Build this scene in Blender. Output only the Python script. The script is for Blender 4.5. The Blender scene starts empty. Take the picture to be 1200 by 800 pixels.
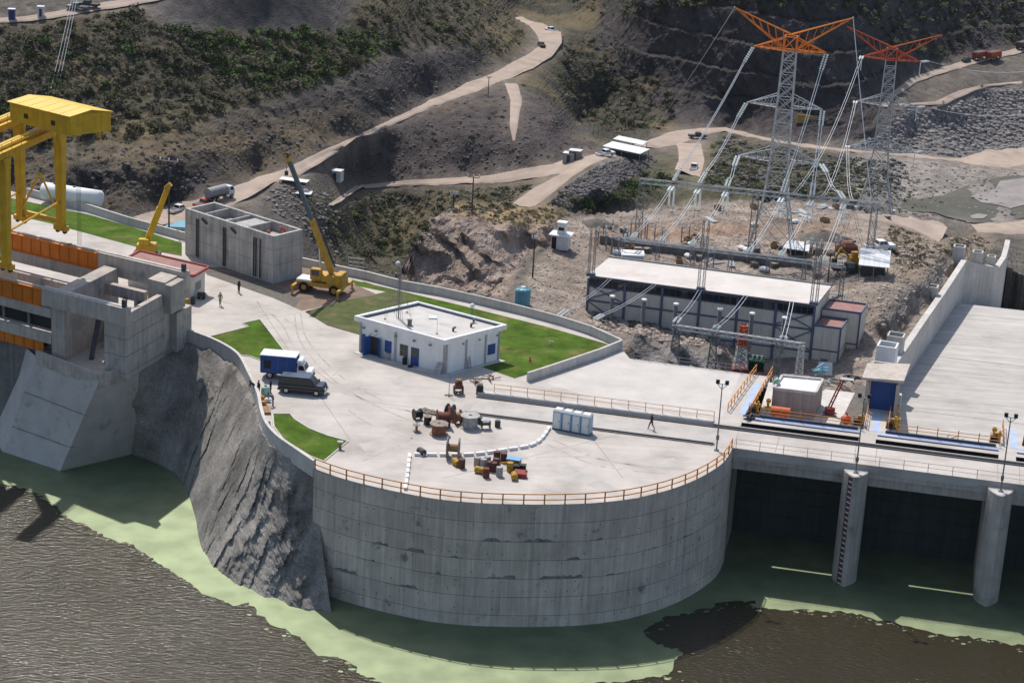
import bpy, bmesh, math, random
import numpy as np
from mathutils import Vector, Matrix
rnd = random.Random(7)
SC = bpy.context.scene
COL = SC.collection
# ------------------------------------------------------------------ camera
F = 2400.0; PIT = math.radians(18.5); ROLL = math.radians(3.2); CH = 81.0      # focal length in pixels of the 1200x800 photo
_f = np.array([0, math.cos(PIT), -math.sin(PIT)]); _r = np.array([1., 0, 0]); _u = np.cross(_r, _f)
_c, _s = math.cos(ROLL), math.sin(ROLL)
RX = _r*_c + _u*_s; UX = _u*_c - _r*_s
cam = bpy.data.cameras.new('camera'); camo = bpy.data.objects.new('camera', cam); COL.objects.link(camo)
cam.sensor_width = 36; cam.lens = 36*F/1200; cam.clip_start = 1; cam.clip_end = 5000
camo.matrix_world = Matrix(((RX[0], UX[0], -_f[0], 0), (RX[1], UX[1], -_f[1], 0), (RX[2], UX[2], -_f[2], CH), (0, 0, 0, 1)))
SC.camera = camo
# ------------------------------------------------------------------ light
SUN_EL = math.radians(55); SAZ = (-0.40, 0.917)
w = bpy.data.worlds.new('World'); SC.world = w; w.use_nodes = True
nt = w.node_tree; bg = nt.nodes['Background']; sky = nt.nodes.new('ShaderNodeTexSky')
sky.sky_type = 'NISHITA'; sky.sun_disc = False; sky.sun_elevation = SUN_EL; sky.sun_rotation = math.atan2(SAZ[0], SAZ[1])
sky.altitude = 400; sky.air_density = 1.0; sky.dust_density = 2.2
nt.links.new(sky.outputs[0], bg.inputs[0]); bg.inputs[1].default_value = 0.15
sl = bpy.data.lights.new('sun', 'SUN'); so = bpy.data.objects.new('sun', sl); COL.objects.link(so)
sl.energy = 4.5; sl.angle = math.radians(0.53); sl.color = (1.0, .95, .88)
so.rotation_euler = Vector((SAZ[0]*math.cos(SUN_EL), SAZ[1]*math.cos(SUN_EL), math.sin(SUN_EL))).to_track_quat('Z', 'Y').to_euler()
so.location = (0, 200, 300)
SC.view_settings.view_transform = 'Standard'; SC.view_settings.look = 'None'; SC.view_settings.exposure = 0.0; SC.view_settings.gamma = 1
SC.render.engine = 'CYCLES'; SC.render.resolution_x = 1024; SC.render.resolution_y = 682

# ------------------------------------------------------------------ helpers
def ray(x, y): return _f + RX*((x-600)/F) - UX*((y-400)/F)
def P(x, y, z=0.0):
    """world point at height z seen at photo pixel x,y"""
    d = ray(x, y); t = (z-CH)/d[2]; return Vector((d[0]*t, d[1]*t, z))
def PY(x, y, Y):
    """world point at forward distance Y seen at photo pixel x,y"""
    d = ray(x, y); t = Y/d[1]; return Vector((d[0]*t, Y, CH+d[2]*t))
def above(p, y):
    """height at which the vertical through p crosses photo row y"""
    lo, hi = p[2]-60, p[2]+90
    for _ in range(50):
        m = (lo+hi)/2; q = np.array([p[0], p[1], m-CH]); yy = 400-F*(q@UX)/(q@_f)
        if yy > y: lo = m
        else: hi = m
    return (lo+hi)/2
class MB:
    def __init__(s): s.v = []; s.f = []
    def add(s, vs, fs):
        n = len(s.v); s.v += [tuple(v) for v in vs]; s.f += [tuple(i+n for i in f) for f in fs]; return s
    BF = ((0, 3, 2, 1), (4, 5, 6, 7), (0, 1, 5, 4), (1, 2, 6, 5), (2, 3, 7, 6), (3, 0, 4, 7))
    def bx(s, x0, x1, y0, y1, z0, z1):
        return s.add([(x0, y0, z0), (x1, y0, z0), (x1, y1, z0), (x0, y1, z0), (x0, y0, z1), (x1, y0, z1), (x1, y1, z1), (x0, y1, z1)], MB.BF)
    def hexa(s, bottom, top): return s.add(list(bottom)+list(top), MB.BF)
    def prism(s, poly, z0, z1):
        n = len(poly); a = sum(poly[i][0]*poly[(i+1) % n][1]-poly[(i+1) % n][0]*poly[i][1] for i in range(n))
        if a < 0: poly = poly[::-1]
        g0 = z0 if callable(z0) else (lambda p: z0); g1 = z1 if callable(z1) else (lambda p: z1)
        vs = [(p[0], p[1], g0(p)) for p in poly]+[(p[0], p[1], g1(p)) for p in poly]
        return s.add(vs, [tuple(range(n))[::-1], tuple(range(n, 2*n))]+[(i, (i+1) % n, n+(i+1) % n, n+i) for i in range(n)])
    def cyl(s, p, q, r, n=8, r2=None, cap=True):
        p = Vector(p); q = Vector(q); d = q-p
        if d.length < 1e-6: return s
        d.normalize(); a = d.orthogonal().normalized() if abs(d.z) < .99 else Vector((1, 0, 0)); a = (a-d*a.dot(d)).normalized(); b = d.cross(a); r2 = r if r2 is None else r2
        vs = []
        for (c, rr) in ((p, r), (q, r2)):
            for i in range(n):
                t = 2*math.pi*(i+.5)/n; vs.append(c+(a*math.cos(t)+b*math.sin(t))*rr)
        fs = [(i, (i+1) % n, n+(i+1) % n, n+i) for i in range(n)]
        if cap: fs += [tuple(range(n))[::-1], tuple(range(n, 2*n))]
        return s.add(vs, fs)
    def bar(s, p, q, wd, ht=None):
        """square bar from p to q, width wd (level) and height ht"""
        p = Vector(p); q = Vector(q); d = q-p
        if d.length < 1e-6: return s
        ht = wd if ht is None else ht; d.normalize(); up = Vector((0, 0, 1))
        a = d.cross(up); a = Vector((1, 0, 0)) if a.length < 1e-3 else a.normalized(); b = a.cross(d)
        vs = [c+a*(sx*wd/2)+b*(sy*ht/2) for c in (p, q) for sx, sy in ((-1, -1), (1, -1), (1, 1), (-1, 1))]
        return s.add(vs, MB.BF)
    def lathe(s, prof, n=12, c=(0, 0, 0)):
        m = len(prof); vs = [(c[0]+r*math.cos(2*math.pi*i/n), c[1]+r*math.sin(2*math.pi*i/n), c[2]+z) for r, z in prof for i in range(n)]
        fs = [(k*n+i, k*n+(i+1) % n, (k+1)*n+(i+1) % n, (k+1)*n+i) for k in range(m-1) for i in range(n)]
        fs += [tuple(range(n))[::-1], tuple(range((m-1)*n, m*n))]
        return s.add(vs, fs)
    def tube(s, pts, r, n=5):
        for a, b in zip(pts[:-1], pts[1:]): s.cyl(a, b, r, n, cap=False)
        return s
    def ball(s, c, r, seg=8, rings=6, sq=(1, 1, 1)):
        vs = [(c[0], c[1], c[2]-r*sq[2])]
        for k in range(1, rings):
            t = math.pi*k/rings
            for i in range(seg):
                a = 2*math.pi*i/seg; vs.append((c[0]+r*sq[0]*math.sin(t)*math.cos(a), c[1]+r*sq[1]*math.sin(t)*math.sin(a), c[2]-r*sq[2]*math.cos(t)))
        vs.append((c[0], c[1], c[2]+r*sq[2])); n = len(vs)-1
        fs = [(0, 1+(i+1) % seg, 1+i) for i in range(seg)]
        for k in range(rings-2):
            fs += [(1+k*seg+i, 1+k*seg+(i+1) % seg, 1+(k+1)*seg+(i+1) % seg, 1+(k+1)*seg+i) for i in range(seg)]
        fs += [(n, 1+(rings-2)*seg+i, 1+(rings-2)*seg+(i+1) % seg) for i in range(seg)]
        return s.add(vs, fs)
    def mesh(s, name, mat=None, smooth=False):
        me = bpy.data.meshes.new(name); me.from_pydata(s.v, [], s.f)
        if mat: me.materials.append(mat)
        if smooth: me.polygons.foreach_set('use_smooth', [True]*len(me.polygons))
        me.update(); return me
    def build(s, name, mat, parent=None, smooth=False, bevel=0, world=False):
        me = s.mesh(name, mat, smooth); return put(name, me, parent, bevel, world)
def put(name, me, parent=None, bevel=0, world=False):
    o = bpy.data.objects.new(name, me); COL.objects.link(o)
    if bevel:
        m = o.modifiers.new('bevel', 'BEVEL'); m.width = bevel; m.segments = 1; m.limit_method = 'ANGLE'
    if parent is not None:
        o.parent = parent
        if world:                      # mesh is given in world coordinates; only translated parents
            t = parent.location.copy()
            if parent.parent: t = t + parent.parent.location
            o.location = -t
    return o
def tag(o, label=None, cat=None, group=None, kind=None):
    if label: o['label'] = label
    if cat: o['category'] = cat
    if group: o['group'] = group
    if kind: o['kind'] = kind
    return o
def thing(name, label, cat, loc=(0, 0, 0), rz=0.0, group=None):
    o = bpy.data.objects.new(name, None); COL.objects.link(o); o.empty_display_size = .3
    o.location = loc; o.rotation_euler = (0, 0, rz); return tag(o, label, cat, group)
def copy_tree(o, loc=None, rz=None, label=None, parent=None, scale=None):
    c = o.copy(); COL.objects.link(c); c.parent = parent
    if loc is not None: c.location = loc
    if rz is not None: c.rotation_euler = (0, 0, rz)
    if label: c['label'] = label
    if scale: c.scale = scale
    for ch in list(o.children): copy_tree(ch, parent=c)
    return c
def D(a): return math.radians(a)
# value noise, vectorised
def vnoise(x, y, z, seed=0):
    xi = np.floor(x).astype(np.int64); yi = np.floor(y).astype(np.int64); zi = np.floor(z).astype(np.int64)
    fx, fy, fz = x-xi, y-yi, z-zi
    fx = fx*fx*(3-2*fx); fy = fy*fy*(3-2*fy); fz = fz*fz*(3-2*fz)
    def h(a, b, c):
        n = (a*374761393+b*668265263+c*2147483647+seed*974711) & 0xffffffff
        n = ((n ^ (n >> 13))*1274126177) & 0xffffffff
        n = (n ^ (n >> 16)) & 0xffff
        return n/32767.5-1
    def l(a, b, t): return a+(b-a)*t
    return l(l(l(h(xi, yi, zi), h(xi+1, yi, zi), fx), l(h(xi, yi+1, zi), h(xi+1, yi+1, zi), fx), fy),
             l(l(h(xi, yi, zi+1), h(xi+1, yi, zi+1), fx), l(h(xi, yi+1, zi+1), h(xi+1, yi+1, zi+1), fx), fy), fz)
def fbm(x, y, z, s, octv=4, seed=0, ridged=False):
    t = 0; a = 1; n = 0
    for i in range(octv):
        v = vnoise(x*s, y*s, z*s, seed+i)
        t = t+a*((1-2*np.abs(v)) if ridged else v); n += a; a *= .5; s *= 2.03
    return t/n

# ------------------------------------------------------------------ materials
def M(name, col, rough=.8, var=.18, scale=1.5, bump=.0, bscale=8, metal=0, rand=0.0, streak=0.0, stain=None, spec=.3, attr=False, detail=8, fine=0.0, hstreak=0.0):
    m = bpy.data.materials.new(name); m.use_nodes = True; nt = m.node_tree; N = nt.nodes; L = nt.links
    b = N['Principled BSDF']; b.inputs['Roughness'].default_value = rough; b.inputs['Metallic'].default_value = metal
    b.inputs['Specular IOR Level'].default_value = spec
    tc = N.new('ShaderNodeTexCoord')
    def noise(sc, det=detail, vec=None, ro=.6):
        n = N.new('ShaderNodeTexNoise'); n.inputs['Scale'].default_value = sc; n.inputs['Detail'].default_value = det; n.inputs['Roughness'].default_value = ro
        L.new(vec if vec else tc.outputs['Object'], n.inputs['Vector']); return n.outputs['Fac']
    def mul(a, fac_out, lo, hi):
        r = N.new('ShaderNodeMapRange'); r.inputs['From Min'].default_value = .3; r.inputs['From Max'].default_value = .7
        r.inputs['To Min'].default_value = lo; r.inputs['To Max'].default_value = hi; L.new(fac_out, r.inputs['Value'])
        x = N.new('ShaderNodeMix'); x.data_type = 'RGBA'; x.blend_type = 'MULTIPLY'; x.inputs['Factor'].default_value = 1
        L.new(a, x.inputs['A']); L.new(r.outputs['Result'], x.inputs['B']); return x.outputs['Result']
    if attr:
        at = N.new('ShaderNodeAttribute'); at.attribute_name = 'Col'; c = at.outputs['Color']
    else:
        rg = N.new('ShaderNodeRGB'); rg.outputs[0].default_value = (*col, 1); c = rg.outputs[0]
    if stain:
        sc_, scol, lo, hi = stain
        r = N.new('ShaderNodeMapRange'); r.inputs['From Min'].default_value = lo; r.inputs['From Max'].default_value = hi; L.new(noise(sc_), r.inputs['Value'])
        x = N.new('ShaderNodeMix'); x.data_type = 'RGBA'; L.new(r.outputs['Result'], x.inputs['Factor']); L.new(c, x.inputs['A']); x.inputs['B'].default_value = (*scol, 1); c = x.outputs['Result']
    if var: c = mul(c, noise(scale), 1-var, 1+var)
    if fine: c = mul(c, noise(bscale*2.3, 5), 1-fine, 1+fine)
    if streak:
        mp = N.new('ShaderNodeMapping'); mp.inputs['Scale'].default_value = (1, 1, .06); L.new(tc.outputs['Object'], mp.inputs['Vector'])
        c = mul(c, noise(2.2, 6, mp.outputs[0], .65), 1-streak, 1+streak*.5)
    if hstreak:
        mp = N.new('ShaderNodeMapping'); mp.inputs['Rotation'].default_value = (0, 0, .2); mp.inputs['Scale'].default_value = (.035, 1, 1); L.new(tc.outputs['Object'], mp.inputs['Vector'])
        c = mul(c, noise(.9, 7, mp.outputs[0], .7), 1-hstreak, 1+hstreak*.6)
    if rand:
        oi = N.new('ShaderNodeObjectInfo'); r = N.new('ShaderNodeMapRange'); r.inputs['To Min'].default_value = 1-rand; r.inputs['To Max'].default_value = 1+rand
        L.new(oi.outputs['Random'], r.inputs['Value']); x = N.new('ShaderNodeMix'); x.data_type = 'RGBA'; x.blend_type = 'MULTIPLY'; x.inputs['Factor'].default_value = 1
        L.new(c, x.inputs['A']); L.new(r.outputs['Result'], x.inputs['B']); c = x.outputs['Result']
    L.new(c, b.inputs['Base Color'])
    if bump:
        bp = N.new('ShaderNodeBump'); bp.inputs['Strength'].default_value = min(1, bump*2); bp.inputs['Distance'].default_value = bump
        L.new(noise(bscale), bp.inputs['Height']); L.new(bp.outputs[0], b.inputs['Normal'])
    return m
MT = {}
MT['deck'] = M('deck concrete', (.465, .425, .385), .9, .14, .22, .01, 6, stain=(.13, (.34, .305, .27), .5, .72), fine=.12, hstreak=.1)
MT['conc'] = M('cast concrete', (.44, .39, .34), .9, .16, .5, .02, 3, streak=.25, stain=(.35, (.22, .21, .19), .58, .75), rand=.08)
MT['panel'] = M('formwork concrete', (.56, .48, .4), .9, .14, .4, .015, 4, streak=.3, stain=(.5, (.24, .23, .21), .62, .72), rand=.07)
MT['joint'] = M('dark joint concrete', (.17, .16, .15), .95, .2, .7, .02, 4, streak=.3)
MT['lightconc'] = M('pale concrete', (.52, .49, .455), .9, .13, .5, .01, 5, streak=.16, rand=.05)
MT['chute'] = M('chute concrete', (.44, .415, .385), .9, .1, .3, .01, 5, rand=.06, stain=(.16, (.33, .31, .285), .52, .75), fine=.1, hstreak=.2)
MT['white'] = M('white paint', (.76, .76, .75), .7, .06, .5, streak=.1)
MT['roofwhite'] = M('chalky roof', (.57, .53, .49), .9, .1, .3, stain=(.22, (.5, .4, .35), .55, .8), fine=.06)
MT['roofconc'] = M('dusty roof concrete', (.5, .48, .45), .9, .12, .6, stain=(.5, (.34, .32, .3), .55, .75), fine=.1)
MT['blue'] = M('blue paint', (.02, .065, .24), .5, .1, 1)
MT['steelblue'] = M('blue steel', (.1, .12, .185), .5, .1, 1)
MT['sheet'] = M('beige wall sheet', (.6, .57, .5), .6, .07, .6, rand=.04, streak=.08)
MT['glass'] = M('dark glass', (.02, .022, .025), .12, 0, spec=.6)
MT['black'] = M('black', (.015, .015, .016), .5, .1)
MT['dark'] = M('dark grey', (.05, .05, .052), .6, .15)
MT['yellow'] = M('crane yellow', (.6, .36, .014), .5, .16, .8, streak=.22, spec=.3, stain=(.9, (.36, .22, .03), .62, .75))
MT['ochre'] = M('worn machine yellow', (.5, .28, .03), .55, .3, 1.4, streak=.25, stain=(1.4, (.2, .13, .06), .58, .7))
MT['orange'] = M('orange steel', (.6, .17, .012), .5, .12, .8, streak=.2, rand=.08)
MT['orail'] = M('orange rail paint', (.55, .22, .04), .55, .1)
MT['galv'] = M('galvanised steel', (.42, .43, .43), .45, .12, 1.0, metal=.25)
MT['galvdark'] = M('dull galvanised steel', (.2, .205, .21), .55, .12, 1.0, metal=.2)
MT['towero'] = M('orange tower paint', (.7, .21, .02), .5, .1)
MT['towerred'] = M('red tower paint', (.5, .1, .03), .5, .1)
MT['insul'] = M('pale green glass insulator', (.75, .8, .77), .25, .05, spec=.5)
MT['wire'] = M('aluminium conductor', (.75, .76, .77), .4, 0, metal=.1)
MT['red'] = M('dull red', (.26, .05, .04), .8, .2, .8)
MT['redroof'] = M('red roof', (.3, .16, .14), .85, .18, .6)
MT['redbrown'] = M('rust brown', (.13, .04, .025), .8, .3, 2)
MT['orangebright'] = M('bright orange red', (.6, .1, .03), .5, .1)
MT['wood'] = M('weathered wood', (.24, .2, .165), .85, .45, 3)
MT['woodtan'] = M('tan wood', (.28, .165, .085), .8, .25, 3)
MT['reelgrey'] = M('grey reel', (.36, .35, .34), .85, .35, 3)
MT['reelred'] = M('brick red winding', (.2, .075, .045), .8, .35, 3)
MT['vanblack'] = M('dark van paint', (.012, .017, .024), .16, 0, spec=.6)
MT['carwhite'] = M('white car paint', (.75, .76, .77), .25, .03, spec=.5)
MT['carred'] = M('red truck paint', (.45, .07, .03), .4, .1)
MT['tyre'] = M('tyre rubber', (.02, .02, .02), .9, .1)
MT['chrome'] = M('bare metal', (.55, .55, .55), .3, .05, metal=.8)
MT['skyblue'] = M('pale blue plastic', (.16, .36, .43), .4, .08)
MT['loo'] = M('blue grey plastic', (.27, .4, .5), .45, .08)
MT['loodoor'] = M('off white plastic', (.62, .63, .62), .45, .06)
MT['bluetop'] = M('sky blue board', (.16, .36, .62), .6, .1)
MT['bluestripe'] = M('pale blue floor paint', (.36, .45, .66), .85, .12, 1, stain=(.8, (.45, .46, .5), .5, .8))
MT['green'] = M('machine green', (.012, .07, .035), .45, .1)
MT['teal'] = M('pale green dome', (.3, .5, .42), .5, .1)
MT['skin'] = M('skin', (.35, .2, .14), .6, 0)
MT['cloth_dark'] = M('dark clothing', (.03, .03, .035), .9, .15)
MT['cloth_tan'] = M('tan clothing', (.25, .2, .15), .9, .15)
MT['cloth_red'] = M('red overall', (.5, .07, .03), .9, .15)
MT['barrel_y'] = M('yellow drum', (.36, .21, .025), .6, .5, 3)
MT['barrel_r'] = M('maroon drum', (.09, .03, .022), .6, .5, 3)
MT['barrel_g'] = M('grey drum', (.3, .3, .29), .6, .4, 3)
MT['pinkconc'] = M('pinkish concrete', (.36, .3, .28), .9, .12, .6, streak=.3)
MT['gate'] = M('dark gate steel', (.03, .04, .042), .5, .2, .5, streak=.35)
MT['lawn'] = M('mown grass', (.062, .11, .014), .95, .4, .35, 0, 14, stain=(.3, (.15, .135, .05), .5, .72), fine=.5, spec=.05)
MT['lawndry'] = M('thin grass', (.07, .085, .022), .95, .3, .6, 0, 12, stain=(.4, (.13, .1, .055), .5, .7), fine=.35)
MT['dirt'] = M('bare dirt', (.2, .14, .105), .95, .25, .6, .08, 4, fine=.2)
MT['gravel'] = M('dark gravel', (.13, .115, .1), .95, .3, 1.5, .1, 8, fine=.3)
# ------------------------------------------------------------------ terrain behind the dam (photo rows -> ground points with assumed heights)
CZ = """-400,215,-6 0,245,-6 200,305,-6 400,365,-8 600,410,-8 730,430,-9 870,450,-12 1000,480,-12 1100,490,-13 1200,500,-14 1500,520,-14 1800,520,-14
100,252,-1.5 250,288,-2.5 330,298,-4 400,318,-8 450,328,-9 500,338,-8 600,365,-5.5 700,390,-7 735,395,-7 -100,222,-1.5
745,392,-6.1 800,402,-6.6 845,410,-7.3 740,380,-8 800,389,-8.9 850,397,-9.8 752,414,-8.6 800,424,-9.4 850,432,-10.2
620,350,-5.5 690,368,-7.2 650,300,-6 690,270,-6.5 740,300,-7 850,300,-7.5 900,285,-7.5 960,300,-7 1000,300,-6 1015,345,-4.8 1000,385,-8 975,425,-10 1010,430,-9.5 870,415,-10 940,425,-10 660,330,-6
800,265,-7.5 720,252,-7 850,238,-8 950,242,-8 1000,250,-8.5
485,290,-4 475,322,-9 500,275,-2 525,252,-1 560,256,-.5 600,262,-1 640,262,-2.5 660,258,-6 540,330,-7.5 590,345,-6.5 600,310,-6 570,300,-4 620,290,-6 615,275,-4.5 520,300,-5
530,241,-1 570,239,-1.5 620,244,-3 650,248,-5
1040,256,-12 1100,273,-16 1060,285,-9 1080,300,-8 1110,285,-13 1140,282,-24 1075,322,-5 1085,350,-8 1045,352,-4.5 1055,382,-8 1095,300,-6 1103,322,-9 1062,337,-5 1071,365,-8 1035,372,-5.5 1038,396,-8.3 1035,415,-8.5 1120,315,-10 1110,335,-9 1085,375,-8.2
1150,400,-16 1200,400,-16 1200,300,-24 1180,290,-24 1300,400,-16 1500,300,-30 1400,420,-16"""
CP = """1060,240,-46 1130,250,-46 1130,215,-46 1200,215,-46 1200,250,-46 1160,255,-46 1050,222,-45 1090,205,-45.5 1150,195,-45 1170,266,-45 1400,240,-46 1100,275,-46 1060,270,-44 1150,290,-46 1250,300,-46 1000,262,-40 900,262,-40 800,275,-40 700,275,-42"""
CF = """30,232,-1 150,250,-1.2 230,240,-1.5 300,217,-2.5 280,250,-2.2 330,235,-4.5 345,215,-3.5 370,225,-6.5 400,240,-11 380,250,-9 360,262,-8 400,280,-15
465,312,-20 450,290,-21 430,300,-18 440,250,-18 430,225,-14.5 490,265,-18 490,240,-17 490,218,-14.5 550,232,-14.5 600,234,-15 620,236,-14.5 515,240,-15
420,215,-14 480,214,-14 550,211,-14 620,205,-14 660,192,-13.5 705,182,-13 640,225,-14 610,240,-14.5 690,245,-12 730,190,-13 720,230,-12
460,200,-12.5 420,200,-12 450,170,-8.5 500,180,-10 550,190,-11.5 550,160,-7.5 550,130,-5 600,180,-10.5 600,140,-6.5 590,110,-6 650,180,-11.5 650,140,-9.5 690,165,-13
355,195,-3.5 400,172,-4 450,147,-4.5 500,121,-5.2 550,101,-6 600,80,-7.5 645,60,-9 650,45,-10 630,33,-10.5 605,22,-11
1000,176,-34 1072,182,-38 1130,187,-40 1200,185,-40.5 947,171,-32 1060,122,-29 1105,121,-29.5 1150,100,-30 1200,96,-30 1045,112,-28 1100,83,-27.5 1150,71,-27 1200,58,-27 1500,90,-28"""
CY = """400,160,369 400,130,372 400,125,378 400,100,384 400,60,397 400,20,413 400,-60,440 300,203,334 300,160,338.5 300,155,345 300,135,349 300,90,361 300,45,376 300,38,379 300,0,384 300,-70,392
200,240,309 200,180,310 200,172,317 150,185,308 150,178,315 250,172,322 250,164,329 200,120,336 200,60,350 200,30,360 200,5,366 200,-60,385 150,10,362 100,240,307 100,190,307 100,183,314 100,120,331 100,50,347 100,20,356 100,-60,385
0,225,311 0,180,312 0,100,331 0,30,350 0,10,356 0,-60,380 -300,215,320 -300,100,340 -300,0,365 -400,-150,430
500,112,413 500,70,418 500,60,428 500,20,447 500,-60,480 450,139,388 450,105,393 450,85,400 450,20,424 560,80,442 560,50,450 560,20,470 600,55,474 600,35,490 600,10,560 640,20,570 660,25,565 660,-20,640
680,140,484 700,120,514 690,90,508 720,150,477 700,60,530 700,20,560 700,-40,600 720,110,516 750,150,482 750,120,512 750,100,520 750,60,528 750,0,540 750,-80,560
850,152,515 850,140,518 850,100,524 850,60,530 850,20,537 850,-20,545 850,-80,555 950,160,512 950,150,516 950,100,524 950,50,533 950,0,543 950,-80,560
1020,150,516 1020,125,535 1020,80,548 1020,30,560 1020,-30,580 1100,75,602 1100,30,620 1100,-40,650 1200,48,645 1200,10,660 1200,-60,690 1100,140,556 1150,115,588 1150,150,570 1150,180,553 1200,170,560 1070,165,545 870,157,514
800,155,490 820,150,502 780,165,478 810,195,453 900,200,470 900,222,420 1000,200,505 1000,225,470 1000,240,430 760,190,440 760,225,385 840,215,420
1500,0,700 1800,100,700 1700,-100,800 600,-140,700 300,-150,430"""
def far(x, y): return np.interp(x, [-400, 215, 400, 550, 650, 750, 850, 1000, 1200, 1800], [1.34, 1.34, 1.30, 1.28, 1.23, 1.19, 1.15, 1.11, 1.1, 1.1])*(1-.07*max(0, min(1, (y-170)/60))*(x > 760))
def trip(t): return [tuple(map(float, ln.split(','))) for ln in t.split()]
cn_ = [(x, y, 1/P(x, y, z).y) for x, y, z in trip(CZ)]
cf_ = [(x, y, 1/P(x, y, z).y) for x, y, z in trip(CP)]+[(x, y, 1/(P(x, y, z).y*far(x, y))) for x, y, z in trip(CF)]+[(x, y, 1/(Y*far(x, y))) for x, y, Y in trip(CY)]
for x in range(-400, 660, 60):      # hidden ground under the near rim keeps the far slope going down
    y0 = np.interp(x, [-400, 0, 200, 400, 660], [260, 285, 320, 370, 330]); cf_.append((x, y0, 1/np.interp(x, [-400, 320, 440, 660], [372, 372, 415, 430])))
def _k(a, b): return np.sqrt(((a[:, None, :]-b[None, :, :])**2).sum(-1)+9.0)
class Surf:
    """inverse distance of the ground over photo pixels, radial basis through control points"""
    def __init__(s, c):
        c = np.array(c); s.X = c[:, :2]; n = len(c); A = np.zeros((n+3, n+3)); A[:n, :n] = _k(s.X, s.X)-np.eye(n)*2.0
        A[:n, n] = 1; A[:n, n+1:] = s.X; A[n, :n] = 1; A[n+1:, :n] = s.X.T; s.w = np.linalg.solve(A, np.concatenate([c[:, 2], [0, 0, 0]])); s.n = n
    def __call__(s, px, py):
        q = np.stack([px, py], 1); out = np.empty(len(q))
        for i in range(0, len(q), 20000): c = q[i:i+20000]; out[i:i+20000] = _k(c, s.X)@s.w[:s.n]+s.w[s.n]+c@s.w[s.n+1:]
        return out
colx = np.concatenate([np.arange(-400, -20, 10), np.arange(-20, 1221, 2.0), np.arange(1230, 1700, 12)])
bot = np.interp(colx, [-400, 0, 200, 400, 600, 730, 870, 1000, 1200, 1800], [215, 248, 300, 362, 408, 428, 448, 470, 495, 520])
rimx = [-400, 0, 100, 250, 330, 400, 455, 470, 484, 500, 522, 530, 570, 620, 650, 672, 720, 850, 950, 1000, 1040, 1068, 1100, 1112, 1140, 1165, 1200, 1800]
rim = np.interp(colx, rimx, [212, 236, 250, 286, 297, 316, 325, 318, 288, 262, 246, 240, 238, 242, 245, 247, 249, 235, 238, 246, 253, 257, 268, 276, 280, 284, 292, 300])
rim = rim+1.2*np.sin(colx*.31)*(colx > 480)+.8*np.sin(colx*.83+1)*(colx > 480)
nc = len(colx)
def inside(px, py, poly):
    r = np.zeros(px.shape, bool); n = len(poly)
    for i in range(n):
        x0, y0 = poly[i]; x1, y1 = poly[(i+1) % n]
        if y0 == y1: continue
        c = ((y0 > py) != (y1 > py)) & (px < (x1-x0)*(py-y0)/(y1-y0)+x0); r ^= c
    return r
def poly(s): return [tuple(map(float, a.split(','))) for a in s.split()]
def blur(m, k):
    for _ in range(2):
        for ax in (0, 1):
            pd = [(0, 0), (0, 0)]; pd[ax] = (k, k); q = np.cumsum(np.pad(m, pd, mode='edge'), axis=ax)
            z = np.zeros_like(np.take(q, [0], axis=ax)); q = np.concatenate([z, q], axis=ax)
            n = m.shape[ax]; m = (np.take(q, range(2*k+1, 2*k+1+n), axis=ax)-np.take(q, range(0, n), axis=ax))/(2*k+1)
    return m
ROADS = {  # upper/left edge, lower/right edge in photo pixels
 'winding_road': ("150,252 217,236 255,222 305,207 335,195 345,190 373,177 407,163 450,143 483,127 507,115 540,100 570,87 593,75 617,63 630,55 629,43 620,30 603,21",
                  "190,268 245,254 267,242 300,230 322,214 350,205 373,198 417,170 450,153 480,138 510,124 533,116 567,104 593,94 623,82 647,68 658,55 658,43 640,32 612,21"),
 'lower_road': ("414,217 480,210 567,205 607,197 660,188 707,177 752,167 795,152 824,149 850,149 870,156 947,169 1000,175 1072,181 1128,186 1148,184 1180,178 1200,177 1300,172",
                "428,222 480,218 547,215 600,213 660,203 707,187 752,175 797,170 826,158 850,154 870,159 947,173 1000,178.5 1072,184.5 1124,189 1152,195 1180,198 1200,194 1300,188"),
 'side_track': ("707,180 690,184 660,203 640,214 615,228 600,241", "709,187 695,192 670,208 655,221 640,233 626,243"),
 'spur_track': ("414,218 400,228 382,240", "430,218 416,229 390,244"),
 'footworn_track': ("590,97 597,117 596,147 601,165", "607,99 612,117 608,147 604,165"),
 'quarry_road': ("1030,125 1042,110 1065,92 1095,81 1135,69 1200,54 1300,38", "1040,128 1047,115 1074,97 1110,85 1150,73 1200,62 1300,47"),
 'bench_road': ("1046,121 1095,118.5 1120,106 1150,99 1200,95 1300,92", "1050,125 1107,123.5 1130,114 1157,102 1200,98 1300,96"),
 'valley_track': ("792,168 795,180 795,192 790,203", "824,168 828,187 826,200 822,207"),
 'shore_track': ("1136,262 1200,257 1300,250", "1146,272 1184,275 1300,272"),
 'yard_track': ("1000,250 1040,253 1068,257 1100,269 1109,276", "1000,257 1050,261 1076,271 1090,279 1100,283"),
 'hilltop_road': ("-100,30 0,20 30,18 60,13 100,5 130,0 200,-12", "-100,44 0,27 30,26 70,21 110,14 150,9 220,-5"),
}
RE = {k: (poly(a), poly(b)) for k, (a, b) in ROADS.items()}
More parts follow.
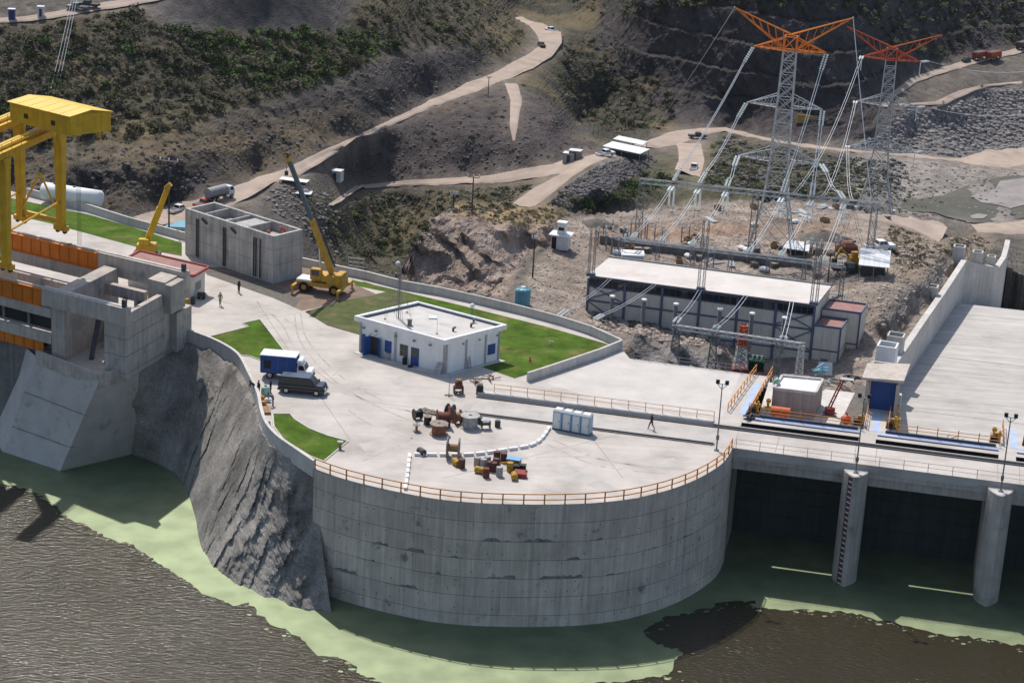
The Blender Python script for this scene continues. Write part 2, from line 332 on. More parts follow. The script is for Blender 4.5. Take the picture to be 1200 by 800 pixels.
ZN = {  # zone: polygon, colour, roughness of relief (m)
 'hill': ("-400,20 0,22 90,18 160,10 200,40 400,36 420,0 560,-20 610,20 625,45 590,72 540,56 480,56 380,100 250,140 200,165 0,178 -400,170", (.08, .069, .047), 1.2),
 'embank': ("175,6 215,24 300,38 400,36 380,10 330,-150 150,-150", (.06, .055, .055), .25),
 'cut': ("-400,172 0,180 120,176 200,165 290,135 400,98 480,58 545,60 590,78 560,92 480,128 373,180 300,207 217,236 150,252 -400,230", (.056, .049, .047), 1.2),
 'mound': ("373,198 417,170 450,153 533,116 593,96 660,130 705,172 660,186 600,195 480,209 400,213", (.075, .063, .06), .8),
 'valley': ("600,15 664,40 660,60 600,96 660,128 705,170 752,165 795,150 790,110 720,60 660,-150 560,-150", (.06, .057, .042), 1.3),
 'quarry': ("690,-150 700,60 750,110 790,150 850,150 940,165 1020,160 1030,130 1045,108 1090,78 1200,50 1700,0 1700,-150", (.058, .05, .05), 1.3),
 'gully': ("350,230 430,222 640,214 700,190 640,234 600,243 520,250 480,300 470,325 380,310", (.085, .077, .05), 1.0),
 'outcrop': ("484,290 500,262 522,249 640,258 660,262 640,285 618,300 590,350 470,325", (.3, .235, .195), 1.4),
 'plateau': ("520,250 530,240 640,240 670,252 640,262 600,262 560,255", (.26, .19, .1), .5),
 'rubble': ("710,186 752,175 765,190 700,238 670,245 640,236", (.12, .112, .11), .9),
 'greenv': ("640,236 690,240 765,190 800,170 800,205 840,160 940,175 1060,190 1050,225 980,238 700,248", (.085, .08, .05), .9),
 'yard': ("600,350 640,290 660,255 700,250 860,235 1000,240 1040,250 1100,270 1085,310 1030,380 1000,470 870,448 690,400", (.29, .24, .2), .6),
 'dirtbank': ("690,290 860,275 1000,272 1000,262 700,262", (.24, .165, .12), .8),
 'strip': ("1110,290 1135,300 1055,420 1010,470 1000,420 1060,370", (.33, .275, .23), .5),
 'cutrock': ("1095,298 1106,320 1088,350 1058,384 1038,396 1033,372 1044,352 1074,321", (.2, .175, .155), 1.5),
 'frontrock': ("735,388 850,408 860,436 745,424", (.2, .185, .175), .9),
 'rockfill': ("1050,126 1107,123 1157,102 1300,97 1300,172 1200,175 1128,184 1072,180 1000,174 1040,150", (.17, .16, .155), .9),
 'shore': ("1000,180 1150,188 1300,196 1300,260 1140,262 1060,250 1000,235", (.24, .215, .195), .3),
 'ridge': ("1040,262 1100,283 1150,270 1170,285 1130,302 1060,330 1040,300", (.24, .2, .165), 1.0),
}
MT['terrain'] = M('ground', (1, 1, 1), .95, .3, .3, .45, 1.6, attr=True, fine=.4, spec=.1)
GR = {}
def make_ground(name, surf, y0, y1, NR, skirt):
    tt = np.linspace(0, 1, NR); GX = np.repeat(colx[:, None], NR, 1); GY = y0[:, None]+(y1[:, None]-y0[:, None])*tt[None, :]
    YY = 1/np.clip(surf(GX.ravel(), GY.ravel()).reshape(GX.shape), 1/1200, 1/200)
    YY = np.maximum.accumulate(YY+np.arange(NR)[None, :]*1e-4, axis=1)+np.arange(NR)[None, :]*.01
    rmask = np.zeros(GX.shape)
    for k_, (a, b) in RE.items(): rmask = np.maximum(rmask, inside(GX, GY, a+b[::-1]).astype(float))
    rsoft = np.clip(blur(rmask, 2)*1.6, 0, 1)
    colr = np.tile(np.array([.11, .098, .085]), GX.shape+(1,)).astype(float); rough = np.full(GX.shape, .7); Z = {}
    for nm, (pl, c, rg) in ZN.items():
        m = blur(inside(GX, GY, poly(pl)).astype(float), 2); Z[nm] = m; colr = colr*(1-m[..., None])+np.array(c)*m[..., None]; rough = rough*(1-m)+rg*m
    sh = blur(rmask, 5)*.55; colr = colr*(1-sh[..., None])+np.array([.3, .24, .19])*sh[..., None]
    dirs = _f[None, None, :]+RX*((GX-600)/F)[..., None]-UX*((GY-400)/F)[..., None]
    pos = dirs*(YY/dirs[..., 1])[..., None]; pos[..., 2] += CH; x_, y_, z_ = pos[..., 0].copy(), pos[..., 1].copy(), pos[..., 2].copy()
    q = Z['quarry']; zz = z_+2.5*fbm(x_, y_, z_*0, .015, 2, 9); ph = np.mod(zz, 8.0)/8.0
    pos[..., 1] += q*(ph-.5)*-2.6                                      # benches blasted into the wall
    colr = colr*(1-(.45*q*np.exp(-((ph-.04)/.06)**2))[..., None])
    lf = fbm(x_, y_, z_, .06, 4, 3)*rough*1.4+fbm(x_, y_, z_, .3, 4, 5)*rough*.8
    rd = np.maximum(fbm(x_, y_, z_*.35, .12, 4, 11, True), -.2)*rough*.9
    rib = fbm(x_*.9+z_*.55, y_*.2, z_*.12, .45, 4, 21, True); zo = Z['outcrop']; zc = np.maximum(Z['cut'], Z['cutrock']); zf = Z['frontrock']
    amp = 1-np.clip(blur(rmask, 10)*2.6, 0, 1); amp = np.minimum(amp, 1-rsoft)
    pos[..., 2] += (lf*.7+fbm(x_, y_, z_, .9, 3, 61)*.4*rough)*amp
    ang = np.abs(np.mod(x_*.55+z_*.8+1.5*fbm(x_, y_, z_, .2, 2, 71), 2.6)-1.3)-.65          # slabby jointing of the rock
    pos[..., 1] -= (rd*1.0+lf*.5+rib*(zo*1.2+zc*1.3+q*1.3+zf*1.0)+ang*(zo*1.7+zf*1.5+zc*.7))*amp
    pos[..., 2] -= .12*rsoft
    cn = 1+.3*fbm(x_, y_, z_, .08, 3, 31)+.35*fbm(x_, y_, z_, .5, 3, 33)+.3*fbm(x_+z_, y_*.3, z_*.3, .8, 3, 35)*np.clip(zo+zc+q, 0, 1)
    colr = colr*np.clip(cn, .35, 1.9)[..., None]
    vg = np.clip(Z['hill']+Z['gully']+Z['cut']+Z['mound']+Z['ridge']+Z['valley'], 0, 1)
    dry = .4*np.clip(fbm(x_, y_, z_*0, .05, 3, 41)*2.2, 0, 1)*vg*np.clip(np.gradient(y_, axis=1)*2.0-.3, 0, 1)
    colr = colr*(1-dry[..., None])+np.array([.22, .165, .085])*dry[..., None]
    V = pos.reshape(-1, 3); idx = np.arange(nc*NR).reshape(nc, NR)
    fc = np.stack([idx[:-1, :-1], idx[1:, :-1], idx[1:, 1:], idx[:-1, 1:]], -1).reshape(-1, 4)
    if skirt:                                                            # far side of the near ground falls away
        e = pos[:, -1].copy(); e1 = e+np.array([0, 5, -6.]); e2 = e+np.array([0, 30, -45.]); n0 = len(V); V = np.concatenate([V, e1, e2]); r0 = idx[:, -1]; r1 = np.arange(n0, n0+nc); r2 = r1+nc
        fc = np.concatenate([fc, np.stack([r0[:-1], r0[1:], r1[1:], r1[:-1]], -1), np.stack([r1[:-1], r1[1:], r2[1:], r2[:-1]], -1)]); colr_v = np.concatenate([colr.reshape(-1, 3), colr[:, -1], colr[:, -1]])
    else: colr_v = colr.reshape(-1, 3)
    me = bpy.data.meshes.new(name); me.from_pydata(V.tolist(), [], fc.tolist())
    ca = me.color_attributes.new('Col', 'FLOAT_COLOR', 'POINT'); ca.data.foreach_set('color', np.concatenate([np.clip(colr_v, .008, .8), np.ones((len(colr_v), 1))], -1).ravel().astype(np.float32))
    me.materials.append(MT['terrain'])
    o = put(name, me); tag(o, kind='structure'); GR[name] = dict(o=o, GY=GY, pos=pos, NR=NR, rs=rsoft); return o
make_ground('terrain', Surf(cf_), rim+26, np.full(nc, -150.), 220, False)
near_o = make_ground('yard_ground', Surf(cn_), bot, rim, 110, True)
def which(px, py): return GR['yard_ground'] if py > np.interp(px, colx, rim) else GR['terrain']
def ground(px, py, dz=0.0, g=None):
    """ground point seen at a photo pixel"""
    g = g or which(px, py); i = np.interp(px, colx, np.arange(nc)); i0 = int(min(i, nc-2)); u = i-i0
    def s(ii):
        j = np.interp(py, g['GY'][ii][::-1], np.arange(g['NR'])); j0 = int(min(j, g['NR']-2)); v = j-j0
        p = g['pos'][ii][::-1]; return p[j0]*(1-v)+p[j0+1]*v
    r = s(i0)*(1-u)+s(i0+1)*u; return Vector((r[0], r[1], r[2]+dz))
MT['road'] = M('packed dirt road', (.36, .285, .23), .95, .16, .2, .04, 3, stain=(.15, (.27, .215, .175), .52, .75), fine=.12)
def resample(pl, n):
    pl = np.array(pl); d = np.concatenate([[0], np.cumsum(np.hypot(*np.diff(pl, axis=0).T))]); t = np.linspace(0, d[-1], n)
    return np.stack([np.interp(t, d, pl[:, 0]), np.interp(t, d, pl[:, 1])], 1)
for k_, (a, b) in RE.items():
    n = max(14, int(sum(math.dist(a[i], a[i+1]) for i in range(len(a)-1))/6)); ra, rb = resample(a, n), resample(b, n); NC = 6
    mb = MB(); g = []
    for i in range(n):
        for j in range(NC+1):
            wgl = .5*math.sin(i*1.7+j*9)*(j in (0, NC)); q = ra[i]*(1-j/NC)+rb[i]*(j/NC)
            p = ground(q[0], q[1]+wgl, 0, GR['yard_ground' if k_ == 'yard_track' else 'terrain']); g.append(p)
    sm = np.array(g).reshape(n, NC+1, 3); z = sm[..., 2].copy()
    for _ in range(3): z[1:-1] = (z[:-2]+z[1:-1]+z[2:])/3; z[:] = z*.5+z.mean(1, keepdims=True)*.5
    sm[..., 2] = np.maximum(z, sm[..., 2])+.14; sm[:, 0, 2] -= .3; sm[:, -1, 2] -= .3
    id_ = np.arange(n*(NC+1)).reshape(n, NC+1)
    mb.add(sm.reshape(-1, 3).tolist(), np.stack([id_[:-1, :-1], id_[1:, :-1], id_[1:, 1:], id_[:-1, 1:]], -1).reshape(-1, 4).tolist())
    tag(mb.build(k_, MT['road'], smooth=True), kind='structure')
# ------------------------------------------------------------------ pond beyond the switchyard
MT['pond'] = M('shallow green water', (.075, .07, .042), .5, .3, .06, .01, .6, spec=.2, stain=(.05, (.12, .105, .08), .5, .65))
mb = MB(); pl = poly("1048,243 1066,234 1104,229 1124,221 1144,213 1180,206 1200,206 1300,206 1300,262 1200,255 1172,261 1140,261 1110,254 1096,249 1066,247")
mb.add([P(x, y, -45.75) for x, y in pl], [tuple(range(len(pl)))]); tag(mb.build('pond', MT['pond']), kind='structure')
MT['mud'] = M('grey mud bank', (.25, .225, .21), .9, .2, .2, .05, 1)
for pl in ("1138,230 1150,224 1166,222 1172,212 1200,208 1300,206 1300,236 1200,240 1184,244 1170,240 1150,237", "1136,253 1146,250 1158,252 1152,256 1140,256", "1160,257 1170,253 1174,257 1164,259"):
    mb = MB(); pts = [P(x, y, 0) for x, y in poly(pl)]; pl = [P(x, y, -45.6) for x, y in poly(pl)]
    mb.prism([(p.x, p.y) for p in pl], -47, -45.6); tag(mb.build('mud_bank', MT['mud'], smooth=False), kind='structure')
# ------------------------------------------------------------------ reservoir
WZ = -13.6
def waterm():
    m = bpy.data.materials.new('reservoir water'); m.use_nodes = True; N = m.node_tree.nodes; L = m.node_tree.links; b = N['Principled BSDF']
    b.inputs['Base Color'].default_value = (.034, .029, .017, 1); b.inputs['Roughness'].default_value = .14; b.inputs['Specular IOR Level'].default_value = .3; b.inputs['IOR'].default_value = 1.33
    tc = N.new('ShaderNodeTexCoord'); mp = N.new('ShaderNodeMapping'); mp.inputs['Rotation'].default_value = (0, 0, .5); mp.inputs['Scale'].default_value = (.55, 1.5, 1); L.new(tc.outputs['Object'], mp.inputs[0])
    n1 = N.new('ShaderNodeTexNoise'); n1.inputs['Scale'].default_value = 2.6; n1.inputs['Detail'].default_value = 4; L.new(mp.outputs[0], n1.inputs[0])
    n2 = N.new('ShaderNodeTexNoise'); n2.inputs['Scale'].default_value = .07; n2.inputs['Detail'].default_value = 2; L.new(tc.outputs['Object'], n2.inputs[0])
    r = N.new('ShaderNodeMapRange'); r.inputs['From Min'].default_value = .4; r.inputs['From Max'].default_value = .65; r.inputs['To Min'].default_value = .7; r.inputs['To Max'].default_value = 1; L.new(n2.outputs[0], r.inputs[0])
    bp = N.new('ShaderNodeBump'); bp.inputs['Distance'].default_value = .19; L.new(r.outputs[0], bp.inputs['Strength']); L.new(n1.outputs[0], bp.inputs['Height']); L.new(bp.outputs[0], b.inputs['Normal'])
    return m
MT['water'] = waterm()
mb = MB(); mb.add([(-400, 20, WZ), (400, 20, WZ), (400, 235, WZ), (-400, 235, WZ)], [(0, 1, 2, 3)]); tag(mb.build('water', MT['water']), kind='structure')
def algaem():
    m = bpy.data.materials.new('floating duckweed'); m.use_nodes = True; N = m.node_tree.nodes; L = m.node_tree.links; b = N['Principled BSDF']
    tc = N.new('ShaderNodeTexCoord'); ns = N.new('ShaderNodeTexNoise'); ns.inputs['Scale'].default_value = .3; ns.inputs['Detail'].default_value = 8; L.new(tc.outputs['Object'], ns.inputs[0])
    cr = N.new('ShaderNodeMix'); cr.data_type = 'RGBA'; cr.inputs['A'].default_value = (.035, .052, .02, 1); cr.inputs['B'].default_value = (.06, .085, .035, 1); L.new(ns.outputs['Fac'], cr.inputs['Factor']); L.new(cr.outputs['Result'], b.inputs['Base Color']); b.inputs['Roughness'].default_value = .7
    g = N.new('ShaderNodeBsdfGlossy'); g.inputs['Color'].default_value = (.78, .9, .58, 1); g.inputs['Roughness'].default_value = .62
    mr = N.new('ShaderNodeMapRange'); mr.inputs['From Min'].default_value = .35; mr.inputs['From Max'].default_value = .65; mr.inputs['To Min'].default_value = .12; mr.inputs['To Max'].default_value = .19; L.new(ns.outputs['Fac'], mr.inputs[0])
    n2 = N.new('ShaderNodeTexNoise'); n2.inputs['Scale'].default_value = 7; n2.inputs['Detail'].default_value = 4; L.new(tc.outputs['Object'], n2.inputs[0]); bp = N.new('ShaderNodeBump'); bp.inputs['Distance'].default_value = .02; bp.inputs['Strength'].default_value = .6; L.new(n2.outputs['Fac'], bp.inputs['Height']); L.new(bp.outputs[0], g.inputs['Normal'])
    mx = N.new('ShaderNodeMixShader'); L.new(mr.outputs[0], mx.inputs[0]); L.new(b.outputs[0], mx.inputs[1]); L.new(g.outputs[0], mx.inputs[2]); L.new(mx.outputs[0], N['Material Output'].inputs['Surface']); return m
MT['algae'] = algaem()
def jag(pl, amp, n):
    """roughen an outline (world xy)"""
    out = []; r = random.Random(n)
    for (a, b) in zip(pl[:-1], pl[1:]):
        k = max(2, int(math.dist(a, b)/.5))
        for i in range(k):
            t = i/k; x = a[0]+(b[0]-a[0])*t; y = a[1]+(b[1]-a[1])*t; w = float(fbm(np.array([x]), np.array([y]), np.array([0.]), .35, 3, 77)[0])*1.3; out.append((x+r.gauss(0, amp), y+w+r.gauss(0, amp)))
    return out+[pl[-1]]
outer = "-120,540 0,566 16,571 48,578 66,596 100,615 124,626 160,640 190,658 222,682 256,704 279,712 292,708 300,718 315,726 335,740 372,762 420,786 450,800 520,830 620,832 670,801 730,798 775,791 801,768 770,756 752,741 790,722 840,707 884,702 881,712 940,714 1010,721 1031,731 1045,728 1080,739 1200,756 1330,778"
ol = [tuple(P(x, y, WZ)[:2]) for x, y in poly(outer)]
pts = jag(ol, .16, 3)+[(95, 190), (95, 224), (20, 224), (-18, 205), (-30, 240), (-60, 242), (-110, 245)]
vs = [Vector((x, y, WZ+.025)) for x, y in pts]
from mathutils.geometry import tessellate_polygon
fl = [tuple(t) for t in tessellate_polygon([vs])]; vl = [tuple(v) for v in vs]; ra_ = random.Random(9)
for _ in range(260):      # loose rafts broken off along the edge
    i = ra_.randrange(len(pts)-8); c = pts[i]; x, y = c[0]+ra_.gauss(0, .5), c[1]-abs(ra_.gauss(0, .9)); s_ = .05+.22*ra_.random()**3; k = len(vl); n = 7
    vl += [(x+s_*1.6*math.cos(j*6.283/n)*ra_.uniform(.6, 1.3), y+s_*math.sin(j*6.283/n)*ra_.uniform(.6, 1.3), WZ+.02) for j in range(n)]; fl.append(tuple(range(k, k+n)))
me = bpy.data.meshes.new('algae'); me.from_pydata(vl, [], fl); me.materials.append(MT['algae']); me.update()
al = put('algae_layer', me); tag(al, 'pale green duckweed layer floating against the dam walls', 'algae', kind='stuff')
# ------------------------------------------------------------------ bridge frame
BO = P(859, 524.5); BA = math.radians(-11.39); B1 = Vector((math.cos(BA), math.sin(BA), 0)); B2 = Vector((-math.sin(BA), math.cos(BA), 0))
def BR(a, b, z=0.0): return BO+B1*a+B2*b+Vector((0, 0, z))
def brbox(mb, a0, a1, b0, b1, z0, z1):
    return mb.hexa([BR(a0, b0, z0), BR(a1, b0, z0), BR(a1, b1, z0), BR(a0, b1, z0)], [BR(a0, b0, z1), BR(a1, b0, z1), BR(a1, b1, z1), BR(a0, b1, z1)])
# ------------------------------------------------------------------ deck
ARC = [P(x, y) for x, y in poly("368,549 399,560 433.5,569 470,577 512,584.6 557,589 596,590.5 630,591 667,590.5 699,589 735.5,585 767,578.5 793,571 819.5,560 843,546 853,536 859,524.5")]
def smooth(pl, n):
    """Catmull-Rom through points, n samples by length"""
    pl = [Vector(p) for p in pl]; q = [pl[0]*2-pl[1]]+pl+[pl[-1]*2-pl[-2]]; out = []
    for i in range(1, len(q)-2):
        for k in range(12):
            t = k/12; a, b, c, d = q[i-1], q[i], q[i+1], q[i+2]
            out.append(.5*((2*b)+(c-a)*t+(2*a-5*b+4*c-d)*t*t+(3*b-a-3*c+d)*t**3))
    out.append(pl[-1]); L = [0]
    for a, b in zip(out[:-1], out[1:]): L.append(L[-1]+(b-a).length)
    res = []; j = 0
    for i in range(n+1):
        s = L[-1]*i/n
        while j < len(L)-2 and L[j+1] < s: j += 1
        t = (s-L[j])/max(1e-9, L[j+1]-L[j]); res.append(out[j].lerp(out[j+1], min(1, t)))
    return res
NP = 18; arc = smooth(ARC, NP*4)
LEFTP = [P(x, y) for x, y in poly("210,391 240,401 262,411 280,424 292,446 302,468 306,488 312,504 325,519 346,534 368,549")]
leftc = smooth(LEFTP, 40)
def xy(v): return (v[0], v[1])
deckpoly = [xy(v) for v in leftc[:-1]]+[xy(v) for v in arc]+[xy(BR(0, 0)), xy(BR(0, 11)), xy(BR(1.7, 26.6))]+[xy(P(x, y)) for x, y in poly("900,441 738,420 729,409 655,379 560,355 470,338 384,318 215,281 150,263 100,247 32,229 -260,150 -260,240 0,318 160,362 200,380")]
vs = [Vector((x, y, 0)) for x, y in deckpoly]; n = len(vs); tri = tessellate_polygon([vs])
me = bpy.data.meshes.new('deck'); me.from_pydata([tuple(v) for v in vs]+[(v.x, v.y, -.5) for v in vs], [], [tuple(t) for t in tri]+[(i, (i+1) % n, n+(i+1) % n, n+i) for i in range(n)])
me.materials.append(MT['deck']); me.update(); deck = put('deck', me); tag(deck, kind='structure')
# expansion joints cut across the slab
MT['jointline'] = M('sealed joint', (.24, .22, .2), .95, .3, .8)
for a, b in (((548, 486), (430, 470)), ((430, 470), (402, 460)), ((310, 374), (352, 366)), ((640, 545), (745, 582)), ((520, 560), (760, 500)), ((345, 420), (410, 515)), ((420, 412), (480, 436)), ((205, 372), (250, 361)), ((690, 508), (730, 560)), ((300, 352), (345, 420))):
    p, q = P(*a), P(*b); mb = MB(); d = (q-p).normalized(); s_ = Vector((-d.y, d.x, 0))*.035; up = Vector((0, 0, .004))
    mb.add([p-s_+up, q-s_+up, q+s_+up, p+s_+up], [(0, 1, 2, 3)]); mb.build('joint', MT['jointline'], deck)
MT['tyremark'] = M('tyre mark', (.37, .335, .3), .95, .2, .8); MT['patchconc'] = M('patched concrete', (.42, .395, .365), .95, .12, .6)
for pl, wd in (("345,368 352,400 385,440 430,470 500,500 580,525", .28), ("352,367 360,398 394,436 438,464 508,492 588,516", .28), ("300,352 330,380 350,415 400,455 470,480 560,482", .25), ("395,470 440,500 520,520 600,515", .25), ("390,440 410,425 420,414", .22), ("640,520 700,545 780,555", .3), ("648,515 708,539 788,549", .3), ("250,350 290,362 330,372 350,385", .25), ("560,560 600,540 680,535 760,548", .22), ("425,540 480,515 500,495", .22)):
    pts_ = smooth([P(x, y, .005) for x, y in poly(pl)], 26); mb = MB(); L_ = []
    for i, p in enumerate(pts_):
        d = (pts_[min(26, i+1)]-pts_[max(0, i-1)]).normalized(); n_ = Vector((-d.y, d.x, 0))*wd/2*rnd.uniform(.5, 1.1); L_.append((p-n_, p+n_))
    for a, b in zip(L_[:-1], L_[1:]):
        if rnd.random() < .82: mb.add([a[0], b[0], b[1], a[1]], [(0, 1, 2, 3)])
    mb.build('tyre_mark', MT['tyremark'], deck)
for pl in ("640,545 655,541 750,583 725,585", "455,446 470,440 480,446 466,452", "600,470 640,476 636,482 598,476", "420,520 440,516 448,524 428,529", "760,540 790,536 796,545 766,549"):
    mb = MB(); mb.add([P(x, y, .0045) for x, y in poly(pl)], [(0, 1, 2, 3)]); mb.build('repair_patch', MT['patchconc'], deck)
def sheet(name, pl, z, mat, lab=None, kind='structure'):
    vs = [Vector((*xy(P(x, y)), z)) for x, y in poly(pl)]; n = len(vs)
    me = bpy.data.meshes.new(name); me.from_pydata([tuple(v) for v in vs]+[(v.x, v.y, .001) for v in vs], [], [tuple(t) for t in tessellate_polygon([vs])]+[(i, (i+1) % n, n+(i+1) % n, n+i) for i in range(n)])
    me.materials.append(mat); me.update(); o = put(name, me); return tag(o, kind=kind)
LAWNS = {'a': "-90,210 20,234 105,252 150,265 213,285 213,300 170,292 60,262 -90,228", 'b': "236,397 291,383 284,379 305,374.5 335,414 305,422 291,417 277,416 260,407",
 'c': "319.5,485 340,485 345,491 362,502 385,511 408,517 379,541 362,534 332,515 321,500", 'd': "358,365 400,354 440,345 453,342 418,335 411,328 430,332 540,358 640,383 714,404 711,411 603,443 560,428 420,391 385,381"}
for k in LAWNS: sheet('lawn', LAWNS[k], .05, MT['lawn'])
def lawn_kerb(pl, lab):
    pts_ = [P(x, y) for x, y in poly(pl)]; t = thing('lawn_kerb', lab, 'kerb', pts_[0])
    for a, b in zip(pts_, pts_[1:]+pts_[:1]): MB().bar(a+Vector((0, 0, .03)), b+Vector((0, 0, .03)), .14, .14).build('kerb_stone', MT['lightconc'], t, world=True)
lawn_kerb(LAWNS['b'], 'thin pale kerb around the small lawn above the box truck'); lawn_kerb(LAWNS['c'], 'thin pale kerb around the pointed lawn along the parapet')
sheet('lawn', "357.5,365.4 400,354.3 440,345 455,342 425,330 490,350 470,396 419,391.6 384,381.5", .056, MT['lawndry'])
MT['deckpale'] = M('newer deck concrete', (.5, .47, .435), .9, .1, .3, .01, 6, stain=(.2, (.46, .43, .4), .52, .75), fine=.1)
sheet('paved_pad', "640,449 729,411 738,421 868,437.5 846,489 720,474", .004, MT['deckpale'])
MT['deckroad'] = M('worn roadway concrete', (.43, .4, .37), .9, .12, .3, .01, 6, stain=(.5, (.34, .315, .29), .5, .72), fine=.12)
o = MB().add([BR(-30, .75, .005), BR(0, .75, .005), BR(0, 5.2, .005), BR(-30, 5.2, .005)], [(0, 1, 2, 3)]).build('roadway', MT['deckroad']); tag(o, kind='structure')
sheet('dirt_patch', "236,314 243,322 320,349 354,364 400,353.6 440,344.2 418,334.5 400,325 340,310", .03, MT['dirt'])
sheet('gravel_strip', "236,314 243,322 320,349 345,360 352,352 330,338 300,325", .036, MT['gravel'])
# grass blades over the lawns: one mass
MT['blade'] = M('grass blade', (.08, .17, .012), .9, .3, .6, rand=0)
gv = []; gf = []; rg = np.random.RandomState(5)
for k, cnt in (('b', 1600), ('c', 1600), ('d', 9000)):
    pl = poly(LAWNS[k]); xs = [p[0] for p in pl]; ys = [p[1] for p in pl]
    px = rg.uniform(min(xs), max(xs), cnt*2); py = rg.uniform(min(ys), max(ys), cnt*2); ok = inside(px, py, pl)
    for x, y in zip(px[ok], py[ok]):
        if k == 'd' and 420 < x < 600 and y > 368+abs(x-505)*.2: continue
        p = P(x, y); a = rg.uniform(0, 6.28); h = rg.uniform(.03, .07); w_ = .025; n = len(gv)
        gv += [(p.x-w_*math.cos(a), p.y-w_*math.sin(a), .04), (p.x+w_*math.cos(a), p.y+w_*math.sin(a), .04), (p.x+rg.normal(0, .04), p.y+rg.normal(0, .04), .04+h)]; gf.append((n, n+1, n+2))
me = bpy.data.meshes.new('grass'); me.from_pydata(gv, [], gf); me.materials.append(MT['blade']); tag(put('grass', me), 'short green grass growing on the deck lawns', 'grass', kind='stuff')
# ------------------------------------------------------------------ curved concrete wall with formwork panels
cw = thing('curved_wall', 'tall curved concrete retaining wall with formwork panels, rising from the water', 'wall', ARC[8]-Vector((0, 0, 15)))
arcn = []
for i, p in enumerate(arc):
    a = arc[max(0, i-1)]; b = arc[min(len(arc)-1, i+1)]; t = (b-a).normalized(); arcn.append(Vector((t.y, -t.x, 0)))
BAT = .012
def wallp(i, z, off): return arc[i]+arcn[i]*(off-z*BAT)+Vector((0, 0, z))
mb = MB(); m = len(arc); vs = [wallp(i, 0.0, -.05) for i in range(m)]+[wallp(i, -16, -.05) for i in range(m)]
mb.add(vs, [(i, m+i, m+i+1, i+1) for i in range(m-1)])
mb.build('backing', MT['joint'], cw, world=True)
ZL = [.0, -2.05, -4.1, -6.15, -8.2, -10.25, -12.3, -14.4]
r_ = random.Random(4)
for c in range(NP):
    for k in range(7):
        o_ = r_.uniform(-.008, .016); g = .028; i0 = c*4; mb = MB(); vs = []
        for i in range(i0, i0+5):
            t = Vector((0, 0, 0))
            if i == i0: t = (arc[i+1]-arc[i]).normalized()*.01
            if i == i0+4: t = (arc[i-1]-arc[i]).normalized()*.01
            vs += [wallp(i, ZL[k]-g*(k > 0), o_)+t, wallp(i, ZL[k+1]+g, o_)+t, wallp(i, ZL[k]-g*(k > 0), -.049)+t, wallp(i, ZL[k+1]+g, -.049)+t]
        fs = []
        for i in range(4):
            a = 4*i; fs += [(a, a+1, a+5, a+4), (a, a+4, a+6, a+2), (a+1, a+3, a+7, a+5)]
        fs += [(0, 2, 3, 1), (16, 17, 19, 18)]
        mb.add(vs, fs); mb.build('panel', MT['panel'], cw, world=True)
# form tie holes and the rough bleed marks under some lifts
MT['patch'] = M('dark patch', (.075, .074, .07), .95, .3, 2)
for c in range(NP*3):
    for k in range(1, 7):
        if r_.random() < .55:
            i = min(m-1, int(c*4/3+r_.random()*1.3)); z = ZL[k]-r_.choice((.35, 1.4)); p = wallp(i, z, .027); n_v = arcn[i]
            MBh = MB(); MBh.cyl(p-n_v*.05, p+n_v*.002, .065, 6); MBh.build('tie_hole', MT['patch'], cw, world=True)
MT['bleed'] = M('grout bleed', (.2, .19, .175), .95, .4, 2)
def wallf(s_, z, off): i = min(m-2, int(s_)); return wallp(i, z, off).lerp(wallp(i+1, z, off), s_-i)
for s0, z, wd in ((10, -6.15, 2.5), (14.3, -6.15, 3.4), (7.6, -8.2, 3), (21, -6.15, 2), (25, -4.1, 4), (30, -4.1, 5), (33, -8.2, 6), (25.5, -8.2, 4.5), (39, -4.1, 2.5), (48, -6.15, 2.5), (4, -10.25, 4), (17, -8.2, 3), (42, -8.2, 3), (55, -6.15, 3), (36.5, -6.15, 2), (12, -10.25, 5)):
    n = int(wd*6); h_ = [0]; mb = MB()
    for j in range(n): h_.append(max(0, min(.42, h_[-1]+r_.uniform(-.13, .13))))
    h_[-1] = 0
    for j in range(n):
        a_, b_ = s0+wd*j/n, s0+wd*(j+1)/n; q_ = .02+.03*r_.random(); mb.add([wallf(a_, z+h_[j], .024), wallf(a_, z-q_, .024), wallf(b_, z-q_, .024), wallf(b_, z+h_[j+1], .024)], [(0, 1, 2, 3)])
    mb.build('bleed_mark', MT['bleed'], cw, world=True)
# ------------------------------------------------------------------ orange railings
def railing(name, label, pts, h=1.05, step=2.1, mat='orail', grp=None, rails=(.45, 1.05), wd=.09, pw=.14, cat='railing'):
    t = thing(name, label, cat, pts[0], 0, grp)
    pts = [Vector(p) for p in pts]; n = max(1, round(sum((b-a).length for a, b in zip(pts[:-1], pts[1:]))/step)); L = [0]
    for a, b in zip(pts[:-1], pts[1:]): L.append(L[-1]+(b-a).length)
    post = MB().bx(-pw/2, pw/2, -pw/2, pw/2, 0, h).mesh('post', MT[mat])
    def at(s):
        for j in range(len(L)-1):
            if s <= L[j+1]+1e-6: return pts[j].lerp(pts[j+1], (s-L[j])/max(1e-9, L[j+1]-L[j]))
        return pts[-1]
    for i in range(n+1):
        o = put('post', post, t); o.location = at(L[-1]*i/n)-pts[0]
    for z in rails:
        mb = MB(); up = Vector((0, 0, z))
        for a, b in zip(pts[:-1], pts[1:]): mb.bar(a+up-pts[0], b+up-pts[0], wd)
        mb.build('rail', MT[mat], t)
    return t
railing('railing', 'orange pipe railing along the rim of the curved wall', [v-arcn[i]*.15 for i, v in enumerate(arc)][0::3]+[arc[-1]-arcn[-1]*.15])
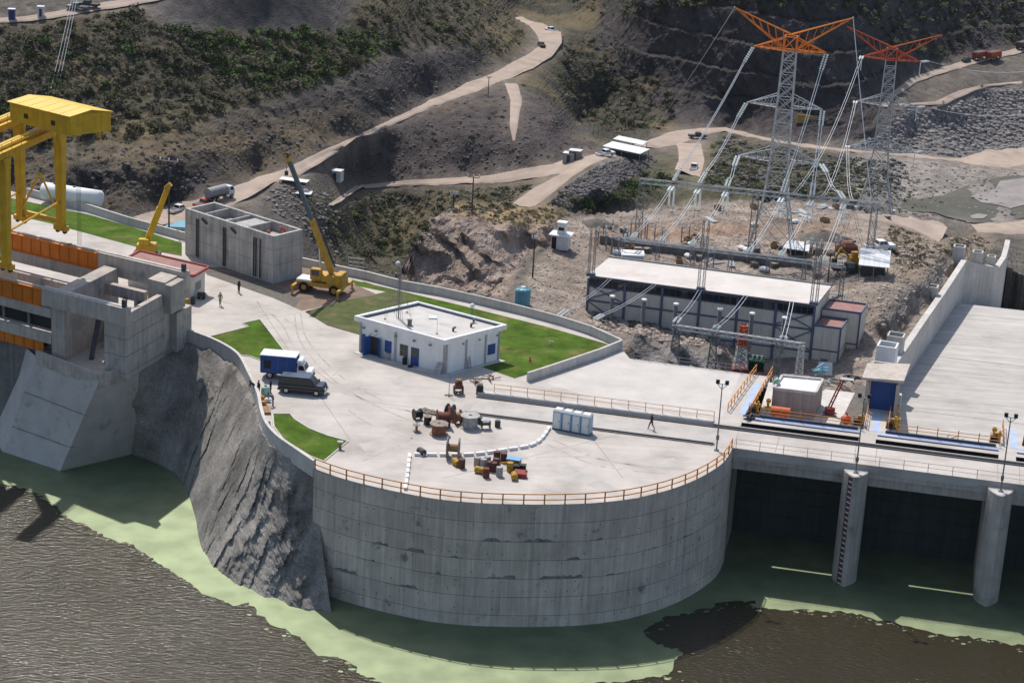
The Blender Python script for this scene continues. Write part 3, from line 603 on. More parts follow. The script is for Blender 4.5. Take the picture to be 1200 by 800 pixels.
# ------------------------------------------------------------------ parapets
def parapet(name, label, pts, th, z0, z1, mat='lightconc', z1f=None, step=None, cat='wall'):
    t = thing(name, label, cat, Vector(pts[0])); pts = [Vector(p) for p in pts]
    nn = []
    for i in range(len(pts)):
        d = (pts[min(i+1, len(pts)-1)]-pts[max(0, i-1)]); d.z = 0; d.normalize(); nn.append(Vector((-d.y, d.x, 0))*th/2)
    step = step or 1
    for s in range(0, len(pts)-1, step):
        e = min(s+step, len(pts)-1); mb = MB()
        for i in range(s, e):
            g0 = .012 if i == s else 0; g1 = .012 if i == e-1 else 0
            d = (pts[i+1]-pts[i]).normalized(); a = pts[i]+d*g0; b = pts[i+1]-d*g1; za = z1f(i) if z1f else z1; zb = z1f(i+1) if z1f else z1
            Z = lambda v, z: Vector((v.x, v.y, v.z+z))
            mb.hexa([Z(a-nn[i], z0), Z(b-nn[i+1], z0), Z(b+nn[i+1], z0), Z(a+nn[i], z0)], [Z(a-nn[i], za), Z(b-nn[i+1], zb), Z(b+nn[i+1], zb), Z(a+nn[i], za)])
        mb.build('wall_segment', MT[mat], t, world=True)
    return t
parapet('parapet', 'curved grey concrete parapet along the cliff edge by the parked van', leftc, .35, -.9, .95, step=8)
BP = [P(x, y) for x, y in poly("32,229 100,247 150,263 215,281 300,299 384,318 430,327.5 470,338 515,346 560,356 610,368 655,380 693,392 728,408")]
parapet('parapet', 'long straight concrete parapet behind the big lawn', BP, .3, -3, 1.15)
parapet('parapet', 'short concrete parapet returning from the lawn corner toward the railing', [P(x, y) for x, y in poly("728,408.5 702,419 674,428.5 646,438 618,447")], .3, -.3, 1.15)
# light railing posts on top of long parapet
# ------------------------------------------------------------------ rock face under the left parapet
MT['shot'] = M('grey sprayed rock face', (.25, .23, .205), .95, .35, .25, .25, 1.8, stain=(.16, (.12, .112, .1), .48, .68), fine=.3)
top = [P(x, y, -.7) for x, y in poly("158,432 175,420 208,404 240,411 262,422 275,437 285,459 297,477 307,508 325,530 345,541 368,551")]
low = [P(x, y, WZ) for x, y in poly("150,530 166,536 189,545 207,556 220,578 228,603 236,640 258,670 290,686 325,698 362,709 388,717")]
NS, NT_ = 220, 110
tp = smooth(top, NS); lp = smooth(low, NS)
S, T = np.meshgrid(np.arange(NS+1), np.linspace(0, 1.06, NT_+1), indexing='ij')
A = np.array([list(v) for v in tp])[:, None, :]; B_ = np.array([list(v) for v in lp])[:, None, :]
G = A+(B_-A)*T[..., None]
ss = S/NS
w_ = np.clip(np.minimum(T*4, 1), 0, 1)
slx = ss*46; u_ = slx+T*6
bul = fbm(u_, T*3, ss*0, .22, 4, 50, True)*1.5+fbm(slx, T*14, ss*0, .35, 4, 52)*1.2
streak = fbm(u_*2.2, T*1.2, ss*0, .6, 4, 54, True)*.5
fin = fbm(slx, T*14, ss*0, 1.6, 4, 56)*.55+(np.abs(np.mod(slx*.8+T*9+1.2*fbm(slx, T*14, ss*0, .3, 3, 57), 2.2)-1.1)-.55)*.55
wa = np.where(ss < .18, .25, 1.0); wa = np.clip((ss-.1)/.25, .2, 1)
off = (bul+streak+fin)*w_*wa*np.clip((1.0-ss)*14, .15, 1)
nx = np.array([.25, -.95]); belly = np.sin(np.clip(T, 0, 1)*math.pi)*-1.2*np.clip((ss-.2)*3, 0, 1)
G[..., 0] += nx[0]*(off+belly); G[..., 1] += nx[1]*(off+belly)
tw = np.clip(1-T*14, 0, 1)*fbm(slx, T, ss*0, .7, 3, 58)*.5; G[..., 2] += tw
id_ = np.arange((NS+1)*(NT_+1)).reshape(NS+1, NT_+1)
mb = MB(); mb.add(G.reshape(-1, 3).tolist(), np.stack([id_[:-1, :-1], id_[:-1, 1:], id_[1:, 1:], id_[1:, :-1]], -1).reshape(-1, 4).tolist())
# ledge between rock top and the parapet
k0 = len(mb.v); tl = [v for v in tp]; 
lc = [p for p in smooth([P(x, y, -.6) for x, y in poly("165,425 180,412 210,393 240,402 264,412 281,425 293,447 303,469 310,489 316,504 328,518 346,532 369,547")], NS)]
mb.add([tuple(G[i, 0]) for i in range(NS+1)]+[tuple(v) for v in lc], [(i, i+1, NS+1+i+1, NS+1+i) for i in range(NS)])
tag(mb.build('cliff', MT['shot']), kind='structure')
# ------------------------------------------------------------------ bridge, piers, gates
PITCH = 15.35
bridge = thing('spillway_bridge', 'long flat concrete road bridge over the spillway bays', 'bridge', BR(0, 0, -1))
mb = MB(); brbox(mb, .02, 62, 0, 6.95, -1, 0)
for k in range(-1, 5):
    a0, a1 = 13.26+PITCH*k, 15.13+PITCH*k
    brbox(mb, max(a0, .02) if k >= 0 else .02, a1 if k >= 0 else .06, 6.95, 8.3, -1, -.001)
brbox(mb, .02, 62, 8.3, 10.85, -1, 0)
mb.build('road_slab', MT['deck'], bridge, world=True)
for k in range(4):
    a0, a1 = max(.07, -.09+PITCH*k) if k == 0 else 15.13+PITCH*(k-1), 13.26+PITCH*k
    for b0, b1 in ((6.952, 7.0), (8.25, 8.298)): mb = MB(); brbox(mb, a0+.002, a1-.002, b0, b1, -1.0, -.02); mb.build('slot_shade_plate', MT['black'], bridge, world=True)  # black plates added so the slot sides read as deep shade
for k in range(4):
    a0 = .05 if k == 0 else 13.5+PITCH*(k-1)+1.35; a1 = 13.5+PITCH*k-1.35
    mb = MB(); brbox(mb, a0, a1, .25, 1.3, -2.5, -1.003); mb.build('beam', MT['conc'], bridge, world=True)
    mb = MB(); brbox(mb, a0, a1, .06, .6, -1.5, -1.003); mb.build('beam', MT['conc'], bridge, world=True)
    mb = MB(); brbox(mb, a0, a1, 5.6, 6.6, -2.3, -1.003); mb.build('beam', MT['conc'], bridge, world=True)
for a in (4.6, 13.1, 15.4, 28.5, 30.8):
    mb = MB(); brbox(mb, a-.03, a+.03, .3, 5.8, .0, .004); mb.build('joint', MT['jointline'], bridge, world=True)
brb = MB(); brbox(brb, -2.9, 62, 6.1, 6.4, .003, .14); brbox(brb, -30.3, 62, 5.5, 5.75, .003, .12); brb.build('crane_rail', MT['dark'], bridge, world=True)
MT['steel_edge'] = M('dark steel edge', (.06, .06, .07), .5, .2)
for k in range(4):
    a0, a1 = -.09+PITCH*k, 13.26+PITCH*k
    mb = MB(); brbox(mb, max(a0, .1), a1, 9.3, 9.55, .003, .09); mb.build('guide_rail', MT['steel_edge'], bridge, world=True)
    mb = MB(); brbox(mb, max(a0, .1), a1, 9.75, 10.55, .002, .007); mb.build('painted_line', MT['bluestripe'], bridge, world=True)
    mb = MB(); brbox(mb, max(a0, .1)+.8, a1-.3, 10.6, 10.84, .003, .3); mb.build('edge_kerb', MT['steel_edge'], bridge, world=True)
for k, lb in enumerate(('scale marks', 'no marks', 'none')):
    c = 13.5+PITCH*k
    t = thing('bridge_pier', ['pointed concrete bridge pier with a red depth gauge painted on its nose', 'plain pointed concrete bridge pier beside the measured one', 'plain pointed concrete bridge pier at the far bay'][k], 'pier', BR(c, 0, WZ-2))
    nose = [(1.35, .25), (1.35, -.35), (1.12, -1.05), (.7, -1.75), (.25, -2.25), (0, -2.35), (-.25, -2.25), (-.7, -1.75), (-1.12, -1.05), (-1.35, -.35), (-1.35, .25)]
    mb = MB(); mb.prism([xy(BR(c+a, b)) for a, b in nose], WZ-2, -.7); mb.build('nose', MT['conc'], t, world=True)
    mb = MB(); mb.prism([xy(BR(c+a, b-.0)) for a, b in [(1.28, .2), (1.28, -.33), (1.06, -1.0), (.66, -1.68), (0, -2.25), (-.66, -1.68), (-1.06, -1.0), (-1.28, -.33), (-1.28, .2)]], -.7, -.66); mb.build('cap', MT['lightconc'], t, world=True)
    mb = MB(); brbox(mb, c-1.3, c+1.3, .27, 12.0, WZ-2, -1.01); mb.build('shaft', MT['conc'], t, world=True)
    mb = MB(); brbox(mb, c+.1, c+3.0, 10.9, 17.5, -9, -.002); mb.build('walkway_base', MT['lightconc'], t, world=True)
    if k == 0:
        for j in range(42):       # painted depth scale: bars standing on the nose
            z = -1.0-j*.3; mb = MB(); wd = .26 if j % 5 else .42
            for sx in (0,):
                p = BR(c-.2-.06, -2.285, z); q = BR(c-.2-wd-.06, -1.99+.0, z)
                mb.add([BR(c-.25, -2.262, z), BR(c-.66, -1.8, z), BR(c-.66, -1.8, z-.15), BR(c-.25, -2.262, z-.15)], [(0, 1, 2, 3)])
            mb.build('gauge_bar', MT['red'] if j % 2 == 0 else MT['white'], t, world=True)
        mb = MB(); mb.add([BR(c-.23, -2.275, -.9), BR(c-.70, -1.757, -.9), BR(c-.70, -1.757, -13.6), BR(c-.23, -2.275, -13.6)], [(0, 1, 2, 3)]); mb.build('gauge_board', MT['dark'], t, world=True)
for k in range(4):
    a0 = .0 if k == 0 else 13.5+PITCH*(k-1)+1.3; a1 = 13.5+PITCH*k-1.3
    lab = ['dark steel spillway gate next to the curved wall', 'dark steel spillway gate between the measured and plain piers', 'dark steel spillway gate beyond the plain pier', 'dark steel spillway gate at the far end of the bridge'][k]
    t = thing('spillway_gate', lab, 'gate', BR(a0, 9, WZ-2))
    n = max(1, round((a1-a0)/2.0))
    for i in range(n):
        mb = MB(); b0 = a0+(a1-a0)*i/n; b1 = a0+(a1-a0)*(i+1)/n
        brbox(mb, b0+.03, b1-.03, 9.0, 9.12, WZ-2, -1.02); mb.build('skin_plate', MT['gate'], t, world=True)
    mb = MB(); brbox(mb, a0, a1, 9.13, 9.3, WZ-2, -1.02); mb.build('light_stop_plate', MT['gate'], t, world=True)  # added plate that stops light leaking between the skin plates
    for j in range(7):
        mb = MB(); brbox(mb, a0+.05, a1-.05, 8.92, 8.99, WZ+.6+j*1.8, WZ+.75+j*1.8); mb.build('rib', MT['gate'], t, world=True)
aw = thing('abutment_wall', 'concrete side wall under the bridge joining the curved wall', 'wall', BR(-.3, 5, WZ-2))
mb = MB(); brbox(mb, -.6, -.02, .3, 12, WZ-2, -.52); mb.build('wall_body', MT['conc'], aw, world=True)
mb = MB(); brbox(mb, -.02, .12, 1.0, 1.5, WZ-2, -1.01); mb.build('guide_slot', MT['joint'], aw, world=True)
railing('railing', 'thin pale railing along the upstream edge of the bridge', [BR(a, .15, 0) for a in (.3, 15, 30, 45, 60)], rails=(.5, 1.0), wd=.045, pw=.06, step=2.6, mat='lightconc')
for k in range(3):
    a0 = 1.9+PITCH*k; a1 = 13.3+PITCH*k
    railing('railing', ['orange railing on the bridge edge behind the red tank and boxy concrete house', 'orange railing on the bridge edge above the empty chute', 'orange railing on the bridge edge past the third walkway'][k], [BR(a0, 10.72, .3), BR(a1, 10.72, .3)], rails=(.4, .8), wd=.06, pw=.09, step=2.2)
# rail trench and raised strip on the curved deck
tr = thing('rail_track', 'crane rail pair sunk along the deck toward the bridge', 'rail', BR(-30, 0))
for b, nm in ((-.1, 'rail'), (.45, 'rail'),):
    mb = MB(); brbox(mb, -31 if b < 0 else -30.4, -2.2, b, b+.14, .003, .1); mb.build(nm, MT['steel_edge'], tr, world=True)
mb = MB(); brbox(mb, -31, -2, .06, .44, .0021, .006); mb.build('trench', MT['dark'], tr, world=True)
mb = MB(); brbox(mb, -31, -2, -.32, -.13, .0021, .012); mb.build('trench_lip', MT['conc'], tr, world=True)
kb = thing('raised_kerb', 'low raised concrete strip carrying a thin railing across the deck', 'kerb', BR(-30, 7))
mb = MB(); brbox(mb, -30.3, -3, 6.25, 7.0, .002, .42); mb.build('kerb_body', MT['lightconc'], kb, world=True)
mb = MB(); brbox(mb, -30.3, -3, 7.2, 7.7, .002, .2); mb.build('kerb_step', MT['lightconc'], kb, world=True)
railing('railing', 'thin pale orange railing on the raised strip across the deck', [BR(-28.5, 6.85, .42), BR(-15, 6.85, .42), BR(-3, 6.85, .42)], rails=(.5, 1.0), wd=.05, pw=.07, step=1.9)
railing('railing', 'thin grey railing along the back edge of the paved pad', [P(x, y) for x, y in poly("742,421 800,428 868,437")], rails=(.5, .95), wd=.04, pw=.06, step=2.0, mat='galvdark')
# walkways with blue paint
for k, lb in enumerate(('beside the paved pad', 'in front of the blue shutter', 'over the third pier')):
    c = .2+PITCH*k if k else -1.1; b1 = 25.5 if k == 0 else 17.4
    if k: c = 14.1+PITCH*(k-1)
    sw = [(c+.5, 10.9), (c+1.2, 10.9), (c+1.9 if k == 0 else c+1.2, b1-3 if k == 0 else b1-.3), (c+1.2 if k == 0 else c+.5, b1-3 if k == 0 else b1-.3)]
    o = MB().add([BR(a, b, .006) for a, b in sw], [(0, 1, 2, 3)]).build('painted_stripe', MT['bluestripe'])
    o['kind'] = 'structure'
rl = [(-1.9, 11.2, -.2, 26.2, 'orange railing on the pad side of the blue striped walkway'), (.7, 11.6, 1.75, 26.2, 'orange railing on the chute side of the blue striped walkway')]
for a0, b0, a1, b1, lb in rl: railing('railing', lb, [BR(a0, b0), BR(a1, b1)], step=1.6, wd=.07, pw=.09)
for k, (a0, b0, a1, b1, lb) in enumerate(((13.75, 11.3, 13.75, 17, 'short orange railing left of the blue shutter walkway'), (16.3, 11.3, 16.3, 17, 'short orange railing right of the blue shutter walkway'), (29.1, 11.3, 29.1, 17.4, 'short orange railing left of the third walkway'))):
    railing('railing', lb, [BR(a0, b0), BR(a1, b1)], step=1.4, wd=.07, pw=.09)
# hydraulic winch units beside the walkways
def winch(a, b, lb):
    t = thing('gate_winch', lb, 'machine', BR(a, b, 0), BA, 'gate winches beside the walkways')
    MB().bx(-.6, .6, -.4, .4, 0, .12).build('base', MT['dark'], t); MB().bx(-.5, .35, -.35, .35, .12, .7).build('housing', MT['black'], t, bevel=.05)
    MB().cyl((.45, -.2, .2), (.45, -.2, 1.5), .13, 8).build('cylinder', MT['ochre'], t); MB().bx(-.1, .7, .0, .35, .7, 1.1).build('motor', MT['ochre'], t, bevel=.04)
    MB().bar((-.55, -.35, 0), (-.55, -.35, 1.2), .06).bar((.3, -.35, 0), (.3, -.35, 1.2), .06).bar((-.55, -.35, 1.2), (.3, -.35, 1.2), .06).build('guard', MT['orail'], t)
for a, b, w_ in ((1.0, 12.0, 'beside the pad walkway'), (12.9, 12.3, 'left of the blue shutter walkway'), (16.6, 12.6, 'right of the blue shutter walkway'), (28.2, 12.2, 'left of the third walkway'), (31.8, 12.5, 'right of the third walkway')): winch(a, b, 'dark winch with yellow hydraulic cylinder '+w_)
def actuator(a, b, z, w_):
    t = thing('hydraulic_actuator', 'upright yellow hydraulic actuator '+w_, 'machine', BR(a, b, z), BA, 'hydraulic actuators beside the bays')
    MB().cyl((0, 0, 0), (0, 0, 1.7), .16, 8).build('cylinder', MT['ochre'], t); MB().bx(-.35, .35, -.2, .2, .5, .8).build('bracket', MT['ochre'], t); MB().bx(-.25, .3, -.25, .25, 1.3, 1.7).build('head', MT['ochre'], t, bevel=.05)
for a, b, w_ in ((2.4, 14.5, 'between the pad walkway and the red tank'), (13.55, 18.3, 'at the left jamb of the blue shutter'), (17.05, 17.6, 'at the right jamb of the blue shutter'), (17.3, 13.4, 'at the near corner of the chute'), (28.1, 14.2, 'beside the third walkway')): actuator(a, b, -.7, w_)
# ------------------------------------------------------------------ bay floor and chute
bf = MB(); brbox(bf, 1.0, 13.6, 10.9, 33, -9, -3.4); o = bf.build('bay_floor', MT['lightconc']); o['kind'] = 'structure'
o = MB().add([BR(9.6, 11, -3.39), BR(13.5, 11, -3.39), BR(14.6, 36, -3.35), BR(12.0, 36, -3.35)], [(0, 1, 2, 3)]).build('service_road', MT['gravel']); o['kind'] = 'structure'
WLN = [BR(17.1, 17.6), Vector((49.74, 253.3, 0)), Vector((58, 278.5, 0)), Vector((66.1, 303, 0)), Vector((74.1, 327.7, 0)), Vector((77.5, 331, 0)), Vector((80.8, 332.5, 0)), Vector((84.3, 343, 0)), Vector((87.5, 355, 0)), Vector((90, 364.7, 0))]
WTP = [-.2, -4, -6, -8, -10, -11.5, -12.2, -13.3, -14.8, -16]
ws = []; wt_ = []
for i in range(len(WLN)-1):
    for k in range(4):
        t = k/4; ws.append(WLN[i].lerp(WLN[i+1], t)); wt_.append(WTP[i]+(WTP[i+1]-WTP[i])*t)
ws.append(WLN[-1]); wt_.append(WTP[-1])
sp = [Vector((p.x, p.y, 0)) for p in ws]
parapet('spillway_wall', 'long pale concrete training wall sloping down along the chute', sp, .9, -26, 0, mat='lightconc', z1f=lambda i: wt_[i])
chute = bpy.data.objects.new('chute', None); COL.objects.link(chute); chute['kind'] = 'structure'; chute.location = BR(17, 11, -6)
def chz(b): return -5.3-(b-11)*.094 if b < 118 else -15.36-(b-118)*.32
def wall_a(b):
    p = BR(0, b)
    best = 1e9; r = 17
    for i in range(len(ws)-1):
        b0 = (ws[i]-BO).dot(B2); b1 = (ws[i+1]-BO).dot(B2)
        if min(b0, b1)-.01 <= b <= max(b0, b1)+.01 and abs(b1-b0) > 1e-6:
            t = (b-b0)/(b1-b0); return (ws[i].lerp(ws[i+1], t)-BO).dot(B1)
    return 17.1 if b < 20 else (ws[-1]-BO).dot(B1)
pos = GR['yard_ground']['pos']
for i in range(nc):          # the chute is cut into the ground
    if colx[i] < 980: continue
    for j in range(pos.shape[1]):
        p = pos[i, j]; dx, dy = p[0]-BO.x, p[1]-BO.y; b = dx*B2.x+dy*B2.y; a = dx*B1.x+dy*B1.y
        if 8 < b < 160 and a > wall_a(b)-(.35 if b < 112 else 1.5) and p[2] > chz(b)-1.8: pos[i, j, 2] = chz(b)-1.8
cov = np.empty(len(near_o.data.vertices)*3, np.float32); near_o.data.vertices.foreach_get('co', cov); cov[:pos.size] = pos.reshape(-1); near_o.data.vertices.foreach_set('co', cov); near_o.data.update()
bs = [10.9]+[18+i*8.35 for i in range(0, 19)]
for i in range(len(bs)-1):
    b0, b1 = bs[i], bs[i+1]; g = .035
    l0, l1 = wall_a(b0), wall_a(b1)
    cuts = [None, 46, 62, 78]
    for j in range(3):
        a00, a01 = (l0, l1) if j == 0 else (cuts[j]+g, cuts[j]+g)
        a10 = cuts[j+1]-g
        if a00 >= a10: continue
        h = rnd.uniform(-.02, .02)
        mb = MB(); q = [(a00, b0+g), (a10, b0+g), (a10, b1-g), (a01, b1-g)]
        mb.hexa([BR(a, b, chz(b)-.6) for a, b in q], [BR(a, b, chz(b)+h) for a, b in q]); mb.build('slab', MT['chute'], chute, world=True)
mb = MB(); mb.add([BR(wall_a(b), b, chz(b)-.15) for b in bs]+[BR(85, b, chz(b)-.15) for b in bs], [(i, i+1, len(bs)+i+1, len(bs)+i) for i in range(len(bs)-1)]); mb.build('joint_bed', MT['joint'], chute, world=True)
mb = MB(); brbox(mb, 16.6, 62, 10.9, 11.2, -8, -1.02); mb.build('crest_wall', MT['lightconc'], chute, world=True)
# ------------------------------------------------------------------ intake tower at the left
IO = Vector((-44.6, 223.8, 0)); I1 = Vector((math.cos(D(151)), math.sin(D(151)), 0)); I2 = Vector((math.cos(D(72)), math.sin(D(72)), 0))
def IN(a, b, z=0.0): return IO+I1*a+I2*b+Vector((0, 0, z))
def inbox(a0, a1, b0, b1, z0, z1, mb=None):
    mb = mb or MB(); return mb.hexa([IN(a1, b0, z0), IN(a0, b0, z0), IN(a0, b1, z0), IN(a1, b1, z0)], [IN(a1, b0, z1), IN(a0, b0, z1), IN(a0, b1, z1), IN(a1, b1, z1)])
it = thing('intake_tower', 'weathered concrete intake tower with deep openings and crane beams', 'tower', IO-Vector((0, 0, 4)))
C = MT['conc']
for nm, (a0, a1, b0, b1, z0, z1) in dict(
        front_wall=(0, 3.2, 0, 1.5, -1.2, 5.4), right_wall=(0, 1.2, 1.5, 9.5, -1.2, 5.2), upper_right_wall=(.1, .8, 1.3, 9.0, 5.2, 6.6), rear_pillar=(.05, 2.6, 9.5, 13.0, -1.2, 8.0),
        front_beam=(-.25, 12.6, -.25, .9, 5.4, 7.5), jamb=(9.3, 11.3, 0, 12.6, -1.2, 7.2), rear_beam=(-1.0, 13, 13.0, 14.2, 5.9, 8.5), right_block=(-1.0, .0, 9.4, 12.95, 4.3, 7.8), ledge_block=(-.9, -.02, 11, 14.8, -1, 3.9),
        rear_wall=(3.4, 5.0, 9.9, 10.7, -4, 6.0), rear_wall_low=(5.0, 9.28, 9.9, 10.7, -4, 2.0), rear_wall_top=(5.0, 9.28, 9.9, 10.7, 4.6, 6.0), back_slab=(1.3, 9.2, 4.5, 9.8, -4.4, -3.9), rear_leg=(10.0, 12.5, 12.7, 13.9, 0, 5.9)).items():
    inbox(a0, a1, b0, b1, z0, z1).build(nm, C, it, world=True)
for a in (4.6, 6.9):
    MB().bar(IN(a, 1.5, -3.5), IN(a, 5.0, 5.2), .5, .35).build('guide_beam', MT['steel_edge'], it, world=True)
    MB().bar(IN(a-.9, 6.0, -1), IN(a-.9, 9.4, 5.0), .5, .35).build('guide_beam', MT['steel_edge'], it, world=True)
inbox(-.2, 12.5, .12, .5, 7.5, 7.62).build('crane_rail', MT['lightconc'], it, world=True)
inbox(-.95, 13, 13.4, 13.75, 8.5, 8.62).build('crane_rail', MT['lightconc'], it, world=True)
for a, b, z in ((.1, .3, 7.5), (-.7, 13.5, 8.5)):
    inbox(a, a+.5, b-.25, b+.25, z, z+.9).build('rail_stop', MT['dark'], it, world=True)
inbox(-.03, -.005, 11.6, 13.2, 1.2, 2.4).build('notice', MT['ochre'], it, world=True) if False else None
for z in (1.5, 3.6, -.6):
    inbox(-.012, .0, .05, 9.3, z, z+.07).build('lift_joint', MT['joint'], it, world=True)
    inbox(.02, 3.15, -.012, .0, z, z+.07).build('lift_joint', MT['joint'], it, world=True)
# gallery left of the tower with orange girders
gl = thing('intake_gallery', 'intake gallery with orange plate girders and dark slots left of the tower', 'gallery', IN(20, 0, -4))
A0, A1 = 11.32, 44
for nm, (a0, a1, b0, b1, z0, z1), mt in (('ledge_beam', (A0, A1, -.1, 1.2, 4.0, 5.15), 'conc'), ('recess_shade_plate', (A0, A1, 1.5, 1.8, 1.6, 4.0), 'black'), ('sill_beam', (A0, A1, -.1, 1.4, .75, 2.0), 'conc'),  # black plate puts the shade of the gap into colour
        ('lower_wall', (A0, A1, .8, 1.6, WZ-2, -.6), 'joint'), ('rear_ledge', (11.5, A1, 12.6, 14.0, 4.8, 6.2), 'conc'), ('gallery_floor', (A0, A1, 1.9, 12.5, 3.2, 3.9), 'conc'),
        ('inner_wall', (13.5, A1, 4.2, 4.7, 3.9, 5.1), 'conc'), ('inner_wall', (13.5, A1, 8.2, 8.6, 3.9, 5.3), 'conc'), ('lit_strip', (14, A1, 9.8, 10.5, 3.9, 4.3), 'lightconc'), ('lit_strip', (17, 27, 5.6, 6.1, 3.9, 4.1), 'lightconc')):  # lit strips: sunlit floor put in as paler concrete bars
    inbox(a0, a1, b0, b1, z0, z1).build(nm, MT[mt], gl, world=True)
inbox(15.6, 15.9, 1.2, 1.5, 1.6, 4).build('mullion', MT['galvdark'], gl, world=True); inbox(19.6, 19.9, 1.2, 1.5, 1.6, 4).build('mullion', MT['galvdark'], gl, world=True)
for i in range(14):
    a = 12.75+i*1.55
    for b, z0, z1, nm in ((.0, 5.2, 7.2, 'girder_plate'), (12.9, 6.25, 8.3, 'girder_plate'), (.1, -.55, .7, 'girder_plate')):
        inbox(a, a+1.45, b, b+.2, z0, z1).build(nm, MT['orange'], gl, world=True)
        inbox(a+1.46, a+1.54, b-.1, b+.2, z0, z1).build('stiffener', MT['orange'], gl, world=True)
for b, z in ((.0, 7.2), (12.9, 8.3), (.0, 5.17), (12.9, 6.22)):
    inbox(12.7, A1, b-.2, b+.6, z, z+.12).build('flange', MT['orange'], gl, world=True)
inbox(12.7, A1, .2, .45, 7.32, 7.5).build('crane_rail', MT['lightconc'], gl, world=True); inbox(12.9, A1, 13.2, 13.45, 8.42, 8.6).build('crane_rail', MT['lightconc'], gl, world=True)
MT['butt'] = M('buttress concrete', (.46, .435, .405), .9, .12, .35, .015, 3, stain=(.6, (.3, .285, .265), .58, .75), fine=.12)
# sloping buttress below the tower
bt = thing('buttress', 'sloping concrete buttress standing in the water under the intake tower', 'buttress', P(80, 500, WZ-1))
q = dict(TL=P(43, 418, -1), TR=P(116, 447, -1), BL=P(3, 529, WZ), BR_=P(70, 552, WZ), R2=P(157, 531, WZ), RT=P(163, 430, -.7)); q = {k: Vector(v) for k, v in q.items()}
ext = lambda t, b: b+(b-t)*.1
b1, b2, b3 = ext(q['TL'], q['BL']), ext(q['TR'], q['BR_']), ext(q['RT'], q['R2']); bk = IN(8, 10, -1); bk2 = IN(16, 10, -1)
MB().add([q['TL'], q['TR'], b2, b1], [(0, 3, 2, 1)]).add([q['TL'], q['TL']+Vector((-6, 9, 0)), b1+Vector((-6, 12, 0)), b1], [(0, 1, 2, 3)]).build('front_face', MT['butt'], bt, world=True)
MB().add([q['TR'], q['RT'], b3, b2], [(0, 3, 2, 1)]).build('side_face', MT['butt'], bt, world=True)
MB().add([q['TL'], q['TR'], q['RT'], IN(-.5, 12, -.7), bk, bk2], [(0, 1, 2, 3, 4, 5)]).build('top_ledge', MT['conc'], bt, world=True)
for f_ in (.33, .66):
    for (ta, tb, ba, bb, nn) in (('TL', 'TR', b1, b2, Vector((-.3, -.9, .3))), ('TR', 'RT', b2, b3, Vector((.75, -.65, 0)))):
        p0 = q[ta].lerp(ba, f_); p1 = q[tb].lerp(bb, f_); nn = nn.normalized()*.012
        MB().add([p0+nn, p1+nn, p1+nn-Vector((0, 0, .08)), p0+nn-Vector((0, 0, .08))], [(0, 3, 2, 1)]).build('lift_joint', MT['joint'], bt, world=True)
parapet('parapet', 'stepped concrete parapet climbing from the buttress up to the deck', [P(43, 418, -1), P(80, 432.5, -1), P(117, 446.5, -1), P(145, 438, -.9), P(172, 411.5, -.5), P(190, 401, -.3), P(209, 391.5, 0)], .35, -.8, .85, mat='conc')
# ------------------------------------------------------------------ gantry crane
FL = P(8, 318, 7.6); RL = P(72, 273, 8.6); RL2 = P(25, 261, 8.6); FL2 = FL+(RL2-RL)
ZT = above(FL, 184); g = thing('gantry_crane', 'big yellow gantry crane with machinery house on top of the intake rails', 'crane', FL)
Y_ = MT['yellow']
ax = (RL-FL); ax.z = 0; ax.normalize(); sd = (RL2-RL); sd.z = 0; sd.normalize()
for p, s in ((FL, 1), (FL2, 1), (RL, 1), (RL2, 1)):
    b0 = 1.05; b1 = 1.3; mb = MB(); bt_ = [p+ax*(u*b0/2)+sd*(v*b0/2)+Vector((0, 0, 1.0)) for u, v in ((-1, -1), (1, -1), (1, 1), (-1, 1))]
    tpz = [Vector((p.x, p.y, ZT-1.6))+ax*(u*b1/2)+sd*(v*b1/2) for u, v in ((-1, -1), (1, -1), (1, 1), (-1, 1))]
    mb.hexa(bt_, tpz); bb = [Vector((p.x, p.y, ZT))+ax*(u*1.9/2)+sd*(v*b1/2) for u, v in ((-1, -1), (1, -1), (1, 1), (-1, 1))]; mb.hexa(tpz, bb); leg = mb.build('leg', Y_, g, world=True)
    MB().bar(p+sd*-1.0+Vector((0, 0, .7)), p+sd*1.0+Vector((0, 0, .7)), .8, .6).build('bogie', Y_, g, world=True)
    for u in (-.6, .6): MB().cyl(p+sd*u-ax*.15+Vector((0, 0, .3)), p+sd*u+ax*.15+Vector((0, 0, .3)), .3, 10).build('wheel', MT['dark'], g, world=True)
for p, q in ((FL, FL2), (RL, RL2)):
    MB().bar(p+Vector((0, 0, 1.5)), q+Vector((0, 0, 1.5)), .45, .6).build('sill_beam', Y_, g, world=True)
    h = (ZT-p.z); m_ = (p+q)/2+Vector((0, 0, h*.55))
    MB().cyl(p+Vector((0, 0, 1.6)), m_, .13, 6).cyl(q+Vector((0, 0, 1.6)), m_, .13, 6).build('brace', Y_, g, world=True)
for p, q in ((FL, RL), (FL2, RL2)):
    MB().cyl(p+Vector((0, 0, 4.8)), q+Vector((0, 0, 4.2)), .13, 6).build('tie', Y_, g, world=True)
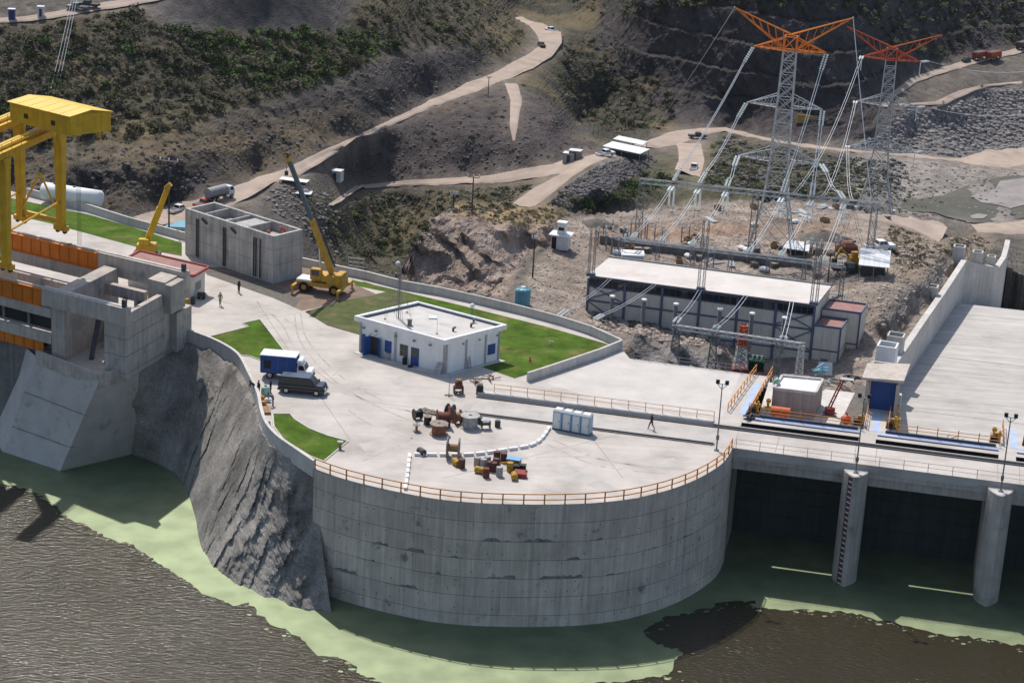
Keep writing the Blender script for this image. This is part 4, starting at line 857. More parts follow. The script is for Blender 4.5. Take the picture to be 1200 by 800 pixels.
for p, q in ((FL, RL), (FL2, RL2)):
    a = Vector((p.x, p.y, ZT+.8))-ax*7; b = Vector((q.x, q.y, ZT+.8))+ax*7.5
    gd = MB().bar(a, b, 1.0, 1.6).build('girder', Y_, g, world=True)
    mb = MB()
    for s in (-1,):
        n = 12
        for i in range(n+1):
            c = a.lerp(b, i/n)+sd*(-1.15)+Vector((0, 0, .3)); mb.bar(c, c+Vector((0, 0, 1.05)), .06)
        for z in (.6, 1.05): mb.bar(a+sd*(-1.15)+Vector((0, 0, .3+z)), b+sd*(-1.15)+Vector((0, 0, .3+z)), .06)
        mb.bar(a+sd*(-.85)+Vector((0, 0, .3)), b+sd*(-.85)+Vector((0, 0, .3)), .7, .08)
    mb.build('walkway', Y_, g, world=True)
HZ = ZT+2.6
c0, c1, c2 = P(12, 141.5, HZ), P(82.5, 159.5, HZ), P(130, 153.5, HZ); c3 = c0+c2-c1; hh = above(c1, 136.5)-HZ
mb = MB(); mb.hexa([c0, c1, c2, c3], [v+Vector((0, 0, hh)) for v in (c0, c1, c2, c3)]); mb.build('house_wall', Y_, g, world=True)
MT['yroof'] = M('yellow roof sheet', (.66, .42, .025), .45, .08, .8, streak=0)
m1 = (c1+c2)/2+Vector((0, 0, hh+.55)); m0 = (c0+c3)/2+Vector((0, 0, hh+.55)); e1 = (c1-c0).normalized()*.25; e2 = (c2-c1).normalized()*.25; up = Vector((0, 0, hh+.012))
n = 6
for i in range(n):
    for (A, Bq) in (((c0-e2-e1, c1-e2+e1), (m0-e1, m1+e1)), ((c3+e2-e1, c2+e2+e1), (m0-e1, m1+e1))):
        l0 = (A[0]+up).lerp(A[1]+up, i/n+.004); l1 = (A[0]+up).lerp(A[1]+up, (i+1)/n-.004); u0 = Bq[0].lerp(Bq[1], i/n+.004); u1 = Bq[0].lerp(Bq[1], (i+1)/n-.004); dn = Vector((0, 0, -.09))
        MB().hexa([l0+dn, l1+dn, u1+dn, u0+dn], [l0, l1, u1, u0]).build('roof_sheet', MT['yroof'], g, world=True)
mb = MB(); mb.add([c1+up*.999, c2+up*.999, m1-e1.normalized()*.26-Vector((0, 0, .06))], [(0, 1, 2)]); mb.build('gable', Y_, g, world=True)
fd = (c1-c0); nf = Vector((fd.y, -fd.x, 0)).normalized()
for f_ in (.27, .72):
    p = c0.lerp(c1, f_)+Vector((0, 0, .75)); d = fd.normalized()*.38
    MB().add([p-d+nf*.02, p+d+nf*.02, p+d+nf*.02+Vector((0, 0, .6)), p-d+nf*.02+Vector((0, 0, .6))], [(0, 1, 2, 3)]).build('vent', MT['black'], g, world=True)
for f_ in (.2, .8):
    for c in (c0.lerp(c1, f_), c3.lerp(c2, f_)): MB().bar(c, c-Vector((0, 0, 1.2)), .4).build('house_support', Y_, g, world=True)
mb = MB()
for i in range(4): mb.cyl(RL+ax*(2.6+.35*i)-sd*1.2+Vector((0, 0, ZT-RL.z)), RL+ax*(2.6+.35*i)-sd*1.2+Vector((0, 0, -6)), .025, 4)
mb.build('hoist_rope', MT['dark'], g, world=True)
# yellow stub post in the gallery
pp = P(82, 318, 5.0); t = thing('guide_post', 'short yellow steel post standing inside the intake gallery', 'post', pp); MB().bx(-.28, .28, -.28, .28, 0, 3.6).build('shaft', MT['ochre'], t); MB().bx(-.4, .4, -.4, .4, 0, .3).build('foot', MT['ochre'], t)
# ------------------------------------------------------------------ white horizontal tank on the lawn
a, b = P(52, 236, 0), P(117, 246, 0); d = (b-a).normalized(); t = thing('storage_tank', 'white horizontal cylindrical storage tank on concrete saddles beside the lawn', 'tank', (a+b)/2)
r_t = 1.25; zc = r_t+.45; n = 24; mb = MB(); sdv = Vector((-d.y, d.x, 0)); prof = [(-.3, .0), (-.22, .6), (0, 1.0)]
mid = (a+b)/2; Lh = (b-a).length/2
rings = [(-Lh-.35, .15), (-Lh-.25, .65), (-Lh, 1.0), (-Lh*.35, 1.0), (Lh*.35, 1.0), (Lh, 1.0), (Lh+.25, .65), (Lh+.35, .15)]
vs = []
for (s, k) in rings:
    for i in range(n): th = 2*math.pi*i/n; vs.append(mid+d*s+Vector((0, 0, zc))+(sdv*math.cos(th)+Vector((0, 0, math.sin(th))))*r_t*k)
fs = [(j*n+i, j*n+(i+1) % n, (j+1)*n+(i+1) % n, (j+1)*n+i) for j in range(len(rings)-1) for i in range(n)]+[tuple(range(n)), tuple(range((len(rings)-1)*n, len(rings)*n))]
mb.add(vs, fs); o = mb.build('shell', MT['white'], t, smooth=True, world=True)
for s in (-.55, .5): MB().bar(mid+d*(s*Lh)-sdv*1.1+Vector((0, 0, .45)), mid+d*(s*Lh)+sdv*1.1+Vector((0, 0, .45)), .5, .9).build('saddle', MT['conc'], t, world=True)
for s in (-.6, .1): MB().cyl(mid+d*(s*Lh)+Vector((0, 0, zc+r_t-.05)), mid+d*(s*Lh)+Vector((0, 0, zc+r_t+.12)), .25, 10).build('manhole', MT['dark'], t, world=True)
# ------------------------------------------------------------------ bare concrete block building
A, B, Cc = P(217, 298), P(320, 333), P(354, 324); Dd = A+Cc-B; zt = above(B, 277)
t = thing('block_building', 'unfinished bare concrete block with roofless top and black pipes', 'building', B)
def wallq(p, q, th, z0, z1, nm, mt, par):
    dd = (q-p).normalized(); nn = Vector((-dd.y, dd.x, 0))*th
    return MB().hexa([p+Vector((0, 0, z0)), q+Vector((0, 0, z0)), q+nn+Vector((0, 0, z0)), p+nn+Vector((0, 0, z0))], [p+Vector((0, 0, z1)), q+Vector((0, 0, z1)), q+nn+Vector((0, 0, z1)), p+nn+Vector((0, 0, z1))]).build(nm, MT[mt], par, world=True)
MT['blockconc'] = M('pale stained concrete', (.42, .405, .38), .9, .16, .5, .02, 3, streak=.35, stain=(.4, (.25, .245, .23), .55, .75))
wallq(A, B, .4, 0, zt, 'front_wall', 'blockconc', t); wallq(B, Cc, .4, 0, zt-.003, 'side_wall', 'blockconc', t); wallq(Cc, Dd, .4, 0, zt-.006, 'rear_wall', 'blockconc', t); wallq(Dd, A, .4, 0, zt-.009, 'side_wall', 'blockconc', t)
def bil(u, v, z): return A.lerp(B, u).lerp(Dd.lerp(Cc, u), v)+Vector((0, 0, z))
MB().hexa([bil(.02, .03, zt-2.6), bil(.985, .03, zt-2.6), bil(.985, .95, zt-2.6), bil(.02, .95, zt-2.6)], [bil(.02, .03, zt-1.3), bil(.985, .03, zt-1.3), bil(.985, .95, zt-1.3), bil(.02, .95, zt-1.3)]).build('roof_slab', MT['conc'], t, world=True)
for u in (.2, .45, .68):
    wallq(bil(u, .09, 0), bil(u, .9, 0), .25, zt-1.31, zt-.1, 'cross_wall', 'blockconc', t)
MB().hexa([bil(.5, .08, zt-1.3), bil(.67, .08, zt-1.3), bil(.67, .9, zt-1.3), bil(.5, .9, zt-1.3)], [bil(.5, .08, zt-.3), bil(.67, .08, zt-.3), bil(.67, .9, zt-.3), bil(.5, .9, zt-.3)]).build('roof_slab', MT['blockconc'], t, world=True)
BLK = [bil(.84, .3, zt-1.3), bil(.88, .75, zt-1.3)]
fdir = (B-A).normalized(); fn = Vector((fdir.y, -fdir.x, 0))
for u in (.14, .16, .45, .47, .79, .815, .86):
    p = A.lerp(B, u)+fn*.15; MB().cyl(p+Vector((0, 0, .3)), p+Vector((0, 0, zt*.86)), .1, 6).build('pipe', MT['dark'], t, world=True)
for u in (.2, .53): MB().bar(A.lerp(B, u)+fn*.1+Vector((0, 0, zt*.9)), A.lerp(B, u+.06)+fn*.1+Vector((0, 0, zt*.82)), .3, .25).build('bracket', MT['dark'], t, world=True)
for z in (zt*.38, zt*.7):
    MB().add([A+fn*.006+Vector((0, 0, z)), B+fn*.006+Vector((0, 0, z)), B+fn*.006+Vector((0, 0, z+.05)), A+fn*.006+Vector((0, 0, z+.05))], [(0, 1, 2, 3)]).build('lift_joint', MT['joint'], t, world=True)
    f2 = (Cc-B).normalized(); n2 = Vector((f2.y, -f2.x, 0)); MB().add([B+n2*.006+Vector((0, 0, z)), Cc+n2*.006+Vector((0, 0, z)), Cc+n2*.006+Vector((0, 0, z+.05)), B+n2*.006+Vector((0, 0, z+.05))], [(0, 1, 2, 3)]).build('lift_joint', MT['joint'], t, world=True)
# ------------------------------------------------------------------ red roofed guard house
a, b, c = P(150, 334), P(224, 352), P(240, 342); dq = a+c-b; t = thing('guard_house', 'small cream guard house with flat red roof behind the intake tower', 'building', b); H_ = 3.0
MT['cream'] = M('cream wall', (.6, .58, .53), .8, .08, .5)
MB().hexa([a, b, c, dq], [v+Vector((0, 0, H_)) for v in (a, b, c, dq)]).build('wall', MT['cream'], t, world=True)
cen = (a+c)/2
ex = [cen+(v-cen)*1.1 for v in (a, b, c, dq)]; MB().hexa([v+Vector((0, 0, H_+.002)) for v in ex], [v+Vector((0, 0, H_+.35)) for v in ex]).build('roof_edge', MT['cream'], t, world=True)
rf = MB().hexa([cen+(v-cen)*.97+Vector((0, 0, H_+.352)) for v in ex], [cen+(v-cen)*.97+Vector((0, 0, H_+.4)) for v in ex]).build('roof', MT['redroof'], t, world=True)
for i in range(4):
    p, q = ex[i], ex[(i+1) % 4]; MB().bar(p+Vector((0, 0, H_+.45)), q+Vector((0, 0, H_+.45)), .3, .25).build('coping', MT['red'], t, world=True)
fw = (c-b).normalized(); nw = Vector((fw.y, -fw.x, 0))
ff = (b-a).normalized(); nff = Vector((ff.y, -ff.x, 0))
for u0, u1, z0, z1 in ((.76, .82, .9, 2.1), (.85, .9, .9, 2.1), (.91, .95, .9, 2.1)):
    w_o = MB().add([a.lerp(b, u0)+nff*.03+Vector((0, 0, z0)), a.lerp(b, u1)+nff*.03+Vector((0, 0, z0)), a.lerp(b, u1)+nff*.03+Vector((0, 0, z1)), a.lerp(b, u0)+nff*.03+Vector((0, 0, z1))], [(0, 1, 2, 3)]).build('window', MT['glass'], t, world=True)
for u0, u1 in ((.3, .7),):
    MB().add([b.lerp(c, u0)+nw*.03+Vector((0, 0, .9)), b.lerp(c, u1)+nw*.03+Vector((0, 0, .9)), b.lerp(c, u1)+nw*.03+Vector((0, 0, 2.0)), b.lerp(c, u0)+nw*.03+Vector((0, 0, 2.0))], [(0, 1, 2, 3)]).build('window', MT['glass'], t, world=True)
# drums and bin by the guard house
def drum(name, lab, cat, loc, mt, r=.3, h=.9, grp=None, lying=None, lid=None):
    t = thing(name, lab, cat, loc, rnd.uniform(0, 6), grp); n = 12
    mb = MB().lathe([(r*.96, 0), (r, .03), (r, h*.33), (r*1.04, h*.35), (r, h*.37), (r, h*.63), (r*1.04, h*.65), (r, h*.67), (r, h-.03), (r*.96, h)], n); b_ = mb.build('body', MT[mt], t)
    l_ = MB().cyl((0, 0, h+.001), (0, 0, h+.02), r*.9, n).build('lid', MT[lid or mt], t)
    if lying is not None:
        t.rotation_euler = (D(90), 0, lying); t.location = Vector(loc)+Vector((0, 0, r))
    return t
for x, y in ((205, 357), (212, 357.5), (219, 358)): drum('oil_drum', 'yellow oil drum standing in the shade of the guard house', 'drum', P(x, y), 'barrel_y', grp='drums by the guard house')
drum('oil_drum', 'dark drum on its own at the guard house corner', 'drum', P(226, 356), 'dark')
t = thing('handcart', 'small dark handcart parked by the guard house corner', 'cart', P(236, 350)); MB().bx(-.5, .5, -.3, .3, .35, .8).build('tray', MT['dark'], t)
for s in (-.3, .3): MB().cyl((s, -.34, .2), (s, .34, .2), .2, 8).build('wheel', MT['tyre'], t)
# ------------------------------------------------------------------ white control building
A, B, Cc = P(421.1, 411.6), P(521, 438.2), P(584.3, 421.7); Dd = A+Cc-B; t = thing('control_building', 'white flat-roofed building with blue doors and raised roof rim', 'building', B); H_ = 3.75
W = MT['white']
MB().hexa([A, B, Cc, Dd], [v+Vector((0, 0, H_)) for v in (A, B, Cc, Dd)]).build('wall', W, t, world=True)
e1 = (B-A).normalized(); e2 = (Cc-B).normalized(); n1 = Vector((e1.y, -e1.x, 0)); n2 = Vector((e2.y, -e2.x, 0))
R0 = [P(415.2, 370, 4.35), P(521, 398.8, 4.35), P(594.3, 380.4, 4.35)]; R0.append(R0[0]+R0[2]-R0[1]); R0 = [Vector((v.x, v.y, 0)) for v in R0]
cr = (R0[0]+R0[2])/2
rim_in = [cr+(v-cr)*.94 for v in R0]
MB().hexa([v+Vector((0, 0, H_+.002)) for v in R0], [v+Vector((0, 0, H_+.1)) for v in R0]).build('soffit', W, t, world=True)
MB().hexa([v+Vector((0, 0, H_+.1)) for v in rim_in], [v+Vector((0, 0, H_+.22)) for v in rim_in]).build('roof', MT['roofconc'], t, world=True)
for i in range(4):
    p, q, p2, q2 = R0[i], R0[(i+1) % 4], rim_in[i], rim_in[(i+1) % 4]; z0, z1 = Vector((0, 0, H_+.1)), Vector((0, 0, H_+.62))
    MB().hexa([p+z0, q+z0, q2+z0, p2+z0], [p+z1, q+z1, q2+z1, p2+z1]).build('roof_rim', W, t, world=True)
    if i in (2, 3, 0, 1):
        d_ = (cr-(p2+q2)/2).normalized()*.012; MB().add([p2+d_+Vector((0, 0, H_+.23)), q2+d_+Vector((0, 0, H_+.23)), q2+d_+Vector((0, 0, H_+.45)), p2+d_+Vector((0, 0, H_+.45))], [(0, 1, 2, 3)]).build('blue_band', MT['steelblue'], t, world=True)
L1 = (B-A).length; L2 = (Cc-B).length
def onwall(o, e, n, u0, u1, z0, z1, nm, mt, proud=.05, back=.0):
    q = lambda u, z, k: o+e*u+n*k+Vector((0, 0, z))
    return MB().hexa([q(u0, z0, proud), q(u1, z0, proud), q(u1, z0, -.1), q(u0, z0, -.1)], [q(u0, z1, proud), q(u1, z1, proud), q(u1, z1, -.1), q(u0, z1, -.1)]).build(nm, MT[mt], t, world=True)
MT['pilaster'] = M('grey pilaster', (.36, .36, .355), .8, .08)
for u in (.02, .415*L1+.0, L1-.28): onwall(A, e1, n1, u, u+.26, 0, H_, 'pilaster', 'pilaster', .14)
for u in (.02, .36*L2, .72*L2, L2-.26): onwall(B, e2, n2, u, u+.22, 0, H_, 'pilaster', 'pilaster', .14)
onwall(A, e1, n1, .35, .85, .02, 2.35, 'door', 'blue', .04); onwall(A, e1, n1, 1.7, 2.75, .02, 2.35, 'doorway', 'black', .03)
for (u, w_) in ((.75, 1.0), (2.75, 1.0)):     # open door leaves
    p = A+e1*(u+.9 if u < 1 else u)+n1*.05; dirv = (n1*.9-e1*.35) if u < 1 else (n1*.6+e1*.75)
    q_ = p+dirv.normalized()*1.0; MB().hexa([p, q_, q_+e1*.06, p+e1*.06], [v+Vector((0, 0, 2.4)) for v in (p, q_, q_+e1*.06, p+e1*.06)]).build('door', MT['blue'], t, world=True)
onwall(A, e1, n1, 3.75, 4.75, .85, 2.3, 'shutter', 'blue', .04)
wf = onwall(A, e1, n1, 5.95, 7.15, .85, 2.35, 'window_frame', 'galvdark', .03)
for i in range(2):
    for j in range(2): onwall(A, e1, n1, 6.02+i*.56, 6.5+i*.57, .92+j*.7, 1.55+j*.73, 'pane', 'glass', .05)
onwall(A, e1, n1, 7.6, 8.75, .02, 2.3, 'door', 'blue', .04); onwall(A, e1, n1, 7.7, 8.65, 1.15, 2.2, 'door_glass', 'glass', .055)
onwall(B, e2, n2, .78*L2, .92*L2, 1.0, 2.3, 'shutter', 'blue', .04)
for u in (.5, 2.3, 5.2, 7.9, 10.2): onwall(A, e1, n1, u, u+.3, 3.1, 3.25, 'wall_lamp', 'galvdark', .28)
for u in (.3*L2, .6*L2, .93*L2): onwall(B, e2, n2, u, u+.2, 3.2, 3.35, 'wall_lamp', 'galvdark', .2)
for u in (1.9, 2.6): MB().cyl(A+e1*u+n1*.1+Vector((0, 0, 2.75)), A+e1*u+n1*.8+Vector((0, 0, 2.7)), .06, 6).build('spout', MT['reelgrey'], t, world=True)
base_s = MB().hexa([A-e1*.3+n1*.9, B+e1*.5+n1*.9, Cc+e2*.4+n2*.8, Dd], [v+Vector((0, 0, .06)) for v in (A-e1*.3+n1*.9, B+e1*.5+n1*.9, Cc+e2*.4+n2*.8, Dd)]).build('plinth', MT['lightconc'], t, world=True)
RZ = H_+.22
def onroof(x, y): return P(x, y, RZ)
for nm, lb, x, y, hgt in (('antenna_mast', 'tall thin guyed antenna mast on the white building roof', 467, 373, 12.0), ('antenna_mast', 'short mast with a white dome on the white building roof edge', 553, 369, 2.0)):
    p = onroof(x, y); mt_ = thing(nm, lb, 'antenna', p); MB().cyl((0, 0, 0), (0, 0, hgt*.55), .09, 6).build('pole', MT['galvdark'], mt_)
    if hgt > 5:
        MB().cyl((.25, 0, 0), (.12, 0, hgt*.55), .04, 4).cyl((-.25, 0, 0), (-.12, 0, hgt*.55), .04, 4).build('stay', MT['galvdark'], mt_)
        mb = MB()
        for k in range(4):
            an = k*1.57+.4; mb.cyl((0, 0, hgt*.5), (1.6*math.cos(an), 1.6*math.sin(an), 0), .018, 4)
        mb.build('guy_wire', MT['galvdark'], mt_)
    else: MB().ball((0, 0, hgt*.6), .3, 10, 8).build('dome', MT['white'], mt_, smooth=True)
for x0, y0, h_, lb in ((451, 374, 2.4, 'one thin upright rod at the left of the roof aerial frame'), (477, 366, 2.4, 'one thin upright rod at the right of the roof aerial frame'), (512, 391, 1.8, 'small rod aerial near the front corner of the roof')):
    mt_ = thing('rod_aerial', lb, 'antenna', onroof(x0, y0)); MB().cyl((0, 0, 0), (0, 0, h_), .025, 4).build('rod', MT['galvdark'], mt_); MB().bx(-.12, .12, -.12, .12, 0, .1).build('foot', MT['galvdark'], mt_)
bxs = thing('rooftop_box', 'brown box standing near the front rim of the white roof', 'box', onroof(480, 381)); MB().bx(-.25, .25, -.25, .25, 0, .65).build('casing', MT['wood'], bxs); MB().bx(-.3, .3, -.3, .3, .65, .7).build('cap', MT['dark'], bxs)
bxs = thing('solar_collector', 'white tilted panel lying on the middle of the roof', 'panel', onroof(507, 373)); MB().hexa([(-.5, -.3, .05), (.5, -.3, .05), (.5, .3, .3), (-.5, .3, .3)], [(-.5, -.3, .12), (.5, -.3, .12), (.5, .3, .37), (-.5, .3, .37)]).build('sheet', MT['loodoor'], bxs); MB().bar((0, .25, 0), (0, .25, .3), .06).build('prop', MT['dark'], bxs)
for x, y, lb in ((531, 388, 'grey roof vent with crooked hood near the front corner of the white roof'), (555, 378, 'grey pipe elbow vent near the right rim of the white roof'), (552, 383, 'dark heap of hose on the right of the white roof')):
    v = thing('roof_vent', lb, 'vent', onroof(x, y)); MB().cyl((0, 0, 0), (0, 0, .4), .14, 8).build('stack', MT['dark'], v); MB().cyl((0, 0, .4), (.3, .1, .5), .15, 8).build('hood', MT['galvdark'], v)
for x, y, lb, mt in ((454, 421.5, 'pale waste bin beside the open blue doors', 'reelgrey'), (474, 427, 'dark waste bin under the dark window', 'black')):
    drum('waste_bin', lb, 'bin', P(x, y), mt, .28, .85)
d_ = thing('hose_coil', 'dark coiled hose on the ground by the white building wall', 'hose', P(481, 430)); MB().lathe([(.25, 0), (.35, .05), (.35, .15), (.25, .2)], 12).build('coil', MT['black'], d_); MB().cyl((.3, 0, .05), (.8, -.3, .04), .04, 5).build('loose_end', MT['black'], d_)
lad = thing('step_ladder', 'grey step ladder leaning by the white building side wall', 'ladder', P(548, 431), D(45))
for s in (-.25, .25): MB().bar((s, -.35, 0), (s, 0, 1.5), .06).bar((s, .4, 0), (s, 0, 1.5), .05).build('rail', MT['galvdark'], lad)
for k in range(5): MB().bar((-.25, -.35+.07*k, .25+.28*k), (.25, -.35+.07*k, .25+.28*k), .05).build('rung', MT['galvdark'], lad)
pn = thing('leaning_panels', 'grey panels leaned on the front corner of the white building', 'panels', P(514, 438), math.atan2(e1.y, e1.x))
for k in range(2): MB().hexa([(-.5+k*.5, -.45, 0), (-.1+k*.5, -.45, 0), (-.1+k*.5, -.4, 0), (-.5+k*.5, -.4, 0)], [(-.4+k*.5, .15, 1.3), (-.0+k*.5, .15, 1.3), (-.0+k*.5, .2, 1.3), (-.4+k*.5, .2, 1.3)]).build('panel', MT['reelgrey'], pn)
# ------------------------------------------------------------------ vehicles
def wheels(t, xs, y, r, wd=.25):
    for x in xs:
        for s in (-1, 1):
            wv = MB().cyl((x, s*(y-wd), r), (x, s*y, r), r, 16).build('wheel', MT['tyre'], t); MB().cyl((x, s*(y-.02), r), (x, s*(y+.012), r), r*.58, 12).build('rim', MT['chrome'], wv)
def frus(b, tp, z0, z1, mb=None):
    """b,tp = x0,x1,halfwidth"""
    mb = mb or MB(); return mb.hexa([(b[0], -b[2], z0), (b[1], -b[2], z0), (b[1], b[2], z0), (b[0], b[2], z0)], [(tp[0], -tp[2], z1), (tp[1], -tp[2], z1), (tp[1], tp[2], z1), (tp[0], tp[2], z1)])
def pane(t, b, tp, z0, z1, x0, x1, f0, f1, side, mt='glass', nm='window', k=.012):
    """window on the side (+1/-1) of a frustum between height fractions f0,f1 and x fractions"""
    def pt(fx, fz):
        xa = b[0]+(tp[0]-b[0])*fz; xb = b[1]+(tp[1]-b[1])*fz; return (xa+(xb-xa)*fx, side*(b[2]+(tp[2]-b[2])*fz+k), z0+(z1-z0)*fz)
    return MB().add([pt(x0, f0), pt(x1, f0), pt(x1, f1), pt(x0, f1)], [(0, 1, 2, 3)]).build(nm, MT[mt], t)
def endpane(t, b, tp, z0, z1, front, f0, f1, w_=.86, mt='glass', nm='windscreen', k=.012):
    i = 1 if front else 0; s = 1 if front else -1
    def pt(sy, fz): return (b[i]+(tp[i]-b[i])*fz+s*k, sy*w_*(b[2]+(tp[2]-b[2])*fz), z0+(z1-z0)*fz)
    return MB().add([pt(-1, f0), pt(1, f0), pt(1, f1), pt(-1, f1)], [(0, 1, 2, 3)]).build(nm, MT[mt], t)
VA = D(-7)
vm = (P(327, 462)+P(381, 463.5))/2
van = thing('passenger_van', 'black passenger van parked beside the blue box truck', 'van', vm+Vector((0, .9, 0)), VA)
lo = frus((-2.7, 2.72, .98), (-2.7, 2.7, 1.0), .35, .75); frus((-2.7, 2.7, 1.0), (-2.68, 2.45, .99), .75, 1.15, lo); lo.build('body', MT['vanblack'], van, bevel=.06)
gb, gt = (-2.68, 1.75, .985), (-2.58, 1.0, .82); MT['vanroof'] = M('sunlit van roof paint', (.03, .045, .07), .12, 0, spec=1.0)  # lighter, glossier copy of the van paint with sunlight put into its colour
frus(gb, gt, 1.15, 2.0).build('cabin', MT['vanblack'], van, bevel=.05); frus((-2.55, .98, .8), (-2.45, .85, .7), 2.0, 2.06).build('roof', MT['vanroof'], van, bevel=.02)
frus((1.75, 2.45, .95), (1.72, 2.4, .9), 1.15, 1.22).build('bonnet', MT['vanblack'], van)
for s in (-1, 1):
    for x0, x1 in ((.05, .3), (.32, .52), (.55, .74), (.78, .95)): pane(van, gb, gt, 1.15, 2.0, x0, x1, .15, .78, s)
    MB().bx(1.55, 1.72, s*1.0-.1 if s < 0 else s*1.0, s*1.0 if s < 0 else s*1.0+.1, 1.2, 1.42).build('mirror', MT['black'], van)
    MB().bx(2.69, 2.75, s*.62-.18, s*.62+.18, .78, .98).build('headlight', MT['loodoor'], van); MB().bx(-2.73, -2.69, s*.85-.08, s*.85+.08, .8, 1.2).build('tail_light', MT['red'], van)
endpane(van, gb, gt, 1.15, 2.0, True, .1, .9); endpane(van, gb, gt, 1.15, 2.0, False, .2, .8, nm='rear_window')
MB().bx(2.68, 2.8, -.95, .95, .4, .6).build('bumper', MT['chrome'], van); MB().bx(-2.8, -2.69, -.95, .95, .42, .6).build('bumper', MT['dark'], van); wheels(van, (-1.75, 1.75), 1.0, .38)
tm = (P(307, 446)+P(364, 445))/2
tk = thing('box_truck', 'white cab box truck with blue cargo box parked behind the van', 'truck', tm+Vector((0, 1.0, 0)), D(-5))
MB().bx(-3.0, 1.15, -1.1, 1.1, .75, 2.85).build('cargo_box', MT['blue'], tk, bevel=.02); MB().bx(-3.05, 1.2, -1.14, 1.14, 2.85, 2.93).build('box_roof', MT['loodoor'], tk)
for x in (-2.0, -.95, .1): MB().bx(x-.03, x+.03, -1.125, -1.1, .78, 2.83).build('rib', MT['steelblue'], tk)
MB().bx(-2.55, -1.75, -1.13, -1.1, 1.3, 2.3).build('side_panel', MT['black'], tk); MB().bx(-3.0, 2.3, -.5, .5, .5, .75).build('chassis', MT['dark'], tk)
cb, ct = (1.25, 2.35, .95), (1.3, 2.05, .85); MB().bx(1.25, 3.0, -.95, .95, .5, 1.25).build('cab', MT['carwhite'], tk, bevel=.07); frus(cb, ct, 1.25, 2.0).build('cab_top', MT['carwhite'], tk, bevel=.04)
MB().bx(1.2, 1.9, -.9, .9, 2.05, 2.5).build('wind_deflector', MT['carwhite'], tk, bevel=.1)
for s in (-1, 1): pane(tk, cb, ct, 1.25, 2.0, .2, .9, .12, .85, s); MB().bx(3.0, 3.03, s*.65-.15, s*.65+.15, .75, .95).build('headlight', MT['loodoor'], tk)
endpane(tk, cb, ct, 1.25, 2.0, True, .1, .9); MB().bx(3.0, 3.1, -.9, .9, .45, .65).build('bumper', MT['dark'], tk); wheels(tk, (-1.9, 2.3), 1.0, .42, .3)
def car(name, lab, cat, loc, rz, paint, kind='pickup', sc=1.0, grp=None):
    t = thing(name, lab, cat, loc, rz, grp)
    mt = MT[paint]
    if kind == 'pickup':
        MB().bx(-2.6, 2.6, -.9, .9, .45, 1.0).build('body', mt, t, bevel=.08); gb, gt = (-.6, 1.4, .86), (-.4, .8, .72); frus(gb, gt, 1.0, 1.7).build('cabin', mt, t, bevel=.05)
        MB().bx(-2.45, -.75, -.78, .78, .85, 1.01).build('cargo_bed', MT['dark'], t)
    else:
        MB().bx(-2.1, 2.1, -.85, .85, .35, .85).build('body', mt, t, bevel=.1); gb, gt = (-1.6, 1.1, .82), (-1.1, .4, .65); frus(gb, gt, .85, 1.4).build('cabin', mt, t, bevel=.05)
    z0, z1 = (1.0, 1.7) if kind == 'pickup' else (.85, 1.4)
    for s in (-1, 1): pane(t, gb, gt, z0, z1, .08, .48, .15, .85, s); pane(t, gb, gt, z0, z1, .52, .92, .15, .85, s)
    endpane(t, gb, gt, z0, z1, True, .1, .9); endpane(t, gb, gt, z0, z1, False, .15, .85, nm='rear_window'); wheels(t, (-1.6, 1.6) if kind == 'pickup' else (-1.3, 1.3), .9 if kind == 'pickup' else .86, .36 if kind == 'pickup' else .3, .22)
    return t
def truck(name, lab, loc, rz, paint, body, kind, grp=None):
    t = thing(name, lab, 'truck', loc, rz, grp); MB().bx(-3.6, 2.4, -.45, .45, .7, .95).build('chassis', MT['dark'], t)
    MB().bx(1.9, 3.6, -1.1, 1.1, .7, 1.7).build('cab', MT[paint], t, bevel=.08); cb, ct = (1.9, 3.55, 1.08), (1.95, 3.1, .98); frus(cb, ct, 1.7, 2.6).build('cab_top', MT[paint], t, bevel=.05)
    for s in (-1, 1): pane(t, cb, ct, 1.7, 2.6, .25, .9, .1, .8, s)
    endpane(t, cb, ct, 1.7, 2.6, True, .1, .85)
    if kind == 'tanker': MB().cyl((-3.6, 0, 1.95), (1.7, 0, 1.95), 1.05, 16).build('tank', MT[body], t, smooth=False)
    elif kind == 'dump': MB().hexa([(-3.4, -1.0, 1.0), (1.6, -1.0, 1.0), (1.6, 1.0, 1.0), (-3.4, 1.0, 1.0)], [(-3.8, -1.25, 2.5), (1.7, -1.25, 2.7), (1.7, 1.25, 2.7), (-3.8, 1.25, 2.5)]).build('tipper', MT[body], t); MB().bx(-3.4, 1.5, -1.0, 1.0, 2.55, 2.75).build('load', MT['gravel'], t)
    else: MB().bx(-3.6, 1.6, -1.15, 1.15, 1.0, 1.15).build('flatbed', MT['wood'], t)
    wheels(t, (-2.8, -1.6, 2.7), 1.15, .5, .35); return t
